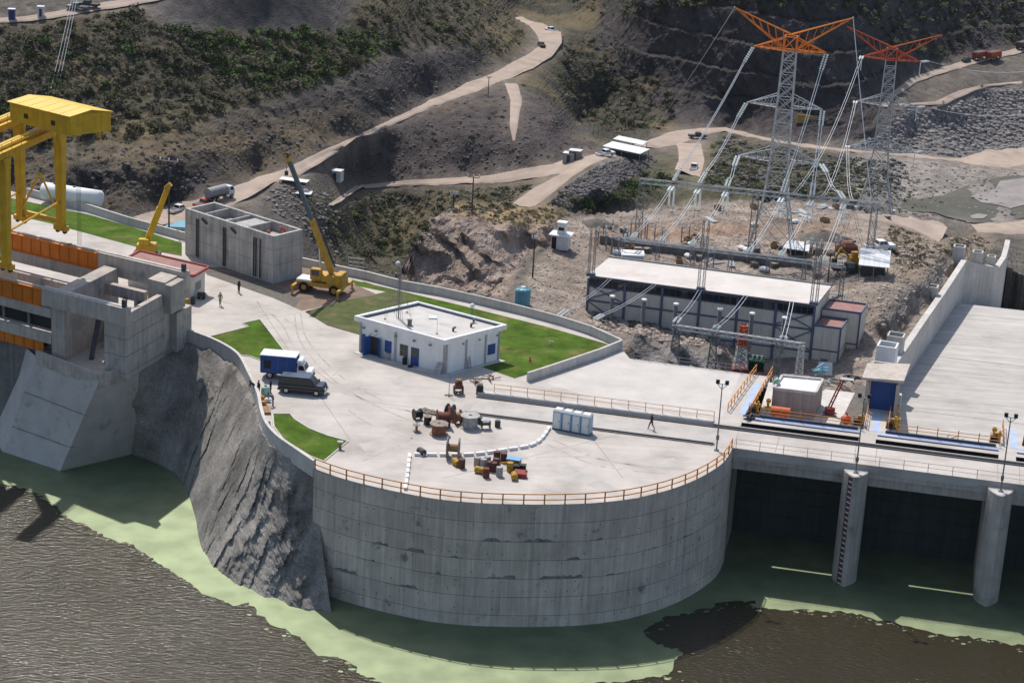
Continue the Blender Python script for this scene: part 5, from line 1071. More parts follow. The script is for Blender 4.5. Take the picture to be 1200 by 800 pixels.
# ------------------------------------------------------------------ people
def person_mesh(nm, pose, mats):
    """one skinned body; pose maps joint -> point (x right, y facing -y forward)"""
    base = dict(pel=(0, 0, .95), ch=(0, .0, 1.3), neck=(0, 0, 1.5), hd=(0, -.02, 1.62), ht=(0, -.01, 1.74), sl=(-.19, 0, 1.43), el=(-.25, .02, 1.15), hl=(-.26, -.08, .9), sr=(.19, 0, 1.43), er=(.25, .02, 1.15), hr=(.26, -.08, .9),
                kl=(-.11, -.03, .5), al=(-.12, .02, .09), tl=(-.13, -.16, .04), kr=(.11, -.03, .5), ar=(.12, .02, .09), tr=(.13, -.16, .04), pl=(-.1, 0, .88), pr=(.1, 0, .88))
    base.update(pose); J = list(base); R = dict(pel=.15, ch=.17, neck=.065, hd=.1, ht=.085, sl=.085, sr=.085, el=.055, er=.055, hl=.045, hr=.045, kl=.075, kr=.075, al=.055, ar=.055, tl=.045, tr=.045, pl=.11, pr=.11)
    E_ = [('pel', 'ch'), ('ch', 'neck'), ('neck', 'hd'), ('hd', 'ht'), ('ch', 'sl'), ('sl', 'el'), ('el', 'hl'), ('ch', 'sr'), ('sr', 'er'), ('er', 'hr'), ('pel', 'pl'), ('pl', 'kl'), ('kl', 'al'), ('al', 'tl'), ('pel', 'pr'), ('pr', 'kr'), ('kr', 'ar'), ('ar', 'tr')]
    me = bpy.data.meshes.new(nm+'_skeleton'); me.from_pydata([base[j] for j in J], [(J.index(a), J.index(b)) for a, b in E_], [])
    o = bpy.data.objects.new(nm, me); COL.objects.link(o); o.modifiers.new('skin', 'SKIN'); sd_ = o.modifiers.new('sub', 'SUBSURF'); sd_.levels = 1
    for i, j in enumerate(J): me.skin_vertices[0].data[i].radius = (R[j], R[j]); me.skin_vertices[0].data[i].use_root = (j == 'pel')
    bpy.context.view_layer.update(); ev = o.evaluated_get(bpy.context.evaluated_depsgraph_get()); m2 = bpy.data.meshes.new_from_object(ev); bpy.data.objects.remove(o)
    m2.name = nm; m2.materials.clear()
    for k in mats: m2.materials.append(MT[k])
    hips = base['pel'][2]; hz = base['neck'][2]+.05
    for p in m2.polygons:
        c = p.center; hand = min((Vector(base[h])-c).length for h in ('hl', 'hr'))
        p.material_index = 2 if (c.z > hz or hand < .07) else (1 if c.z < hips-.02 else 0); p.use_smooth = True
    return m2
stand = {}; walk = dict(kl=(-.1, -.22, .52), al=(-.12, -.28, .1), tl=(-.12, -.44, .07), kr=(.1, .08, .5), ar=(.12, .38, .12), tr=(.12, .25, .04), el=(-.24, .15, 1.18), hl=(-.24, .2, .95), er=(.25, -.1, 1.18), hr=(.24, -.3, 1.0))
bend = dict(ch=(0, -.25, 1.22), neck=(0, -.42, 1.35), hd=(0, -.5, 1.42), ht=(0, -.58, 1.5), sl=(-.19, -.36, 1.3), sr=(.19, -.36, 1.3), el=(-.22, -.5, 1.02), hl=(-.16, -.58, .8), er=(.22, -.5, 1.02), hr=(.16, -.58, .8))
crouch = dict(pel=(0, .1, .55), ch=(0, -.08, .85), neck=(0, -.16, 1.04), hd=(0, -.2, 1.14), ht=(0, -.22, 1.25), sl=(-.19, -.14, .96), sr=(.19, -.14, .96), el=(-.25, -.25, .7), hl=(-.15, -.42, .5), er=(.25, -.25, .7), hr=(.15, -.42, .5), pl=(-.11, .08, .5), pr=(.11, .08, .5), kl=(-.17, -.3, .48), kr=(.17, -.28, .46))
def person(lab, loc, rz, pose, mats, hat=None):
    t = thing('person', lab, 'person', loc, rz); put('body', person_mesh('person_body', pose, mats), t)
    if hat:
        hp = Vector(pose.get('ht', (0, -.01, 1.74))); MB().lathe([(.2, -.05), (.19, -.03), (.12, -.02), (.11, .05), (.03, .08)], 12, hp).build('hat', MT[hat], t, smooth=True)
    else:
        hp = Vector(pose.get('hd', (0, -.02, 1.62))).lerp(Vector(pose.get('ht', (0, -.01, 1.74))), .7); MB().ball(hp+Vector((0, .025, .02)), .105, 8, 6).build('hair', MT['black'], t, smooth=True)
    return t
Cd = ('cloth_dark', 'cloth_dark', 'skin'); Ct = ('cloth_tan', 'cloth_tan', 'skin'); Cr = ('cloth_red', 'cloth_red', 'skin'); Cb = ('steelblue', 'cloth_dark', 'skin')
person('person in tan work clothes and cap walking across the upper deck', P(258, 358), D(20), walk, Ct, 'cloth_tan')
person('person in dark clothes and pale hat standing at the edge of the gravel', P(280, 343), D(-40), stand, Cd, 'wood')
person('person in dark clothes standing behind the cliff parapet by the tower', P(221, 393), D(-20), stand, Cd)
person('person in dark clothes crouching where the parapet meets the intake tower', P(208, 389), D(50), crouch, Cd)
person('person in dark clothes leaning on the parapet behind the van', P(298, 460.5), D(-70), bend, Cd)
person('person in dark jacket standing a step behind the parapet leaner', P(303, 463), D(-50), stand, Cd)
person('person in dark clothes standing at the rear bumper of the van', P(317, 461), D(90), stand, Cd)
person('person in blue top bending over the sacks near the parapet', P(320, 475.5), D(-90), bend, Cb)
person('person in dark clothes striding along the rail deck past the toilets', P(763, 502.5), D(-60), walk, Cd)
person('worker in red overall crouching on the bare concrete block near its corner', BLK[0], D(30), crouch, Cr, 'orangebright')
person('worker in red overall bending beside the far rim of the bare block', BLK[1], D(-60), bend, Cr, 'orangebright')
# things by the parapet behind the van
t = thing('water_tank_small', 'small pale green plastic tank near the parapet behind the van', 'tank', P(311, 462)); MB().lathe([(.4, 0), (.5, .1), (.5, .75), (.35, .95), (.15, 1.0)], 12).build('body', MT['teal'], t, smooth=True); MB().cyl((0, 0, 1.0), (0, 0, 1.08), .16, 10).build('lid', MT['dark'], t)
t = thing('sack', 'white filled sack lying next to the orange planks', 'sack', P(314, 471)); MB().ball((0, 0, .25), .4, 10, 6, (1, .7, .62)).build('bag', MT['loodoor'], t, smooth=True); MB().ball((.35, 0, .3), .1, 6, 4).build('tied_end', MT['loodoor'], t)
for k, (x, y) in enumerate(((307, 468), (309, 474))): 
    t = thing('sack', ['orange sack leaning at the parapet foot', 'orange brown sack beside the stack of planks'][k], 'sack', P(x, y)); MB().ball((0, 0, .25), .38, 10, 6, (1, .8, .65)).build('bag', MT['orail'], t, smooth=True); MB().ball((.3, 0, .33), .1, 6, 4).build('tied_end', MT['woodtan'], t)
t = thing('plank_stack', 'stack of reddish planks along the parapet by the lower lawn', 'planks', P(312, 482), D(100))
for i in range(3):
    for k in range(3): MB().bx(-1.1+.05*k, 1.1-.04*i, -.45+i*.3, -.18+i*.3, .01+k*.09, .09+k*.09).build('plank', MT['woodtan'], t)
t = thing('trench_opening', 'dark open pit beside the planks and the lower lawn', 'pit', P(313, 497), D(100)); MB().bx(-.9, .9, -.4, .4, .002, .02).build('opening', MT['black'], t); MB().bx(-1, 1, -.5, -.41, .002, .1).bx(-1, 1, .41, .5, .002, .1).build('edging', MT['lightconc'], t)
t = thing('bollard', 'yellow topped wooden bollard at the tip of the lower lawn', 'bollard', P(398.5, 526)); MB().bx(-.14, .14, -.14, .14, 0, .75).build('stem', MT['woodtan'], t); MB().bx(-.3, .3, -.2, .2, .75, .9).build('top', MT['lightconc'], t)
# ------------------------------------------------------------------ mobile crane by the block
cc = P(378, 342); t = thing('mobile_crane', 'yellow rough terrain crane with raised telescopic boom beside the bare block', 'crane', cc, D(-14)); O_ = MT['ochre']
MB().bx(-3.4, 3.2, -1.2, 1.2, .95, 1.5).build('chassis', O_, t, bevel=.05); MB().bx(.9, 3.1, -1.25, 1.25, 1.5, 2.35).build('engine_cover', O_, t, bevel=.1); MB().bx(-3.3, -1.2, -1.15, 1.15, 1.5, 1.75).build('front_deck', MT['loodoor'], t)
for x in (-2.2, 2.0):
    for s in (-1, 1):
        w_ = MB().cyl((x, s*.75, .72), (x, s*1.3, .72), .72, 18).build('wheel', MT['tyre'], t); MB().cyl((x, s*1.28, .72), (x, s*1.32, .72), .36, 12).build('rim', O_, w_)
MB().bx(-1.2, 2.6, -1.15, 1.15, 1.75, 2.6).build('turntable', O_, t, bevel=.08); MB().bx(1.9, 2.9, -1.2, 1.2, 1.8, 2.9).build('counterweight', O_, t, bevel=.08)
cab_ = MB().bx(-1.35, .1, -1.3, -.35, 1.9, 3.4).build('cab', O_, t, bevel=.06); MB().bx(-1.37, -1.3, -1.2, -.45, 2.5, 3.25).build('cab_window', MT['glass'], cab_); MB().bx(-1.15, -.1, -1.33, -1.3, 2.5, 3.25).build('cab_window', MT['glass'], cab_)
for s, x in ((-1, -3.2), (-1, 3.1), (1, -3.2), (1, 3.1)):
    og = MB().bx(x-.18, x+.18, min(s*1.2, s*3.0), max(s*1.2, s*3.0), .95, 1.3).build('outrigger_beam', O_, t); MB().cyl((x, s*2.9, 0), (x, s*2.9, 1.3), .12, 8).build('jack', O_, og); MB().cyl((x, s*2.9, 0), (x, s*2.9, .08), .35, 10).build('pad', MT['dark'], og)
R_ = Matrix.Rotation(-D(-14), 3, 'Z')
def loc_(x, y, z): return R_@(PYd(x, y)-cc)
bp = Vector((1.2, .2, 2.7)); tipw = PY(338, 186, cc.y+1.0); tip = Matrix.Rotation(D(14), 3, 'Z')@(tipw-cc); bd = (tip-bp); Lb = bd.length; bd.normalize()
MB().bar(bp, bp+bd*(Lb*.47), .62, .75).build('boom_base', MT['ochre'], t); MT['boomgrey'] = M('grey blue boom', (.1, .115, .13), .45, .1); MB().bar(bp+bd*(Lb*.47), bp+bd*Lb, .46, .55).build('boom_extension', MT['boomgrey'], t)
hd_ = MB().bar(bp+bd*(Lb-.4), bp+bd*(Lb+.7), .6, .7).build('boom_head', MT['ochre'], t); MB().cyl(bp+bd*(Lb+.5)+Vector((0, -.3, 0)), bp+bd*(Lb+.5)+Vector((0, .3, 0)), .4, 10).build('sheave', MT['dark'], hd_)
MB().cyl(bp+Vector((-1.6, 0, -.3)), bp+bd*(Lb*.3), .16, 8).build('lift_cylinder', MT['chrome'], t)
hk = bp+bd*(Lb+.6); MB().cyl(hk, hk-Vector((.0, 0, 2.2)), .03, 4).build('hoist_rope', MT['dark'], t); MB().bx(hk.x-.2, hk.x+.2, hk.y-.15, hk.y+.15, hk.z-2.8, hk.z-2.2).build('hook_block', MT['dark'], t)
mb = MB()
for k in range(10):
    p0 = bp+bd*(Lb*(.06+.04*k))+Vector((.62, .1, .0)); p1 = bp+bd*(Lb*(.06+.04*(k+1)))+Vector((.62, -.15, .0)); mb.bar(p0, p1, .08).bar(p0, p0+Vector((.25, 0, .1)), .08)
mb.bar(bp+bd*(Lb*.06)+Vector((.8, 0, 0)), bp+bd*(Lb*.5)+Vector((.8, 0, 0)), .14).build('stowed_jib', MT['dark'], t)
# second crane, only its boom and house show behind the tower
cb_ = P(172, 303); t = thing('boom_crane', 'yellow crane boom rising behind the intake tower near the guard house', 'crane', cb_)
MB().bx(-1.3, 1.3, -1, 1, .9, 2.2).build('machine_house', MT['yellow'], t, bevel=.1); MB().bx(-.9, .5, -1.1, -.3, 2.2, 3.0).build('cab', MT['yellow'], t); MB().bx(-1.8, 1.8, -1.2, 1.2, .35, .9).build('undercarriage', MT['dark'], t)
for x in (-1.2, 1.2):
    for s in (-1, 1): MB().cyl((x, s*.8, .45), (x, s*1.25, .45), .45, 14).build('wheel', MT['tyre'], t)
tp_ = PY(197, 219, cb_.y+.5)-cb_; b0_ = Vector((.0, 0, 2.3)); MB().bar(b0_, b0_.lerp(tp_, .62), .75, .85).build('boom_base', MT['yellow'], t); MB().bar(b0_.lerp(tp_, .62), tp_, .6, .7).build('boom_extension', MT['yellow'], t); MB().bar(tp_-Vector((.35, 0, .3)), tp_+Vector((.35, 0, .4)), .75, .6).build('boom_head', MT['ochre'], t)
# ------------------------------------------------------------------ light masts
def mast(lab, base, ytop, arms=2, dark=True):
    zt_ = above(base, ytop)-base.z; t = thing('light_mast', lab, 'lamp', base, BA)
    MB().cyl((0, 0, 0), (0, 0, zt_), .09, 8, .06).build('pole', MT['galvdark'], t); MB().bx(-.25, .25, -.25, .25, 0, .12).build('base_plate', MT['galvdark'], t)
    MB().bar((0, 0, zt_-.6), (-.55, 0, zt_), .07).bar((0, 0, zt_-.6), (.55, 0, zt_), .07).bar((-.65, 0, zt_), (.65, 0, zt_), .08).build('bracket', MT['galv'], t)
    for x in ((-.5, .5) if arms == 2 else (-.5, .0, .5)): MB().hexa([(x-.2, -.2, zt_+.04), (x+.2, -.2, zt_+.04), (x+.2, .12, zt_+.04), (x-.2, .12, zt_+.04)], [(x-.2, -.1, zt_+.42), (x+.2, -.1, zt_+.42), (x+.2, .2, zt_+.42), (x-.2, .2, zt_+.42)]).build('floodlight', MT['black'] if dark else MT['loodoor'], t)
    MB().bx(-.15, .15, .06, .3, 1.2, 1.7).build('switch_box', MT['dark'], t); return t
mast('tall floodlight mast where the curved deck meets the bridge', P(839.5, 527.5), 450)
mast('tall floodlight mast on the pier with the red gauge', BR(13.5, -1.0, -.66), 466); mast('tall floodlight mast on the plain pier cap', BR(13.5+PITCH, -1.0, -.66), 489)
def utility(lab, base, ytop, arm=.9, lamps=True, name='utility_pole', r=.13):
    zt_ = above(base, ytop)-base.z; t = thing(name, lab, 'pole', base, BA); MB().cyl((0, 0, -.3), (0, 0, zt_), r, 7, r*.7).build('pole', MT['dark'], t); MB().bar((-arm, 0, zt_-.25), (arm, 0, zt_-.25), .14).build('crossarm', MT['wood'], t)
    for x in (-arm, 0, arm): MB().cyl((x, 0, zt_-.2), (x, 0, zt_+.2), .1, 6).build('insulator', MT['loodoor'], t)
    return t
utility('dark pole with pale crossarm behind the yellow boom', P(198, 268), 187, 1.3); utility('dark pole with crossarm on the grassy top of the rock outcrop', ground(553, 250), 206, .9); utility('pole standing on the mound above the lower road', ground(572, 112), 90, .5); utility('short pole at the outcrop edge', ground(531, 247), 226, .5)
utility('lone pole at the bend of the winding road', ground(659, 58), 42, .3)
# ------------------------------------------------------------------ cable reels
def reel(lab, loc, r, h, core, flange, fl_mt, core_mt, axis='z', rz=0.0, name='cable_reel'):
    t = thing(name, lab, 'reel', loc, rz); n = 22
    def seg(a, b, rr, nm, mt):
        if axis == 'z': return MB().cyl((0, 0, a), (0, 0, b), rr, n).build(nm, MT[mt], t)
        return MB().cyl((a-h/2, 0, r), (b-h/2, 0, r), rr, n).build(nm, MT[mt], t)
    seg(0, flange, r, 'flange', fl_mt); seg(flange, h-flange, core, 'winding', core_mt); f2 = seg(h-flange, h, r, 'flange', fl_mt)
    if axis == 'z': MB().cyl((0, 0, h), (0, 0, h+.03), r*.18, 10).build('hub', MT['dark'], f2)
    else: MB().cyl((h/2, 0, r), (h/2+.04, 0, r), r*.2, 10).build('hub', MT['dark'], f2)
    return t
reel('large reel with brick red winding and pale top flange', P(514, 508.5), 1.03, 1.3, .78, .09, 'wood', 'reelred'); reel('largest grey reel with pale round top flange', P(550.5, 500.5), 1.08, 1.45, .85, .09, 'reelgrey', 'barrel_g')
reel('small tan spool standing alone left of the reels', P(488, 505), .42, .8, .14, .06, 'wood', 'woodtan'); reel('small black reel with pale lid between the bigger ones', P(501, 497), .5, 1.0, .42, .06, 'wood', 'black')
reel('dark reel standing on its rim at the edge of the reel group', P(489, 491), .62, .9, .4, .09, 'dark', 'black', 'x', D(25)); reel('big rusty reel on its rim in the middle of the pile', P(519, 500), 1.0, 1.4, .7, .1, 'redbrown', 'redbrown', 'x', D(10)); reel('brown reel on its rim leaning behind the rusty one', P(527, 490), .85, .8, .6, .1, 'dark', 'redbrown', 'x', D(-20)); reel('rust brown reel on its rim beside the grey reel', P(536, 496), .8, .8, .5, .1, 'redbrown', 'woodtan', 'x', D(15))
reel('empty tan wooden reel on its rim by the block line', P(530.5, 536), 1.12, 1.35, .42, .12, 'wood', 'woodtan', 'x', D(-3))
for x, y, lb, rz in ((503, 483.5, 'pale timber pallet lying behind the dark reel', .3), (511, 485, 'pale timber pallet in the middle of the pallet row', -.2), (497, 481.5, 'broken timber pallet at the end of the pallet row', .8), (517, 488, 'timber pallet tucked under the rusty reel', 0)):
    t = thing('pallet', lb, 'pallet', P(x, y), rz)
    for k in range(5): MB().bx(-.6, .6, -.5+k*.21, -.36+k*.21, .16, .2).build('slat', MT['wood'], t)
    for k in (-.5, 0, .5): MB().bx(k-.05, k+.05, -.5, .5, 0, .16).build('bearer', MT['wood'], t)
t = thing('steel_crate', 'small dark steel crate frame right of the grey reel', 'crate', P(569, 502), .2); mb = MB()
for x in (-.45, .45):
    for y in (-.35, .35): mb.bar((x, y, 0), (x, y, 1.0), .1)
mb.build('post', MT['dark'], t); MB().bx(-.45, .45, -.35, .35, .5, .62).build('shelf', MT['dark'], t); MB().bx(-.5, .5, -.4, .4, .95, 1.05).build('top', MT['reelgrey'], t)
for x, y, lb in ((562, 496, 'dark drum behind the steel crate'), (583, 500, 'small dark drum alone by the rail trench')): drum('oil_drum', lb, 'drum', P(x, y), 'dark', .32, .75)
t = thing('cable_winch', 'rusty wheeled cable winch in front of the white building corner', 'winch', P(537, 461), D(10))
for s in (-.5, .5): w_ = MB().cyl((s-.06, 0, .5), (s+.06, 0, .5), .5, 14).build('wheel', MT['black'], t)
MB().cyl((-.4, 0, 1.05), (.4, 0, 1.05), .5, 14).build('drum', MT['redbrown'], t); MB().bar((-.5, .4, .2), (.5, -.5, .2), .12).bar((.5, .4, .2), (-.5, -.5, .2), .12).build('frame', MT['black'], t); MB().bx(-.3, .3, -.2, .3, 1.4, 1.75).build('motor', MT['woodtan'], t)
t = drum('rain_barrel', 'black barrel with a grey bundle on top near the raised strip', 'barrel', P(562, 462), 'black', .42, 1.05); MB().ball((0, 0, 1.2), .35, 8, 6, (1, 1, .6)).build('bundle', MT['wood'], t)
t = thing('sign_post', 'thin bare post on a cross foot in front of the white building', 'post', P(526, 463.5)); MB().cyl((0, 0, 0), (0, 0, 2.8), .04, 6).build('shaft', MT['galvdark'], t); MB().bx(-.5, .5, -.06, .06, 0, .1).bx(-.06, .06, -.5, .5, 0, .09).build('foot', MT['dark'], t)
for x, y, lb, rz in ((560, 448, 'loose pipes and scrap beside the white building', .5), (574, 445, 'scrap timber pile on the lawn corner by the white building', 1.0)):
    t = thing('scrap_pile', lb, 'scrap', P(x, y), rz)
    for k in range(7): a_ = rnd.uniform(0, 3.1); c_ = Vector((rnd.uniform(-.6, .6), rnd.uniform(-.5, .5), .06+.07*k)); dv = Vector((math.cos(a_), math.sin(a_), rnd.uniform(-.1, .1)))*.7; MB().bar(c_-dv, c_+dv, .1).build('stick', MT[rnd.choice(['wood', 'dark', 'woodtan'])], t)
t = thing('traffic_cone', 'orange traffic cone on the big lawn', 'cone', P(621, 424)); MB().lathe([(.2, .06), (.16, .15), (.05, .7)], 10).build('cone', MT['orangebright'], t); MB().bx(-.25, .25, -.25, .25, 0, .06).build('base', MT['dark'], t)
t = thing('sprinkler', 'small pale sprinkler stub in the middle of the big lawn', 'sprinkler', P(646, 404.5)); MB().cyl((0, 0, 0), (0, 0, .5), .06, 6).build('riser', MT['galv'], t); MB().bar((-.3, 0, .5), (.3, 0, .52), .07).build('head', MT['loodoor'], t)
# drums and junk inside the block line
J = [('oil_drum', 'yellow drum lying in front of the empty reel', 532, 543, 'barrel_y', .5, 'L'), ('oil_drum', 'maroon drum standing right of the lying yellow drum', 541, 548, 'barrel_r', 0, ''), ('oil_drum', 'pinkish drum at the left end of the drum cluster', 559, 546, 'pinkconc', 0, ''),
 ('oil_drum', 'olive yellow drum lying at the cluster edge', 557, 553, 'barrel_y', 1.2, 'L'), ('oil_drum', 'brown drum standing in front of the cluster', 569.5, 559, 'redbrown', 0, ''), ('oil_drum', 'maroon drum in the centre of the cluster behind the brown one', 574, 551, 'barrel_r', 0, ''), ('oil_drum', 'maroon drum touching the centre one', 578.5, 552, 'barrel_r', 0, ''), ('oil_drum', 'maroon drum behind the white drum', 581, 547.5, 'barrel_r', 0, ''),
 ('oil_drum', 'white drum standing in front of the maroon drums', 585, 557.5, 'barrel_g', 0, ''), ('oil_drum', 'small maroon drum at the back of the cluster', 582, 539, 'barrel_r', 0, ''), ('oil_drum', 'maroon drum left of the blue topped bench', 590, 541, 'barrel_r', 0, ''), ('oil_drum', 'tall ochre drum beneath the blue topped bench', 597.5, 552, 'barrel_y', 0, ''), ('oil_drum', 'yellow ringed drum lying with its open dark end out', 602, 559, 'barrel_y', 0.1, 'L'), ('oil_drum', 'black barrel lying left of the empty reel', 491, 530.5, 'dark', .6, 'L'), ('oil_drum', 'grey drum standing in the cluster near the pink one', 566.5, 548, 'barrel_g', 0, ''), ('oil_drum', 'grey drum next to its grey twin behind the brown drum', 571, 545, 'barrel_g', 0, '')]
for nm, lb, x, y, mt, a_, ly in J:
    tt_ = drum(nm, lb, 'drum', P(x, y), mt, .36, 1.0, lying=(a_ if ly else None)); 
t = thing('work_bench', 'bench with sky blue board on top beside the drums', 'bench', P(602, 545), D(-15)); MB().bx(-.75, .75, -.5, .5, .75, .82).build('top', MT['bluetop'], t); MB().bx(-.7, .7, -.45, .45, .1, .74).build('carcass', MT['woodtan'], t)
for k, (x, y, mt, lb) in enumerate(((604.5, 551, 'black', 'black plastic box below the blue bench'), (612, 550.5, 'black', 'black plastic box at the right end of the junk'), (609, 556, 'red', 'red tool chest in front of the black boxes'), (611, 559, 'red', 'thin red tool chest lowest of the junk'))):
    t = thing('tool_chest', lb, 'box', P(x, y), D(-8)); hh_ = .55 if k < 2 else .4; wd_ = .38 if k < 2 else .55; MB().bx(-wd_, wd_, -.3, .3, 0, hh_).build('box', MT[mt], t, bevel=.03); MB().bx(-wd_-.02, wd_+.02, -.32, .32, hh_, hh_+.08).build('lid', MT[mt], t)
t = thing('trestle', 'small yellow trestle among the drums', 'trestle', P(590.5, 549), .4); MB().bar((-.5, 0, .7), (.5, 0, .7), .1).build('beam', MT['barrel_y'], t)
for x in (-.45, .45):
    for s in (-.25, .25): MB().bar((x, 0, .7), (x, s, 0), .07).build('leg', MT['barrel_y'], t)
# white kerb blocks
blk = MB().bx(-.55, .55, -.16, .16, 0, .32).mesh('block_body', MT['white'])
def block_line(pl, n, lab, grp):
    pts_ = smooth([P(x, y) for x, y in poly(pl)], n)
    for i in range(n):
        a, b = pts_[i], pts_[i+1]; m_ = (a+b)/2; d_ = b-a; o = put('kerb_block', blk); o.location = m_; o.rotation_euler = (0, 0, math.atan2(d_.y, d_.x)); o.scale.x = min(1, d_.length/1.25)*rnd.uniform(.9, 1.02); tag(o, lab, 'kerb block', grp)
block_line("484,533.5 515,534 545,534 571,531.5 597,527.5 621,523.5 633,517 640,508 644,501.5", 15, 'white painted kerb block in the curved row near the reels', 'kerb blocks in the curved row'); block_line("480,533 478,553 475,575", 7, 'white painted kerb block in the straight row toward the rim', 'kerb blocks in the straight row')
# ------------------------------------------------------------------ portable toilets
a, b = P(646.5, 502.5), P(690.5, 511); d_ = (b-a)/4; an = math.atan2(d_.y, d_.x); wd_ = d_.length
lt = thing('portable_toilet', 'left end blue grey portable toilet of the row on the deck', 'toilet', a+d_*.5+Vector((.2, .55, 0)), an)
MB().bx(-wd_*.47, wd_*.47, -.55, .55, .1, 2.15).build('cabin', MT['loo'], lt, bevel=.03); MB().bx(-wd_*.5, wd_*.5, -.58, .58, 0, .1).build('skid', MT['dark'], lt); dr = MB().bx(-wd_*.33, wd_*.33, -.585, -.55, .2, 2.0).build('door', MT['loodoor'], lt); MB().bx(wd_*.2, wd_*.26, -.61, -.585, .95, 1.15).build('latch', MT['dark'], dr)
MB().hexa([(-wd_*.48, -.57, 2.15), (wd_*.48, -.57, 2.15), (wd_*.48, .57, 2.15), (-wd_*.48, .57, 2.15)], [(-wd_*.36, -.4, 2.36), (wd_*.36, -.4, 2.36), (wd_*.36, .4, 2.36), (-wd_*.36, .4, 2.36)]).build('roof', MT['loodoor'], lt); MB().cyl((wd_*.3, .4, 2.1), (wd_*.3, .4, 2.5), .05, 6).build('vent_pipe', MT['loo'], lt)
for k, lb in ((1, 'second portable toilet from the kerb block end of the row'), (2, 'third portable toilet from the kerb block end of the row'), (3, 'portable toilet at the bridge end of the row')): copy_tree(lt, loc=lt.location+d_*k, label=lb)
# ------------------------------------------------------------------ hut with blue shutter and bay clutter
t = thing('gate_hut', 'concrete gate hut with blue roller shutter and overhanging slab roof', 'hut', BR(15.3, 18))
rq = [P(1010, 445, 3.9), P(1059, 449, 3.9), P(1066.5, 429, 3.9), P(1016, 428, 3.9)]
MB().hexa(rq, [v+Vector((0, 0, .3)) for v in rq]).build('roof', MT['conc'], t, world=True)
def brpart(nm, mt, *a): mb = MB(); brbox(mb, *a); return mb.build(nm, MT[mt], t, world=True)
MB().hexa([BR(13.2, 17.6, -7), BR(17.2, 17.6, -7), BR(17.4, 25, -7), BR(13.4, 25, -7)], [BR(13.2, 17.6, -.004), BR(17.2, 17.6, -.004), BR(17.4, 25, -.004), BR(13.4, 25, -.004)]).build('base', MT['lightconc'], t, world=True)
brpart('side_wall', 'conc', 13.4, 13.75, 18, 24.5, 0, 3.85); brpart('side_wall', 'conc', 16.75, 17.1, 18, 24.5, 0, 3.85); brpart('rear_wall', 'conc', 13.76, 16.74, 24.1, 24.5, 0, 3.85); brpart('lintel', 'conc', 13.76, 16.74, 18.1, 18.5, 3.5, 3.85)
for i in range(10): brpart('shutter_slat', 'blue', 13.77, 16.73, 18.3, 18.36+.02*(i % 2), .02+i*.348, .36+i*.348)
for x in (13.45, 16.9): brpart('pillar', 'conc', x-.25, x+.15, 17.2, 17.6, -7, 3.6)
bt_ = [P(906, 453.5, 0), P(957, 459.5, 0), P(965.5, 443, 0), P(916, 438.5, 0)]; t = thing('concrete_house', 'boxy pinkish concrete house with pale flat roof sunk in the bay', 'building', bt_[0]-Vector((0, 0, 3.4)))
MB().hexa([Vector((v.x, v.y, -3.4)) for v in bt_], [Vector((v.x, v.y, -.35)) for v in bt_]).build('wall', MT['pinkconc'], t, world=True)
cq = (bt_[0]+bt_[2])/2; MB().hexa([cq+(v-cq)*.9+Vector((0, 0, -.349)) for v in bt_], [cq+(v-cq)*.9+Vector((0, 0, -.25)) for v in bt_]).build('roof', MT['white'], t, world=True)
for i in range(4): MB().bar(cq+(bt_[i]-cq)*.96+Vector((0, 0, -.18)), cq+(bt_[(i+1) % 4]-cq)*.96+Vector((0, 0, -.18)), .3, .36).build('roof_rim', MT['lightconc'], t, world=True)
t = thing('fuel_tank', 'bright orange red cylindrical tank lying in the spillway bay', 'tank', P(914, 489, -2.0), BA); MB().cyl((-1.1, 0, .7), (1.1, 0, .7), .6, 16).build('shell', MT['orangebright'], t, smooth=False)
for x in (-.7, .7): MB().bx(x-.12, x+.12, -.5, .5, 0, .3).build('saddle', MT['dark'], t)
t = thing('marker_buoy', 'salmon pink round buoy lying near the bay road', 'buoy', P(991, 497, -2.4)); MB().ball((0, 0, .6), .62, 12, 8).build('float', MT['orangebright'], t, smooth=True); MB().cyl((0, 0, 1.1), (0, 0, 1.45), .1, 6).build('eye', MT['dark'], t)
t = thing('vent_dome', 'pale green vent dome on the concrete house roof', 'dome', P(910, 450, -.2)); MB().lathe([(.4, 0), (.42, .35), (.3, .65), (.1, .78)], 12).build('dome', MT['teal'], t, smooth=True); MB().cyl((0, 0, 0), (0, 0, .08), .5, 12).build('flange', MT['galv'], t)
t = thing('drill_rig', 'slim red drilling mast on legs standing on the pale bay floor', 'machine', P(972, 485, -3.3), BA); MB().bar((-.5, 0, 0), (1.0, .6, 4.5), .14).bar((-.2, 0, 0), (1.3, .6, 4.5), .14).build('mast', MT['red'], t)
for k in range(6): MB().bar((-.5+.25*k, .1*k, .75*k), (-.2+.25*k, .1*k, .75*k), .08).build('rung', MT['red'], t)
MB().bx(-.6, .6, -.4, .4, .1, .8).build('power_unit', MT['red'], t); MB().bar((-.8, -.6, 0), (.8, -.6, 0), .12).bar((-.8, .6, 0), (.8, .6, 0), .12).build('skid', MT['dark'], t); MB().bx(.8, 2.4, .2, 1.0, 4.4, 4.5).build('platform', MT['galv'], t)
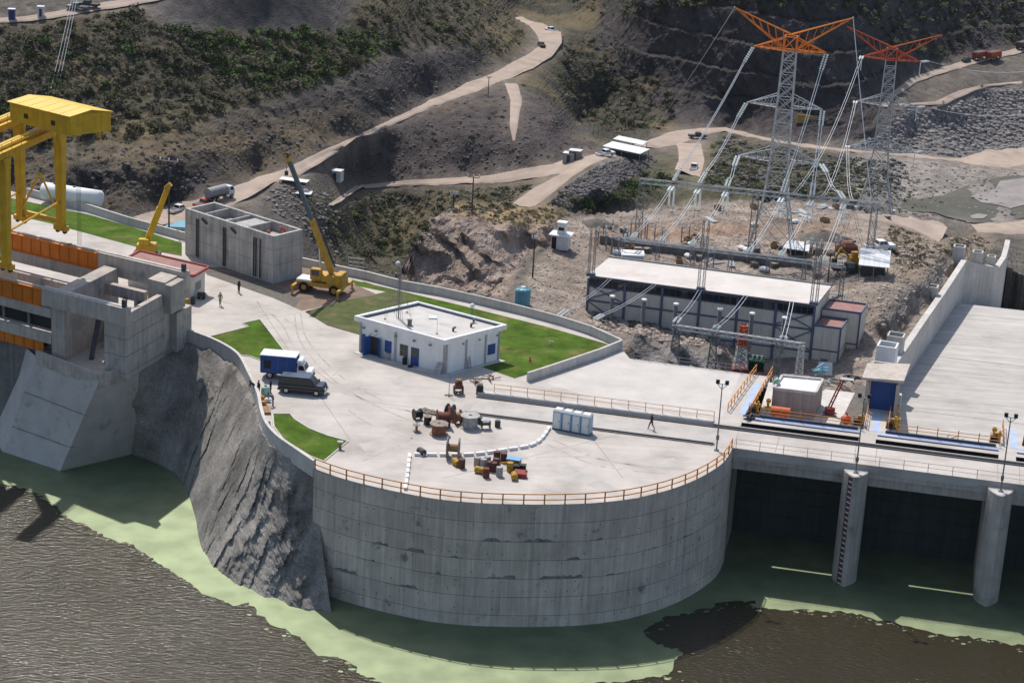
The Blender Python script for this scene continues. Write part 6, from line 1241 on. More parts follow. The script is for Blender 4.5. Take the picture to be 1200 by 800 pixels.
for x, y, mt, lb, s_ in ((985, 449, 'wood', 'timber offcuts piled on the pale bay floor', 1.2), (968, 452, 'galvdark', 'bent steel scrap beside the concrete house', 1.0), (998, 446, 'dark', 'dark tarpaulin heap at the bay road edge', .9), (880, 490, 'dark', 'dark pump parts at the walkway end', .7), (960, 436, 'skyblue', 'pale blue machine frame behind the concrete house', 1.0)):
    t = thing('scrap_pile', lb, 'scrap', P(x, y, -3.38 if x > 890 else 0), rnd.uniform(0, 3))
    for k in range(9): a_ = rnd.uniform(0, 3.1); c_ = Vector((rnd.uniform(-.9, .9), rnd.uniform(-.7, .7), .08+.08*k))*s_; dv = Vector((math.cos(a_), math.sin(a_), rnd.uniform(-.2, .2)))*.9*s_; MB().bar(c_-dv, c_+dv, .16, .12).build('offcut', MT[mt], t)
t = thing('tent', 'small white ridge tent behind the concrete house', 'tent', P(966, 437, -4)); MB().add([(-.9, -.8, 0), (.9, -.8, 0), (.9, .8, 0), (-.9, .8, 0), (-.9, 0, 1.5), (.9, 0, 1.5)], [(0, 1, 5, 4), (3, 4, 5, 2)]).build('canvas', MT['loodoor'], t); MB().bar((-.9, 0, 0), (-.9, 0, 1.5), .06).bar((.9, 0, 0), (.9, 0, 1.5), .06).build('pole', MT['wood'], t)
for x, y, z, s_, lb in ((1040, 427, -3.6, 2.5, 'large white hollow concrete cube at the near end of the spillway wall'), (1050, 412, -4.2, 2.2, 'open topped concrete cube tucked behind the large white one'), (1092, 350, -8.0, 1.9, 'open concrete cube halfway along the spillway wall'), (1124.5, 302, -10.2, 1.9, 'open concrete cube where the spillway wall bends'), (1146, 307, -11.2, 1.7, 'open concrete cube on the bent part of the spillway wall'), (1162, 310, -12, 1.4, 'smallest open concrete cube near the wall end')):
    t = thing('valve_box', lb, 'box', P(x, y, z)+Vector((0, s_/2, 0)), D(-18)); h_ = s_/2; w_ = .2
    for q_ in ((-h_, h_, -h_, -h_+w_), (-h_, h_, h_-w_, h_), (-h_, -h_+w_, -h_+w_+.002, h_-w_-.002), (h_-w_, h_, -h_+w_+.002, h_-w_-.002)): MB().bx(q_[0], q_[1], q_[2], q_[3], -1.5, s_*.95).build('side', MT['white'] if s_ > 2.3 else MT['lightconc'], t)
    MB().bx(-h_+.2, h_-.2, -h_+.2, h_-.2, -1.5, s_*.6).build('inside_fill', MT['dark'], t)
t = thing('driftwood', 'pale driftwood trunk with twigs lying on the chute', 'log', BR(19, 27, chz(27)+.3), D(-10)); MB().cyl((0, 0, 0), (4.6, -.4, .1), .32, 9, .2).build('trunk', MT['reelgrey'], t)
for k in range(9): MB().cyl((4.0+rnd.uniform(-.5, .8), -.3, .1), (4.3+rnd.uniform(-1, 2.2), rnd.uniform(-.9, 2.2), rnd.uniform(.2, 1.1)), .06, 5, .03).build('twig', MT['wood'], t)
# ------------------------------------------------------------------ switchgear hall
NL, NR_ = P(690, 323, -2), P(955.5, 357.5, -2); h1 = (NR_-NL); h1.z = 0; HL = h1.length; h1.normalize(); FLp = P(714, 303.5, -2); h2 = (FLp-NL); h2.z = 0; HD = 9.9; h2.normalize()
hall = thing('switchgear_hall', 'long beige switchgear hall with blue steel frame and white flat roof', 'building', NL-Vector((0, 0, 10)))
def HP(a, b, z): return Vector((NL.x, NL.y, 0))+h1*a+h2*b+Vector((0, 0, z))
def hbox(nm, mt, a0, a1, b0, b1, z0, z1, par=None):
    return MB().hexa([HP(a0, b0, z0), HP(a1, b0, z0), HP(a1, b1, z0), HP(a0, b1, z0)], [HP(a0, b0, z1), HP(a1, b0, z1), HP(a1, b1, z1), HP(a0, b1, z1)]).build(nm, MT[mt], par or hall, world=True)
hbox('core', 'joint', .1, HL-.1, .25, HD, -12, -2.15)
hbox('roof', 'roofwhite', -.15, HL+.15, -.1, HD+.2, -2.1, -1.9); hbox('roof_edge', 'galvdark', -.2, HL+.2, HD+.2, HD+.45, -2.2, -1.7); hbox('fascia', 'galvdark', -.2, HL+.2, -.18, -.1, -2.08, -1.88)
NB = 6; bw = HL/NB
for i in range(NB+1):
    hbox('column', 'steelblue', max(0, i*bw-.16)-(.12 if i == 0 else 0), min(HL, i*bw+.16)+(.12 if i == NB else 0), -.14, .2, -12, -2.36)
for i in range(NB):
    a0, a1 = i*bw+.18, (i+1)*bw-.18
    for z0, z1 in ((-5.45, -3.6), (-8.7, -5.75), (-12, -8.95)):
        n = 3
        for k in range(n): hbox('wall_sheet', 'sheet', a0+(a1-a0)*k/n+.012, a0+(a1-a0)*(k+1)/n-.012, .02, .2, z0, z1)
    hbox('girt', 'steelblue', a0, a1, -.05, .21, -5.74, -5.46); hbox('girt', 'steelblue', a0, a1, -.04, .21, -8.94, -8.71); hbox('girt', 'steelblue', a0, a1, -.04, .21, -3.59, -3.49)
    wf_ = hbox('window_band', 'steelblue', a0, a1, .05, .22, -3.48, -2.3)
    for k in range(6):
        w0 = a0+(a1-a0)*k/6
        MB().hexa([HP(w0+.04, .0, -3.4), HP(w0+(a1-a0)/6-.04, .0, -3.4), HP(w0+(a1-a0)/6-.04, .06, -3.4), HP(w0+.04, .06, -3.4)], [HP(w0+.04, .0, -2.44), HP(w0+(a1-a0)/6-.04, .0, -2.44), HP(w0+(a1-a0)/6-.04, .06, -2.44), HP(w0+.04, .06, -2.44)]).build('pane', MT['glass'], wf_)
    if i in (0, NB-1):
        MB().bar(HP(a0, -.03, -5.4), HP(a1, -.03, -3.3), .14).bar(HP(a0, -.03, -3.3), HP(a1, -.03, -5.4), .14).bar(HP(a0, -.03, -8.6), HP(a1, -.03, -5.8), .14).bar(HP(a0, -.03, -5.8), HP(a1, -.03, -8.6), .14).build('cross_brace', MT['steelblue'], hall, world=True)
for k in range(5):
    for z0, z1 in ((-5.5, -2.4), (-8.8, -5.7), (-12, -9.0)): hbox('wall_sheet', 'sheet', HL-.1, HL+.02, .2+k*HD/5+.02, .2+(k+1)*HD/5-.05, z0, z1)
for a0, a1, b0, b1, z1, lb in ((HL+.16, HL+3.9, .1, 4.6, -4.75, 'annex'), (HL+.16, HL+5.6, 4.7, 9.4, -3.6, 'annex')):
    for k in range(3):
        for z0, zz1 in ((-8.3, z1-.3), (-12, -8.5)):
            q_ = (a1-a0)/3; hbox('annex_sheet', 'sheet', a0+q_*k+.015, a0+q_*(k+1)-.015, b0, b0+.15, z0, zz1); q_ = (b1-b0)/3; hbox('annex_sheet', 'sheet', a1-.15, a1, b0+.16+q_*k, b0+.1+q_*(k+1), z0, zz1)
    hbox('annex_core', 'joint', a0, a1-.16, b0+.16, b1, -12, z1-.32); hbox('annex_roof', 'redroof', a0+.2, a1-.25, b0+.2, b1-.1, z1-.31, z1-.25)
    for q_ in ((a0, a1, b0-.08, b0+.12), (a0, a1, b1-.1, b1+.05), (a1-.12, a1+.08, b0+.12, b1-.1)): hbox('annex_rim', 'steelblue', *q_, z1-.3, z1)
    hbox('annex_girt', 'steelblue', a0, a1, b0-.05, b0, -8.5, -8.28); hbox('annex_column', 'steelblue', a1-.2, a1+.05, b0-.06, b0+.1, -12, z1-.3); hbox('annex_door', 'galvdark', a0+1.3, a0+2.3, b0-.03, b0, -12, -9.6)
t = thing('roof_cabin', 'small white plant cabin behind the hall roof', 'cabin', HP(2.5, 13, -8)); MB().bx(-1.6, 1.6, -1.3, 1.3, 0, 6.3).build('wall', MT['loodoor'], t); MB().bx(-1.7, 1.7, -1.4, 1.4, 6.3, 6.45).build('roof', MT['white'], t)
for k, (x, y0, y1) in enumerate(((716, 346, 372), (753, 350, 377), (790, 355, 385), (841.5, 361, 390), (879, 366, 395), (917, 371, 398))):
    Yg = 275.0
    for _ in range(30): p = PY(x, y1, Yg); Yg += ((p-NL).dot(-h2)-2.2)*.8
    p = PY(x, y1, Yg); zt_ = above(p, y0)-p.z; t = thing('wall_bushing', ['first grey post bushing from the left end of the hall', 'second grey post bushing along the hall front', 'third grey post bushing along the hall front', 'fourth grey post bushing along the hall front', 'fifth grey post bushing beside the red and white mast', 'sixth grey post bushing nearest the hall annex'][k], 'insulator', p-Vector((0, 0, 2)))
    mb = MB(); n = 12; prof = [(.3, 0)]
    for j in range(n): z = 2+(zt_-.3)*j/n; prof += [(.26, z), (.34, z+.06), (.26, z+.12)]
    prof += [(.24, zt_+1.7)]; mb.lathe(prof, 10).build('shed_column', MT['galvdark'], t); MB().lathe([(.38, zt_+1.7), (.4, zt_+1.95), (.15, zt_+2.05)], 10).build('cap', MT['white'], t)
# ------------------------------------------------------------------ lattice helpers
def lattice(mb, p, q, w0, w1, n, r=.05, rd=.035, a=None):
    """square lattice boom from p to q (four chords and zig-zag lacing)"""
    p = Vector(p); q = Vector(q); d = (q-p).normalized(); a = Vector(a) if a is not None else (Vector((1, 0, 0)) if abs(d.z) > .7 else Vector((0, 0, 1))); a = (a-d*a.dot(d)).normalized(); b = d.cross(a)
    C4 = [(1, 1), (1, -1), (-1, -1), (-1, 1)]
    def pt(t, k): w = (w0+(w1-w0)*t)/2; return p.lerp(q, t)+a*(C4[k % 4][0]*w)+b*(C4[k % 4][1]*w)
    for k in range(4): mb.cyl(pt(0, k), pt(1, k), r, 4, cap=False)
    for i in range(n):
        for k in range(4):
            mb.cyl(pt(i/n, k), pt((i+1)/n, k+1), rd, 3, cap=False); mb.cyl(pt(i/n, k+1), pt((i+1)/n, k), rd, 3, cap=False)
            mb.cyl(pt((i+1)/n, k), pt((i+1)/n, k+1), rd, 3, cap=False)
    return mb
def catenary(p, q, sag, n=10):
    return [p.lerp(q, i/n)-Vector((0, 0, 4*sag*(i/n)*(1-i/n))) for i in range(n+1)]
def conductor(lab, p, q, sag=.6, ins0=2.6, ins1=2.6, sep=.4, r=.055, jump=True):
    t = thing('conductor', lab, 'power line', p); d = (q-p); L = d.length; d.normalize(); s_ = Vector((-d.y, d.x, 0)).normalized()*sep/2
    a, b = p+d*ins0, q-d*ins1
    for k in (-1, 1): MB().tube([v+s_*k for v in catenary(a, b, sag)], r, 4).build('wire', MT['wire'], t, world=True)
    for o, e, w in ((p, d, ins0), (q, -d, ins1)):
        if w <= 0: continue
        for k in (-1, 1):
            mb = MB(); n = 7; x0 = o+s_*k*1.3+e*.15; mb.cyl(x0, o+s_*k*1.3+e*w, .05, 5)
            for j in range(n): c = x0+e*((w-.3)*(j+.5)/n); mb.cyl(c-e*.09, c+e*.1, .2, 8, .13)
            mb.build('insulator_string', MT['insul'], t, world=True)
        MB().bar(o+s_*-1.7+e*w, o+s_*1.7+e*w, .12).build('yoke', MT['galv'], t, world=True)
    return t
def pylon(lab, base, ys, omat, sc=1.0):
    """ys = photo rows of low arm, mid arm, top arm, peak"""
    zl, zm, zp, zk = [above(base, y)-base.z for y in ys]; t = thing('transmission_tower', lab, 'pylon', base, BA)
    prof = [(0, 3.6*sc), (zl*.55, 2.0*sc), (zl, 1.45*sc), (zm, 1.2*sc), (zp, 1.0*sc), (zp+2.2*sc, .95*sc)]
    def hw(z):
        for (a, b), (c, d_) in zip(prof[:-1], prof[1:]):
            if z <= c: return b+(d_-b)*(z-a)/(c-a)
        return prof[-1][1]
    K = [(1, 1), (1, -1), (-1, -1), (-1, 1)]; c_ = lambda z, k: Vector((K[k % 4][0]*hw(z), K[k % 4][1]*hw(z), z)); zt_ = prof[-1][0]
    lv = [0]; z = 0
    while z < zt_-.8: z = min(zt_, z+max(1.6, 1.7*hw(z))); lv.append(z)
    lv[-1] = zt_
    for k in range(4):
        mb = MB()
        for a, b in zip(prof[:-1], prof[1:]):
            if a[0] < zp-1e-3: mb.cyl(c_(a[0], k), c_(b[0], k), .11*sc, 5, cap=False)
        mb.build('leg', MT['galv'], t); mb = MB()
        for a, b in zip(lv[:-1], lv[1:]):
            if b > zp+.3: continue
            mb.cyl(c_(a, k), c_(b, k+1), .06*sc, 4, cap=False).cyl(c_(a, k+1), c_(b, k), .06*sc, 4, cap=False).cyl(c_(b, k), c_(b, k+1), .055*sc, 4, cap=False)
            if a < zl*.6: m_ = (c_(a, k)+c_(a, k+1))/2; mb.cyl(m_, c_((a+b)/2, k), .05*sc, 4, cap=False).cyl(m_, c_((a+b)/2, k+1), .05*sc, 4, cap=False)
        mb.build('bracing', MT['galv'], t)
    mb = MB()
    for k in range(4): mb.cyl(c_(zp, k), c_(zt_, k), .12*sc, 5).cyl(c_(zp, k), c_(zt_, k+1), .07*sc, 4).cyl(c_(zt_, k), c_(zt_, k+1), .08*sc, 4).cyl(c_(zp, k), c_(zp, k+1), .09*sc, 4)
    mb.build('head', MT[omat], t); tips = {}
    for nm, z, sp, h, mt in (('low', zl, 6.6*sc, 2.0*sc, 'galv'), ('mid', zm, 6.0*sc, 1.9*sc, 'galv'), ('top', zp, 5.7*sc, 1.9*sc, omat)):
        for s in (-1, 1):
            mb = MB(); w = hw(z); tip = Vector((s*sp, 0, z+.1)); lo = [Vector((s*w, y, z)) for y in (-w, w)]; hi = [Vector((s*hw(z+h), y, z+h)) for y in (-w, w)]
            for v in lo: mb.cyl(v, tip, .09*sc, 4)
            for v in hi: mb.cyl(v, tip, .08*sc, 4)
            for i in range(5):
                f0, f1 = i/5, (i+1)/5
                for a, b in ((lo[0], lo[1]), (lo[0], hi[0]), (lo[1], hi[1])): mb.cyl(a.lerp(tip, f0), b.lerp(tip, f1), .05*sc, 3, cap=False).cyl(b.lerp(tip, f0), a.lerp(tip, f0), .05*sc, 3, cap=False)
            mb.build('cross_arm', MT[mt], t); tips[(nm, s)] = tip
    for s in (-1, 1):
        mb = MB(); w = .95*sc; tip = Vector((s*9.2*sc, 0, zk)); lo = [Vector((s*w, y, zp+.2)) for y in (-w, w)]; hi = [Vector((0, y, zt_+.3*sc)) for y in (-w*.4, w*.4)]
        for v in lo+hi: mb.cyl(v, tip, .09*sc, 4)
        for i in range(7):
            f0, f1 = i/7, (i+1)/7
            for a, b in ((lo[0], hi[0]), (lo[1], hi[1]), (lo[0], lo[1]), (hi[0], hi[1])): mb.cyl(a.lerp(tip, f0), b.lerp(tip, f1), .05*sc, 3, cap=False)
        mb.build('peak_arm', MT[omat], t); tips[('peak', s)] = tip
    for k in range(4): MB().bx(K[k][0]*prof[0][1]-.5, K[k][0]*prof[0][1]+.5, K[k][1]*prof[0][1]-.5, K[k][1]*prof[0][1]+.5, -1.2, .35).build('footing', MT['lightconc'], t)
    R = Matrix.Rotation(BA, 3, 'Z'); return {k: base+R@v for k, v in tips.items()}
b1_ = ground(903, 292); tips1 = pylon('nearer lattice transmission tower with bright orange top arms', b1_, (188, 125, 59, 15), 'towero')
b2_ = PY(1024, 251, 400); tips2 = pylon('farther lattice transmission tower with dull red top arms', b2_, (176, 123, 70, 36), 'towerred')
# ------------------------------------------------------------------ switchyard gantries
ga0, ga1 = ground(747, 284), ground(1017, 312); zA0 = above(ga0, 212); zA1 = above(ga1, 240); zA = (zA0+zA1)/2
gA = thing('busbar_gantry', 'rear lattice busbar gantry standing under the nearer pylon', 'gantry', ga0)
def gpt(f): p = ga0.lerp(ga1, f); return Vector((p.x, p.y, zA0+(zA1-zA0)*f))
for f in (0, .5, 1): p = gpt(f); g_ = ga0.lerp(ga1, f); lattice(MB(), Vector((g_.x, g_.y, min(ga0.z, ga1.z)-1)), p, 1.1, .9, 6, .05, .03).build('column', MT['galvdark'], gA, world=True)
lattice(MB(), gpt(-.01), gpt(1.01), .75, .75, 20, .038, .022).build('beam', MT['galv'], gA, world=True)
att = {('top', -1): .135, ('mid', -1): .25, ('low', -1): .37, ('top', 1): .61, ('mid', 1): .735, ('low', 1): .87}
NM = {('top', -1): 'top left', ('mid', -1): 'middle left', ('low', -1): 'lower left', ('top', 1): 'top right', ('mid', 1): 'middle right', ('low', 1): 'lower right'}
gb0, gb1 = HP(.2, .3, -2), HP(HL-.3, .3, -2); zB = [above(gb0, 276), above(gb1, 300)]
gB = thing('busbar_gantry', 'thin lattice gantry rising from the front edge of the hall roof', 'gantry', Vector((gb0.x, gb0.y, -2)))
for f, zt_ in ((0, above(gb0, 268)), (.5, above(gb0.lerp(gb1, .5), 258)), (1, above(gb1, 284))):
    p = gb0.lerp(gb1, f)
    for s in (-.35, .35): lattice(MB(), p+h1*s, Vector((p.x, p.y, zt_))+h1*s, .34, .24, 10, .035, .02).build('column', MT['galvdark'], gB, world=True)
    MB().bar(p+h1*-.6+Vector((0, 0, .15)), p+h1*.6+Vector((0, 0, .15)), .7, .35).build('bracket', MT['steelblue'], gB, world=True)
gr0, gr1 = HP(.5, 13.5, -8), HP(HL+1, 13.5, -8); zR0, zR1 = above(gr0, 280), above(gr1, 312)
gC = thing('busbar_gantry', 'low lattice beam with disconnectors along the rear of the hall', 'gantry', gr0)
def rpt(f): p = gr0.lerp(gr1, f); return Vector((p.x, p.y, zR0+(zR1-zR0)*f))
lattice(MB(), rpt(0), rpt(1), .5, .5, 20, .034, .02).build('beam', MT['galv'], gC, world=True)
for f in (0, .17, .33, .5, .67, .83, 1): p = rpt(f); lattice(MB(), Vector((p.x, p.y, -8.5)), p, .7, .5, 5, .04, .025).build('column', MT['galvdark'], gC, world=True)
gf0, gf1 = P(790, 395, -7), P(940, 478, -3.4); 
gF0, gF1 = Vector((gf0.x, gf0.y, above(gf0, 381))), Vector((gf1.x, gf1.y, above(gf1, 406)))
gD = thing('busbar_gantry', 'front lattice beam on splayed columns above the rock cut', 'gantry', gf1)
e0 = BR(2.6, 33, 0); zz_ = -3.4
q0 = P(789, 400, -7); q1 = P(936, 462, -5.0); q0.z = above(q0, 383); q1.z = above(q1, 405)
lattice(MB(), q0, q1, .6, .6, 14, .045, .028).build('beam', MT['galv'], gD, world=True)
for f, zb in ((.02, -9), (.33, -10), (.82, -10), (.985, -5)):
    p = q0.lerp(q1, f); lattice(MB(), Vector((p.x, p.y, zb)), p, 1.1 if f > .9 else 1.4, .6, 7, .07, .045).build('column', MT['galvdark'] if f < .9 else MT['galv'], gD, world=True)
for i, (k, f) in enumerate(att.items()):
    q_ = gpt(f); conductor(NM[k]+' double conductor from the orange topped pylon to the rear gantry', tips1[k], q_+Vector((0, 0, .4)), .7, 3.0, 2.4)
    f2 = [.05, .18, .32, .58, .72, .9][i]; r_p = rpt(f2); conductor(NM[k]+' double conductor dropping from the rear gantry to the hall gantry beam', gpt(f)-Vector((0, .3, .4)), r_p+Vector((0, 0, .4)), .5, 2.2, 2.0, r=.04)
    f3 = [.1, .24, .38, .62, .76, .93][i]; hp = HP(HL*f3, .0, -2)
    for k2 in (-.35, .35):
        st = thing('insulator_post', NM[k]+' hanging '+('left' if k2 < 0 else 'right')+' insulator of the pair under the rear gantry', 'insulator', q_); mb = MB(); x0 = q_+h1*k2-Vector((0, 0, .5)); mb.cyl(x0, x0-Vector((0, 0, 3.2)), .06, 5)
        for j in range(9): mb.cyl(x0-Vector((0, 0, .2+j*.33)), x0-Vector((0, 0, .32+j*.33)), .19, 8, .12)
        mb.build('sheds', MT['insul'], st, world=True); MB().bar(x0-Vector((0, 0, 3.2)), x0-Vector((0, 0, 3.5)), .25).build('end_fitting', MT['galv'], st, world=True)
for i, (x0, y0, x1, y1) in enumerate(((716, 331, 690, 352), (759, 333, 727, 365), (831, 341, 789, 380), (877, 346, 837, 389), (931, 353, 915, 397))):
    a_ = HP(HL*(.1+.2*i), -.2, -1.9); b_ = [HP(-1.5, -8, -6.5), HP(HL*.12, -9, -6), q0, q0.lerp(q1, .33), q0.lerp(q1, .85)][i]
    conductor(['leftmost', 'second', 'third', 'fourth', 'rightmost'][i]+' double line dropping in front of the hall wall', a_, b_+Vector((0, 0, .5)), .4, 0, 1.6, .5, .04)
gw = thing('earth_wire', 'long single earth wire from the orange pylon peak down to the far slope', 'power line', tips1[('peak', -1)]); MB().tube(catenary(tips1[('peak', -1)], ground(752, 182, 3), .8, 14), .05, 4).build('wire', MT['wire'], gw, world=True); MB().ball(tips1[('peak', -1)], .15, 6, 4).build('clamp', MT['galv'], gw, world=True)
gw = thing('earth_wire', 'single earth wire dropping past the red topped pylon to the yard', 'power line', tips1[('peak', 1)]); MB().tube(catenary(tips1[('peak', 1)], gpt(.98)+Vector((0, 0, 1)), .3, 14), .06, 4).build('wire', MT['wire'], gw, world=True); MB().ball(tips1[('peak', 1)], .15, 6, 4).build('clamp', MT['galv'], gw, world=True)
for k, nm in NM.items():
    o = tips2[k]
    if k[1] < 0: tgt = PY({'top': 940, 'mid': 945, 'low': 950}[k[0]], {'top': 105, 'mid': 160, 'low': 205}[k[0]], 372); tgt = Vector((tgt.x, tgt.y, tgt.z)); conductor(nm+' line sagging off the red topped pylon toward the yard', o, gpt({'top': .66, 'mid': .78, 'low': .92}[k[0]])+Vector((0, 0, .5)), 3.5, 2.4, 0, r=.035)
    else: conductor(nm+' line leaving the red topped pylon across the valley', o, o+Vector((52, 46, 4 if k[0] == 'low' else -2)), 4.0, 2.4, 0, r=.025)
    st = thing('jumper_insulator', nm+' hanging jumper insulator on the red topped pylon', 'insulator', o); MB().cyl(o-Vector((0, 0, .2)), o-Vector((0, 0, 2.6)), .09, 6).build('rod', MT['insul'], st, world=True); MB().ball(o-Vector((0, 0, 2.7)), .16, 6, 4).build('weight', MT['galv'], st, world=True)
# red and white mast with transformer
p = P(867, 434, -9); t = thing('signal_mast', 'short lattice mast painted red over white in front of the hall', 'mast', p); hz_ = above(p, 381)-p.z
lattice(MB(), (0, 0, -1), (0, 0, hz_*.52), 2.0, 1.2, 5, .09, .06).build('lower_frame', MT['loodoor'], t); lattice(MB(), (0, 0, hz_*.52), (0, 0, hz_), 1.2, .9, 6, .09, .07).build('upper_frame', MT['towerred'], t); MB().bx(-1.1, 1.1, -1.1, 1.1, -1, .5).build('base', MT['red'], t); MB().ball((0, 0, hz_*.45), .4, 10, 8).build('lamp_globe', MT['teal'], t)
t = thing('transformer', 'green transformer with cooling fins beside the red and white mast', 'transformer', P(886, 434, -9), BA); t.scale = (.75, .75, .72); MB().bx(-1.4, 1.4, -.8, .8, .3, 2.2).build('tank', MT['green'], t, bevel=.05)
for k in range(8): MB().bx(-1.3+k*.36, -1.2+k*.36, -1.15, -.8, .4, 2.0).build('fin', MT['green'], t)
for k in (-.8, 0, .8): MB().lathe([(.12, 2.2), (.2, 2.4), (.12, 2.6), (.2, 2.8), (.08, 3.1)], 8, (k, 0, 0)).build('bushing', MT['loodoor'], t)
MB().bx(-1.5, 1.5, -.9, .9, 0, .3).build('plinth', MT['red'], t); MB().cyl((-1.2, .5, 2.6), (1.2, .5, 2.6), .3, 10).build('conservator', MT['green'], t)
# ------------------------------------------------------------------ yard things
t = thing('water_tank', 'pale blue cylindrical plastic water tank below the long parapet', 'tank', ground(612, 357)); MB().lathe([(1.1, 0), (1.12, .1), (1.12, 2.1), (1.0, 2.3), (.4, 2.45)], 20).build('shell', MT['skyblue'], t, smooth=False)
for k in range(8): MB().bar((1.0*math.cos(k*.785), 1.0*math.sin(k*.785), 2.33), (.4*math.cos(k*.785), .4*math.sin(k*.785), 2.48), .1).build('roof_rib', MT['skyblue'], t)
MB().cyl((0, 0, 2.4), (0, 0, 2.6), .3, 10).build('lid', MT['loodoor'], t)
t = thing('kiosk', 'white two-storey lookout kiosk at the head of the sandy yard', 'kiosk', ground(657, 290), D(-15)); MB().bx(-1.3, 1.3, -1.0, 1.0, 0, 2.2).build('wall', MT['loodoor'], t); MB().bx(-1.7, 1.7, -1.4, 1.4, 2.2, 2.4).build('roof', MT['white'], t); MB().bx(-.6, .7, -.6, .6, 2.4, 4.2).build('upper_room', MT['white'], t); MB().bx(-1.25, -.5, -1.03, -1.0, .1, 2.0).build('doorway', MT['black'], t); MB().bx(-.4, .5, -.63, -.6, 3.0, 3.5).build('window', MT['glass'], t); MB().bx(-.7, .8, -.7, .7, 4.2, 4.3).build('top_slab', MT['white'], t)
def shed(lab, px, size, rz, h, tilt, mat='loodoor'):
    o = ground(*px); t = thing('open_shed', lab, 'shed', o, rz); w_, d__ = size; n = 6
    for k in range(n): x0 = -w_/2+w_*k/n; MB().hexa([(x0+.01, -d__/2, h), (x0+w_/n-.01, -d__/2, h), (x0+w_/n-.01, d__/2, h+tilt), (x0+.01, d__/2, h+tilt)], [(x0+.01, -d__/2, h+.08), (x0+w_/n-.01, -d__/2, h+.08), (x0+w_/n-.01, d__/2, h+tilt+.08), (x0+.01, d__/2, h+tilt+.08)]).build('roof_sheet', MT[mat], t)
    for x in (-w_/2+.2, 0, w_/2-.2):
        for y in (-d__/2+.2, d__/2-.2): MB().bar((x, y, -.4), (x, y, h+(tilt if y > 0 else 0)), .12).build('post', MT['wood'], t)
    MB().bx(-w_/2+.4, w_/2-.6, -.3, d__/2-.4, 0, h*.6).build('stored_goods', MT['dark'], t)
shed('open shed with pale corrugated roof at the edge of the yard cutting', (1023, 322), (4.6, 6.5), D(-10), 2.3, .9); shed('low white tarpaulin shelter in the middle of the yard', (934, 298), (4.2, 3.2), D(-20), 1.2, .5); shed('long white roofed site shed beside the lower road', (733, 184), (11, 4.5), D(-35), 2.2, .5); shed('narrow white roofed site shed behind the long one', (738, 176), (9, 2.6), D(-35), 2.4, .5)
shed('small pale sheet shelter above the block building', (355, 232), (4, 2.2), D(-5), 1.0, .2); shed('pale flat sheet shelter above the small one', (345, 216), (6.5, 1.8), D(-15), .8, .2)
t = thing('excavator', 'yellow excavator parked by the pale roofed shed', 'excavator', ground(1002, 313), D(15)); MB().bx(-1.2, 1.2, -.9, .9, .8, 1.9).build('house', MT['ochre'], t, bevel=.1); MB().bx(-1.0, -.1, -.85, -.1, 1.9, 2.8).build('cab', MT['ochre'], t)
for s in (-1, 1): MB().bx(-1.5, 1.5, s*.95-.25, s*.95+.25, 0, .75).build('track', MT['dark'], t, bevel=.15)
MB().bar((-.9, .3, 1.6), (-2.6, .3, 3.2), .35).build('boom', MT['ochre'], t); MB().bar((-2.6, .3, 3.2), (-3.4, .3, 1.4), .28).build('stick', MT['ochre'], t); MB().bx(-3.8, -3.1, 0, .7, .8, 1.5).build('bucket', MT['dark'], t)
car('pickup_truck', 'dark pickup parked below the pale roofed shed', 'pickup', ground(994, 320), D(5), 'dark'); t = car('pickup_truck', 'white pickup half hidden behind the pale roofed shed', 'pickup', ground(1030, 293), D(20), 'carwhite')
t = thing('rubble_heap', 'brown scrap heap on the yard beside the gravel mound', 'heap', ground(992, 294)); MB().ball((0, 0, .3), 1.9, 10, 6, (1, .8, .8)).build('mass', MT['redbrown'], t); MB().bar((-1, 0, 1.2), (1.4, .4, 1.7), .3).build('stick', MT['dark'], t)
for x, y, s_, lb in ((966, 280, 5.0, 'smooth grey gravel mound in the yard'), (700, 263, 3.6, 'grey gravel mound behind the kiosk'), (1032, 285, 3.2, 'brown spoil mound behind the pale roofed shed'), (912, 258, 3.0, 'low spoil mound under the rear gantry')):
    o = ground(x, y); t = thing('gravel_mound', lb, 'mound', o-Vector((0, 0, .3))); mb = MB(); n = 22; m_ = 6; vs = []
    for j in range(m_+1):
        for i in range(n):
            rr = s_*(1-j/m_)*(1+.18*math.sin(i*1.7+j)+.1*rnd.uniform(-1, 1)); vs.append((rr*math.cos(i*6.283/n), rr*.7*math.sin(i*6.283/n), s_*.36*(1-(1-j/m_)**1.5)*rnd.uniform(.92, 1.05)))
    mb.add(vs, [(j*n+i, j*n+(i+1) % n, (j+1)*n+(i+1) % n, (j+1)*n+i) for j in range(m_) for i in range(n)]).build('slope', MT['gravel'] if 'gravel' in lb else MT['dirt'], t, smooth=True); MB().ball((s_*.6, -s_*.5, .3), .5, 6, 4).build('boulder', MT['gravel'], t)
pts_ = [ground(x, y) for x, y in ((702, 286), (760, 293), (820, 299), (880, 306), (950, 314))]
parapet('retaining_wall', 'low dark retaining wall holding the brown bank behind the hall', pts_, .5, -1.5, 1.3, mat='joint')
IT = [('pallet', 'wood'), ('pipe_bundle', 'galvdark'), ('crate', 'woodtan'), ('tarpaulin_bundle', 'loodoor'), ('disconnector', 'galvdark')]
NMS = {'pallet': ('stack of grey timber pallets lying in the switchyard', 'pallet', 'pallet stacks in the switchyard'), 'pipe_bundle': ('bundle of grey pipes lying in the switchyard', 'pipes', 'pipe bundles in the switchyard'), 'crate': ('open brown timber crate in the switchyard', 'crate', 'crates in the switchyard'), 'tarpaulin_bundle': ('white tarpaulin wrapped bundle in the switchyard', 'bundle', 'wrapped bundles in the switchyard'), 'disconnector': ('grey disconnector frame on legs in the switchyard', 'frame', 'disconnector frames in the switchyard')}
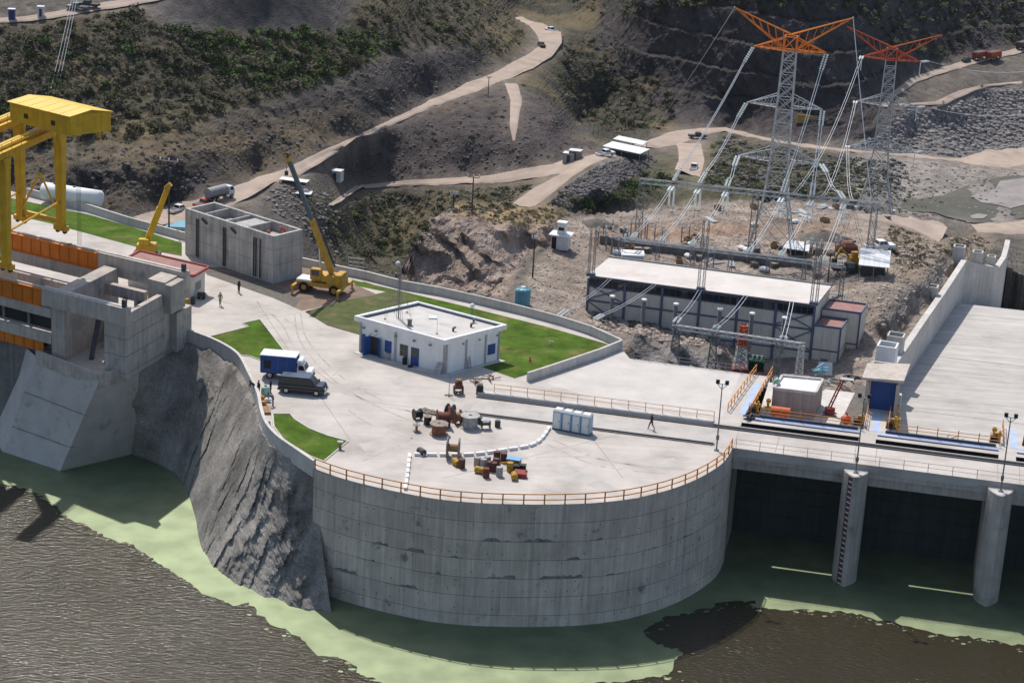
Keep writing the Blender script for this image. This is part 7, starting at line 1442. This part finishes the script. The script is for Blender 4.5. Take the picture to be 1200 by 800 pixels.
def clutter(kind, o, rz):
    lb, ct_, gp = NMS[kind]; t = thing(kind, lb, ct_, o, rz, gp)
    if kind == 'pallet':
        for k in range(4): MB().bx(-.6, .6, -.5, .5, k*.2+.08, k*.2+.14).build('deck_board', MT['wood'], t); MB().bx(-.6, .6, -.1, .1, k*.2, k*.2+.08).build('bearer', MT['wood'], t)
    elif kind == 'pipe_bundle':
        for k in range(5): MB().cyl((-1.6, -.4+k*.2, .1), (1.6, -.4+k*.2, .1), .09, 7).build('pipe', MT['galv'], t)
    elif kind == 'crate':
        for q_ in ((-.7, .7, -.5, -.42), (-.7, .7, .42, .5), (-.7, -.62, -.41, .41), (.62, .7, -.41, .41)): MB().bx(*q_, 0, .8).build('side', MT['woodtan'], t)
        MB().bx(-.6, .6, -.4, .4, 0, .3).build('contents', MT['dark'], t)
    elif kind == 'tarpaulin_bundle': MB().ball((0, 0, .35), .8, 9, 5, (1.2, .8, .55)).build('wrapping', MT['loodoor'], t); MB().bar((0, -.7, .3), (0, .7, .34), .08).build('strap', MT['dark'], t)
    else:
        for x in (-.7, .7): MB().bar((x, 0, -.2), (x, 0, 2.4), .14).build('leg', MT['galvdark'], t); MB().lathe([(.1, 2.4), (.2, 2.6), (.1, 2.8), (.2, 3.0), (.1, 3.3)], 8, (x, 0, 0)).build('insulator', MT['loodoor'], t)
        MB().bar((-.9, 0, 2.4), (.9, 0, 2.4), .12).build('beam', MT['galvdark'], t)
for k in range(64):
    x = rnd.uniform(700, 1000); lo_ = 268+(x-700)*.1; hi_ = 298+(x-700)*.105; y = rnd.uniform(lo_, hi_)
    if x > 960 and y > 300: continue
    kd = rnd.choice(['pallet', 'pipe_bundle', 'crate', 'tarpaulin_bundle', 'disconnector', 'disconnector']); clutter(kd, ground(x, y), rnd.uniform(0, 3.1))
for k in range(16): clutter(rnd.choice(['tarpaulin_bundle', 'pipe_bundle', 'crate', 'pallet']), ground(rnd.uniform(800, 1040), rnd.uniform(243, 265)), rnd.uniform(0, 3))
for k in range(8): clutter(rnd.choice(['pallet', 'crate', 'pipe_bundle']), ground(rnd.uniform(985, 1008), rnd.uniform(345, 415)), rnd.uniform(0, 3))
# ------------------------------------------------------------------ far vehicles and cabins
car('pickup_truck', 'white pickup parked on the dirt road left of the bare block', 'pickup', ground(209, 249, .15), D(57), 'carwhite'); t = truck('tanker_truck', 'grey white tanker truck on the dirt road behind the bare block', ground(257, 234, .15), D(57), 'carwhite', 'barrel_g', 'tanker'); car('pickup_truck', 'small red pickup between the white pickup and the tanker', 'pickup', ground(239, 242, .1), D(57), 'carred')
car('sedan', 'dark sedan driving round the bend of the winding road', 'car', ground(634.5, 55, .15), D(-75), 'dark', 'sedan'); car('pickup_truck', 'white pickup on the outside of the winding road bend', 'pickup', ground(646, 38, .15), D(125), 'carwhite')
truck('dump_truck', 'bright red dump truck on the quarry road', ground(1164, 70, .2), D(50), 'carred', 'carred', 'dump'); truck('dump_truck', 'dark red dump truck ahead of the bright red one', ground(1148, 70, .2), D(50), 'red', 'red', 'dump'); car('sedan', 'dark car ahead of the two dump trucks', 'car', ground(1132.5, 72, .2), D(50), 'dark', 'sedan')
truck('dump_truck', 'dark truck at the far end of the quarry road', ground(1199, 58, .2), D(50), 'dark', 'dark', 'dump')
car('pickup_truck', 'dark pickup at the road fork beside the valley track', 'pickup', ground(817, 162, .15), D(10), 'dark'); car('pickup_truck', 'white pickup on the sunken valley track', 'pickup', ground(813, 199, .1), D(80), 'carwhite'); car('pickup_truck', 'white pickup parked by the site sheds', 'pickup', ground(709, 183, .15), D(40), 'carwhite')
for x, y, mt, lb in ((667, 190, 'barrel_g', 'grey site cabin on the hump between the tracks'), (674, 187, 'wood', 'brown site cabin beside the grey cabin'), (394, 211, 'loodoor', 'white site cabin near the lower road end')):
    t = thing('site_cabin', lb, 'cabin', ground(x, y), D(-15)); MB().bx(-1.4, 1.4, -1.1, 1.1, -.2, 2.4).build('wall', MT[mt], t); MB().bx(-1.5, 1.5, -1.2, 1.2, 2.4, 2.5).build('roof', MT['loodoor'], t); MB().bx(-.4, .4, -1.13, -1.1, .1, 2.0).build('door', MT['dark'], t)
for x, y, mt, lb in ((14, 22, 'blue', 'blue portable cabin on the hilltop road edge'), (48, 19, 'loodoor', 'white guard cabin on the hilltop road edge')):
    t = thing('site_cabin', lb, 'cabin', ground(x, y), D(5)); MB().bx(-.7, .7, -.7, .7, -.2, 2.3).build('wall', MT[mt], t); MB().bx(-.85, .85, -.85, .85, 2.3, 2.45).build('roof', MT['loodoor'], t); MB().bx(-.3, .3, -.73, -.7, .1, 1.9).build('door', MT['dark'], t)
car('pickup_truck', 'dark pickup parked on the hilltop road', 'pickup', ground(104, 9, .2), D(170), 'dark'); car('pickup_truck', 'grey pickup behind the dark one on the hilltop road', 'pickup', ground(91, 12, .2), D(170), 'galvdark')
t = thing('scaffold_rack', 'white pipe rack standing behind the parapet near the crane', 'rack', ground(417, 318), D(-15))
for x in (-1.8, -.6, .6, 1.8): MB().bar((x, 0, -1), (x, 0, 3.2), .12).build('upright', MT['loodoor'], t)
for z in (1.3, 2.2, 3.1): MB().bar((-1.9, 0, z), (1.9, 0, z), .12).build('rung', MT['loodoor'], t)
t = thing('street_lamp', 'white headed lamp post standing behind the long parapet', 'lamp', ground(466, 330)); zz_ = above(t.location, 309)-t.location.z; MB().cyl((0, 0, 0), (0, 0, zz_), .1, 6).build('pole', MT['galv'], t); MB().ball((0, 0, zz_), .4, 8, 6).build('lamp_head', MT['white'], t)
utility('dark pole with lamps near the kiosk', ground(624, 326), 278, .4); utility('slim pole in the yard near the shed', ground(970, 330), 295, .3)
pt_ = thing('tarpaulin', 'yellow tarpaulin sheet against the foot of the quarry wall', 'tarpaulin', ground(942, 143)); MB().hexa([(-2.4, 0, 0), (2.4, 0, 0), (2.4, 1, 0), (-2.4, 1, 0)], [(-2.2, .9, 2.4), (2.3, .9, 2.1), (2.3, 1.3, 2.1), (-2.2, 1.3, 2.4)]).build('sheet', MT['barrel_y'], pt_); MB().bar((-2.5, 0, .2), (2.5, 0, .2), .3).build('weight_log', MT['wood'], pt_)
t = thing('pool_liner', 'pale cyan liner sheet spread beside the dark pole behind the parapet', 'sheet', ground(212, 262)); MB().bx(-2.6, 2.6, -4, 4, .2, .45).build('sheet', MT['skyblue'], t); MB().bx(-2.8, 2.8, -4.2, 4.2, -.2, .2).build('rim', MT['loodoor'], t)
for k, nm in enumerate(('left', 'middle', 'right')):
    a_, b_ = ground(100+k*2.5, -6, 14), ground(60+k*4, 104, .4); w_ = thing('overhead_wire', nm+' wire of the three strung down the scrubby hillside', 'power line', a_); MB().tube(catenary(a_, b_, 1.0, 12), .045, 4).build('wire', MT['wire'], w_, world=True); MB().ball(b_, .2, 6, 4).build('clamp', MT['galv'], w_, world=True)
# ------------------------------------------------------------------ rocks and rubble: uncountable masses
def rockmesh(seed):
    r = random.Random(seed); bm = bmesh.new(); bmesh.ops.create_icosphere(bm, subdivisions=1, radius=1)
    for v in bm.verts: v.co *= r.uniform(.65, 1.2)
    vs = np.array([list(v.co) for v in bm.verts]); fs = [tuple(v.index for v in f.verts) for f in bm.faces]; bm.free(); return vs, fs
RK = [rockmesh(i) for i in range(6)]
def scatter_pts(pl, n, seed, avoid=True):
    r = np.random.RandomState(seed); pl = poly(pl); xs = [p[0] for p in pl]; ys = [p[1] for p in pl]; out = []
    while len(out) < n:
        px = r.uniform(min(xs), max(xs), 4000); py = r.uniform(min(ys), max(ys), 4000); ok = inside(px, py, pl)
        for x, y in zip(px[ok], py[ok]):
            if avoid and onroad(x, y): continue
            out.append((x, y))
            if len(out) >= n: break
    return out
def onroad(x, y):
    g = which(x, y); i = int(np.clip(np.interp(x, colx, np.arange(nc)), 0, nc-1)); j = int(np.interp(y, g['GY'][i][::-1], np.arange(g['NR']))); return g['rs'][i][::-1][min(j, g['NR']-1)] > .25
MT['rockgrey'] = M('grey broken rock', (.23, .21, .2), .95, .6, .7, .1, 2); MT['rocktan'] = M('tan broken rock', (.36, .3, .25), .95, .3, .4, .1, 2); MT['rockdark'] = M('dark broken rock', (.13, .12, .115), .95, .35, .4, .1, 2)
def rubble(name, lab, pl, n, smin, smax, mt, seed, flat=.7):
    r = random.Random(seed); V = []; Fc = []
    for (x, y) in scatter_pts(pl, n, seed):
        p = ground(x, y); vs, fs = RK[r.randrange(6)]; s = smin*(smax/smin)**(r.random()**1.8); a = r.uniform(0, 6.28); c, sn = math.cos(a), math.sin(a); k = len(V)
        for v in vs: V.append((p.x+s*(c*v[0]-sn*v[1]), p.y+s*(sn*v[0]+c*v[1]), p.z+s*(flat*v[2]+.15)))
        Fc += [(f[0]+k, f[1]+k, f[2]+k) for f in fs]
    me = bpy.data.meshes.new(name); me.from_pydata(V, [], Fc); me.materials.append(MT[mt]); tag(put(name, me), lab, 'rocks', kind='stuff')
rubble('rockfill', 'grey blasted rock fill on the slopes beyond the pond', "1050,127 1107,125 1157,103 1300,99 1300,172 1200,175 1128,184 1072,180 1000,174 1040,150", 5200, .18, 1.15, 'rockgrey', 1, 1.0)
rubble('rockfill', 'dark rock spill below the site sheds', "710,187 752,176 770,190 700,238 670,245 640,236", 1700, .15, .7, 'rockdark', 2, 1.0)
rubble('rubble', 'dark rubble at the foot of the gully and mound', "350,228 430,222 640,215 690,190 640,234 600,243 520,250 480,300 470,322 380,310", 900, .12, .55, 'rockdark', 3, 1.0)
rubble('rubble', 'tan rubble scattered over the switchyard ground', "600,352 640,290 660,255 700,252 860,238 1000,243 1100,272 1085,310 1030,380 1000,440 960,300 700,285 690,372", 2200, .06, .3, 'rocktan', 4, .9)
rubble('rubble', 'tan broken rock heaped along the ledge above the rock cut', "690,372 850,398 856,408 735,392 690,380", 900, .1, .45, 'rocktan', 5)
rubble('rubble', 'dark loose rock on the cut slopes above the winding road', "-20,178 120,176 200,165 290,135 400,98 480,58 545,60 590,78 560,90 480,124 373,172 300,200 217,230 100,240 -20,220", 1100, .15, .6, 'rockdark', 6, 1.0)
rubble('rubble', 'dark stones strewn over the mound between the roads', "385,196 417,172 450,156 533,120 593,98 660,132 705,172 660,184 600,193 480,207 400,211", 700, .15, .5, 'rockdark', 7)
rubble('rubble', 'grey rock pieces along the cutting and ridge by the spillway wall', "1040,262 1100,283 1150,272 1160,285 1130,302 1085,318 1050,375 1030,388 1030,330", 420, .1, .5, 'rocktan', 8, .9)
rubble('rubble', 'dark rock slope below the valley road', "840,162 940,176 1060,190 1050,225 980,236 870,225 830,205", 1500, .2, .9, 'rockdark', 9, 1.0)
rubble('rubble', 'grey broken rock on the sunlit outcrop', "484,290 500,262 522,250 640,260 640,285 618,300 590,348 470,322", 120, .12, .4, 'rocktan', 10, 1)
rubble('rubble', 'grey rock behind the bare concrete block', "290,228 330,215 400,232 400,300 370,290 345,262", 500, .15, .7, 'rockgrey', 12)
# ------------------------------------------------------------------ shrubs and trees
def leafmat(nm, c1, c2):
    m = bpy.data.materials.new(nm); m.use_nodes = True; N = m.node_tree.nodes; L = m.node_tree.links; b = N['Principled BSDF']; b.inputs['Roughness'].default_value = .8; b.inputs['Specular IOR Level'].default_value = .2
    g = N.new('ShaderNodeNewGeometry'); tc = N.new('ShaderNodeTexCoord'); ns = N.new('ShaderNodeTexNoise'); ns.inputs['Scale'].default_value = .9; L.new(g.outputs['Position'], ns.inputs[0]); oi = N.new('ShaderNodeObjectInfo')
    mx = N.new('ShaderNodeMix'); mx.data_type = 'RGBA'; mx.inputs['A'].default_value = (*c1, 1); mx.inputs['B'].default_value = (*c2, 1)
    ad = N.new('ShaderNodeMath'); ad.operation = 'MULTIPLY_ADD'; ad.inputs[1].default_value = .6; L.new(oi.outputs['Random'], ad.inputs[0]); mp = N.new('ShaderNodeMapRange'); mp.inputs['From Min'].default_value = .35; mp.inputs['From Max'].default_value = .7; mp.inputs['To Max'].default_value = .5; L.new(ns.outputs['Fac'], mp.inputs[0]); L.new(mp.outputs[0], ad.inputs[2])
    L.new(ad.outputs[0], mx.inputs['Factor']); L.new(mx.outputs['Result'], b.inputs['Base Color']); return m
MT['leaf'] = leafmat('shrub leaf', (.03, .043, .018), (.1, .1, .04)); MT['leafdry'] = leafmat('dry shrub leaf', (.08, .07, .05), (.19, .155, .1)); MT['leafgreen'] = leafmat('fresh leaf', (.03, .065, .012), (.1, .15, .03)); MT['bark'] = M('bark', (.1, .075, .055), .95, .2, 3)
def crown(seed, n, leaf, squash=.8, lobes=5):
    r = random.Random(seed); L = [(Vector((r.gauss(0, .42), r.gauss(0, .42), r.uniform(.3, .9)*squash)), r.uniform(.35, .6)) for _ in range(lobes)]; V = []; Fc = []
    for _ in range(n):
        c, rad = r.choice(L); d = Vector((r.gauss(0, 1), r.gauss(0, 1), r.gauss(0, .9))).normalized(); p = c+d*rad*(r.random()**.35)
        if p.z < .02: p.z = r.uniform(.02, .2)
        a = Vector((r.gauss(0, 1), r.gauss(0, 1), r.gauss(0, .6))).normalized(); b = a.orthogonal().normalized(); s = leaf*r.uniform(.6, 1.4); k = len(V)
        V += [tuple(p-a*s), tuple(p+b*s*.6), tuple(p+a*s), tuple(p-b*s*.6)]; Fc.append((k, k+1, k+2, k+3))
    return np.array(V), Fc
CR = [crown(100+i, 130, .16) for i in range(5)]; CS = [crown(200+i, 46, .24) for i in range(6)]
CM = {}
def crown_mesh(i, mt):
    if (i, mt) not in CM:
        me = bpy.data.meshes.new('foliage'); me.from_pydata(CR[i][0].tolist(), [], CR[i][1]); me.materials.append(MT[mt]); CM[(i, mt)] = me
    return CM[(i, mt)]
def limbs(i):
    r = random.Random(i); mb = MB(); mb.cyl((0, 0, -.1), (.03, .02, .45), .05, 6, .035)
    for k in range(4): mb.cyl((.02, .01, .3+.04*k), (r.uniform(-.4, .4), r.uniform(-.4, .4), r.uniform(.6, .95)), .025, 4, .01)
    return mb.mesh('limbs', MT['bark'])
LM = [limbs(i) for i in range(3)]
HILL = "-20,26 90,22 160,14 200,42 400,40 430,6 560,-8 606,22 620,45 590,68 540,54 480,54 380,96 250,136 200,160 0,172 -20,172"
GZ = [('hill', HILL, 190, .9, 2.5, 'shrub on the scrubby hillside above the road cut', 'shrubs on the hillside above the cut'), ('bench', "200,36 400,34 470,46 400,85 330,110 260,92", 40, 1.2, 2.4, 'leafy green shrub on the bench under the dark embankment', 'shrubs under the embankment'),
      ('gully', "385,245 440,235 480,250 470,300 420,305 385,285", 26, .8, 1.9, 'shrub in the gully beside the rock outcrop', 'shrubs in the gully'), ('spill', "640,234 700,236 760,200 790,215 690,248", 34, .8, 2.0, 'shrub at the foot of the dark rock spill', 'shrubs below the rock spill'),
      ('ravine', "664,60 720,62 760,110 780,145 720,158 700,150 650,100", 40, .8, 2.2, 'shrub in the ravine beside the winding road bend', 'shrubs in the ravine'), ('valley', "800,205 850,160 940,178 1050,195 1040,225 980,236 880,228", 30, .9, 2.2, 'shrub on the slope below the valley road', 'shrubs below the valley road')]
k_i = 0
for nm, pl, n, s0, s1, lb, gp in GZ:
    for x, y in scatter_pts(pl, n, 500+k_i):
        s = rnd.uniform(s0, s1); kind = rnd.random(); o = ground(x, y); dry = kind < (.3 if nm in ('hill', 'valley', 'gully') else .12); fresh = nm in ('bench', 'spill') or kind > .8
        lab = ('dry grey brown ' if dry else ('bright green ' if fresh else 'dark green '))+(lb if nm != 'bench' else 'shrub on the bench under the dark embankment')
        t = thing('shrub', lab, 'shrub', o-Vector((0, 0, .15)), rnd.uniform(0, 6.28), ('dry ' if dry else ('bright ' if fresh else 'dark '))+gp); t.scale = (s*1.05, s*1.05, s*rnd.uniform(.8, 1.15))
        put('crown', crown_mesh(rnd.randrange(5), 'leafdry' if dry else ('leafgreen' if fresh else 'leaf')), t); put('trunk', LM[rnd.randrange(3)], t)
    k_i += 1
def scrub(name, lab, pl, n, s0, s1, mt, seed):
    r = random.Random(seed); V = []; Fc = []; k = 0
    for x, y in scatter_pts(pl, n, seed):
        p = ground(x, y); vs, fs = CS[r.randrange(6)]; s = r.uniform(s0, s1); a = r.uniform(0, 6.28); c, sn = math.cos(a), math.sin(a); q_ = np.empty_like(vs); q_[:, 0] = p.x+s*(c*vs[:, 0]-sn*vs[:, 1]); q_[:, 1] = p.y+s*(sn*vs[:, 0]+c*vs[:, 1]); q_[:, 2] = p.z-.1+s*vs[:, 2]*.8
        V.append(q_); Fc.append(np.array(fs)+k); k += len(vs)
    V = np.concatenate(V); Fc = np.concatenate(Fc); me = bpy.data.meshes.new(name); me.from_pydata(V.tolist(), [], Fc.tolist()); me.materials.append(MT[mt]); tag(put(name, me), lab, 'scrub', kind='stuff')
scrub('scrub', 'dark green scrub covering the hillside', HILL, 900, .4, 1.5, 'leaf', 31); scrub('scrub', 'dry brown scrub covering the hillside', HILL, 1000, .4, 1.4, 'leafdry', 32)
scrub('scrub', 'fresh green scrub on the bench under the embankment', "200,36 400,34 470,46 400,85 330,110 260,92", 260, .7, 1.7, 'leafgreen', 33)
scrub('scrub', 'dark scrub in the ravine and on the quarry top', "664,50 720,40 790,110 790,148 720,160 700,152 650,100", 160, .5, 1.5, 'leaf', 34); scrub('scrub', 'dry scrub in the ravine', "664,50 720,40 790,110 790,148 720,160 700,152 650,100", 260, .5, 1.5, 'leafdry', 35)
scrub('scrub', 'sparse scrub across the cut slopes and mound', "100,176 200,165 290,135 400,98 480,58 545,60 590,78 660,132 705,172 600,193 480,207 400,208 417,175 300,204 217,230 120,232", 420, .3, .9, 'leafdry', 36)
scrub('scrub', 'scrub in the gully and below the rock spill', "380,240 440,228 640,217 700,236 760,198 800,210 690,250 640,240 520,246 480,300 420,306", 520, .4, 1.1, 'leaf', 37); scrub('scrub', 'dry grass clumps on top of the rock outcrop', "520,250 530,241 640,241 668,252 640,262 600,262 560,256", 260, .25, .6, 'leafdry', 38)
scrub('scrub', 'scrub on the slopes around the pond and valley road', "800,205 850,160 940,178 1050,195 1040,228 980,238 880,230", 420, .5, 1.5, 'leaf', 39); scrub('scrub', 'dark scrub along the top of the quarry', "640,-10 1000,-60 1200,-60 1200,45 1100,70 1050,60 1000,10 700,20", 700, .8, 2.6, 'leaf', 40)
scrub('scrub', 'dry weeds along the yard edges', "690,364 740,372 850,398 850,404 690,374", 160, .2, .5, 'leafdry', 41); scrub('scrub', 'weeds on the ridge by the spillway wall', "1040,262 1100,283 1150,272 1160,285 1120,302 1060,320 1045,300", 220, .3, .8, 'leafdry', 42)
rubble('rubble', 'loose grey stones on the flats around the pond', "1000,182 1150,190 1200,198 1200,258 1140,262 1060,252 1000,238", 900, .15, .6, 'rockgrey', 13, .8)
scrub('scrub', 'low green weeds on the pond flats', "1000,190 1060,200 1110,240 1060,252 1000,238", 200, .3, .8, 'leaf', 43)
# ------------------------------------------------------------------ thin dusty air
m = bpy.data.materials.new('haze'); m.use_nodes = True; N = m.node_tree.nodes; N.remove(N['Principled BSDF']); v = N.new('ShaderNodeVolumePrincipled')
v.inputs['Color'].default_value = (.72, .8, .92, 1); v.inputs['Density'].default_value = .000025; v.inputs['Anisotropy'].default_value = .2
m.node_tree.links.new(v.outputs[0], N['Material Output'].inputs['Volume'])
hz = MB().bx(-700, 900, -30, 1350, -80, 130).build('haze', m); tag(hz, 'thin pale haze filling the valley air', 'haze', kind='stuff')
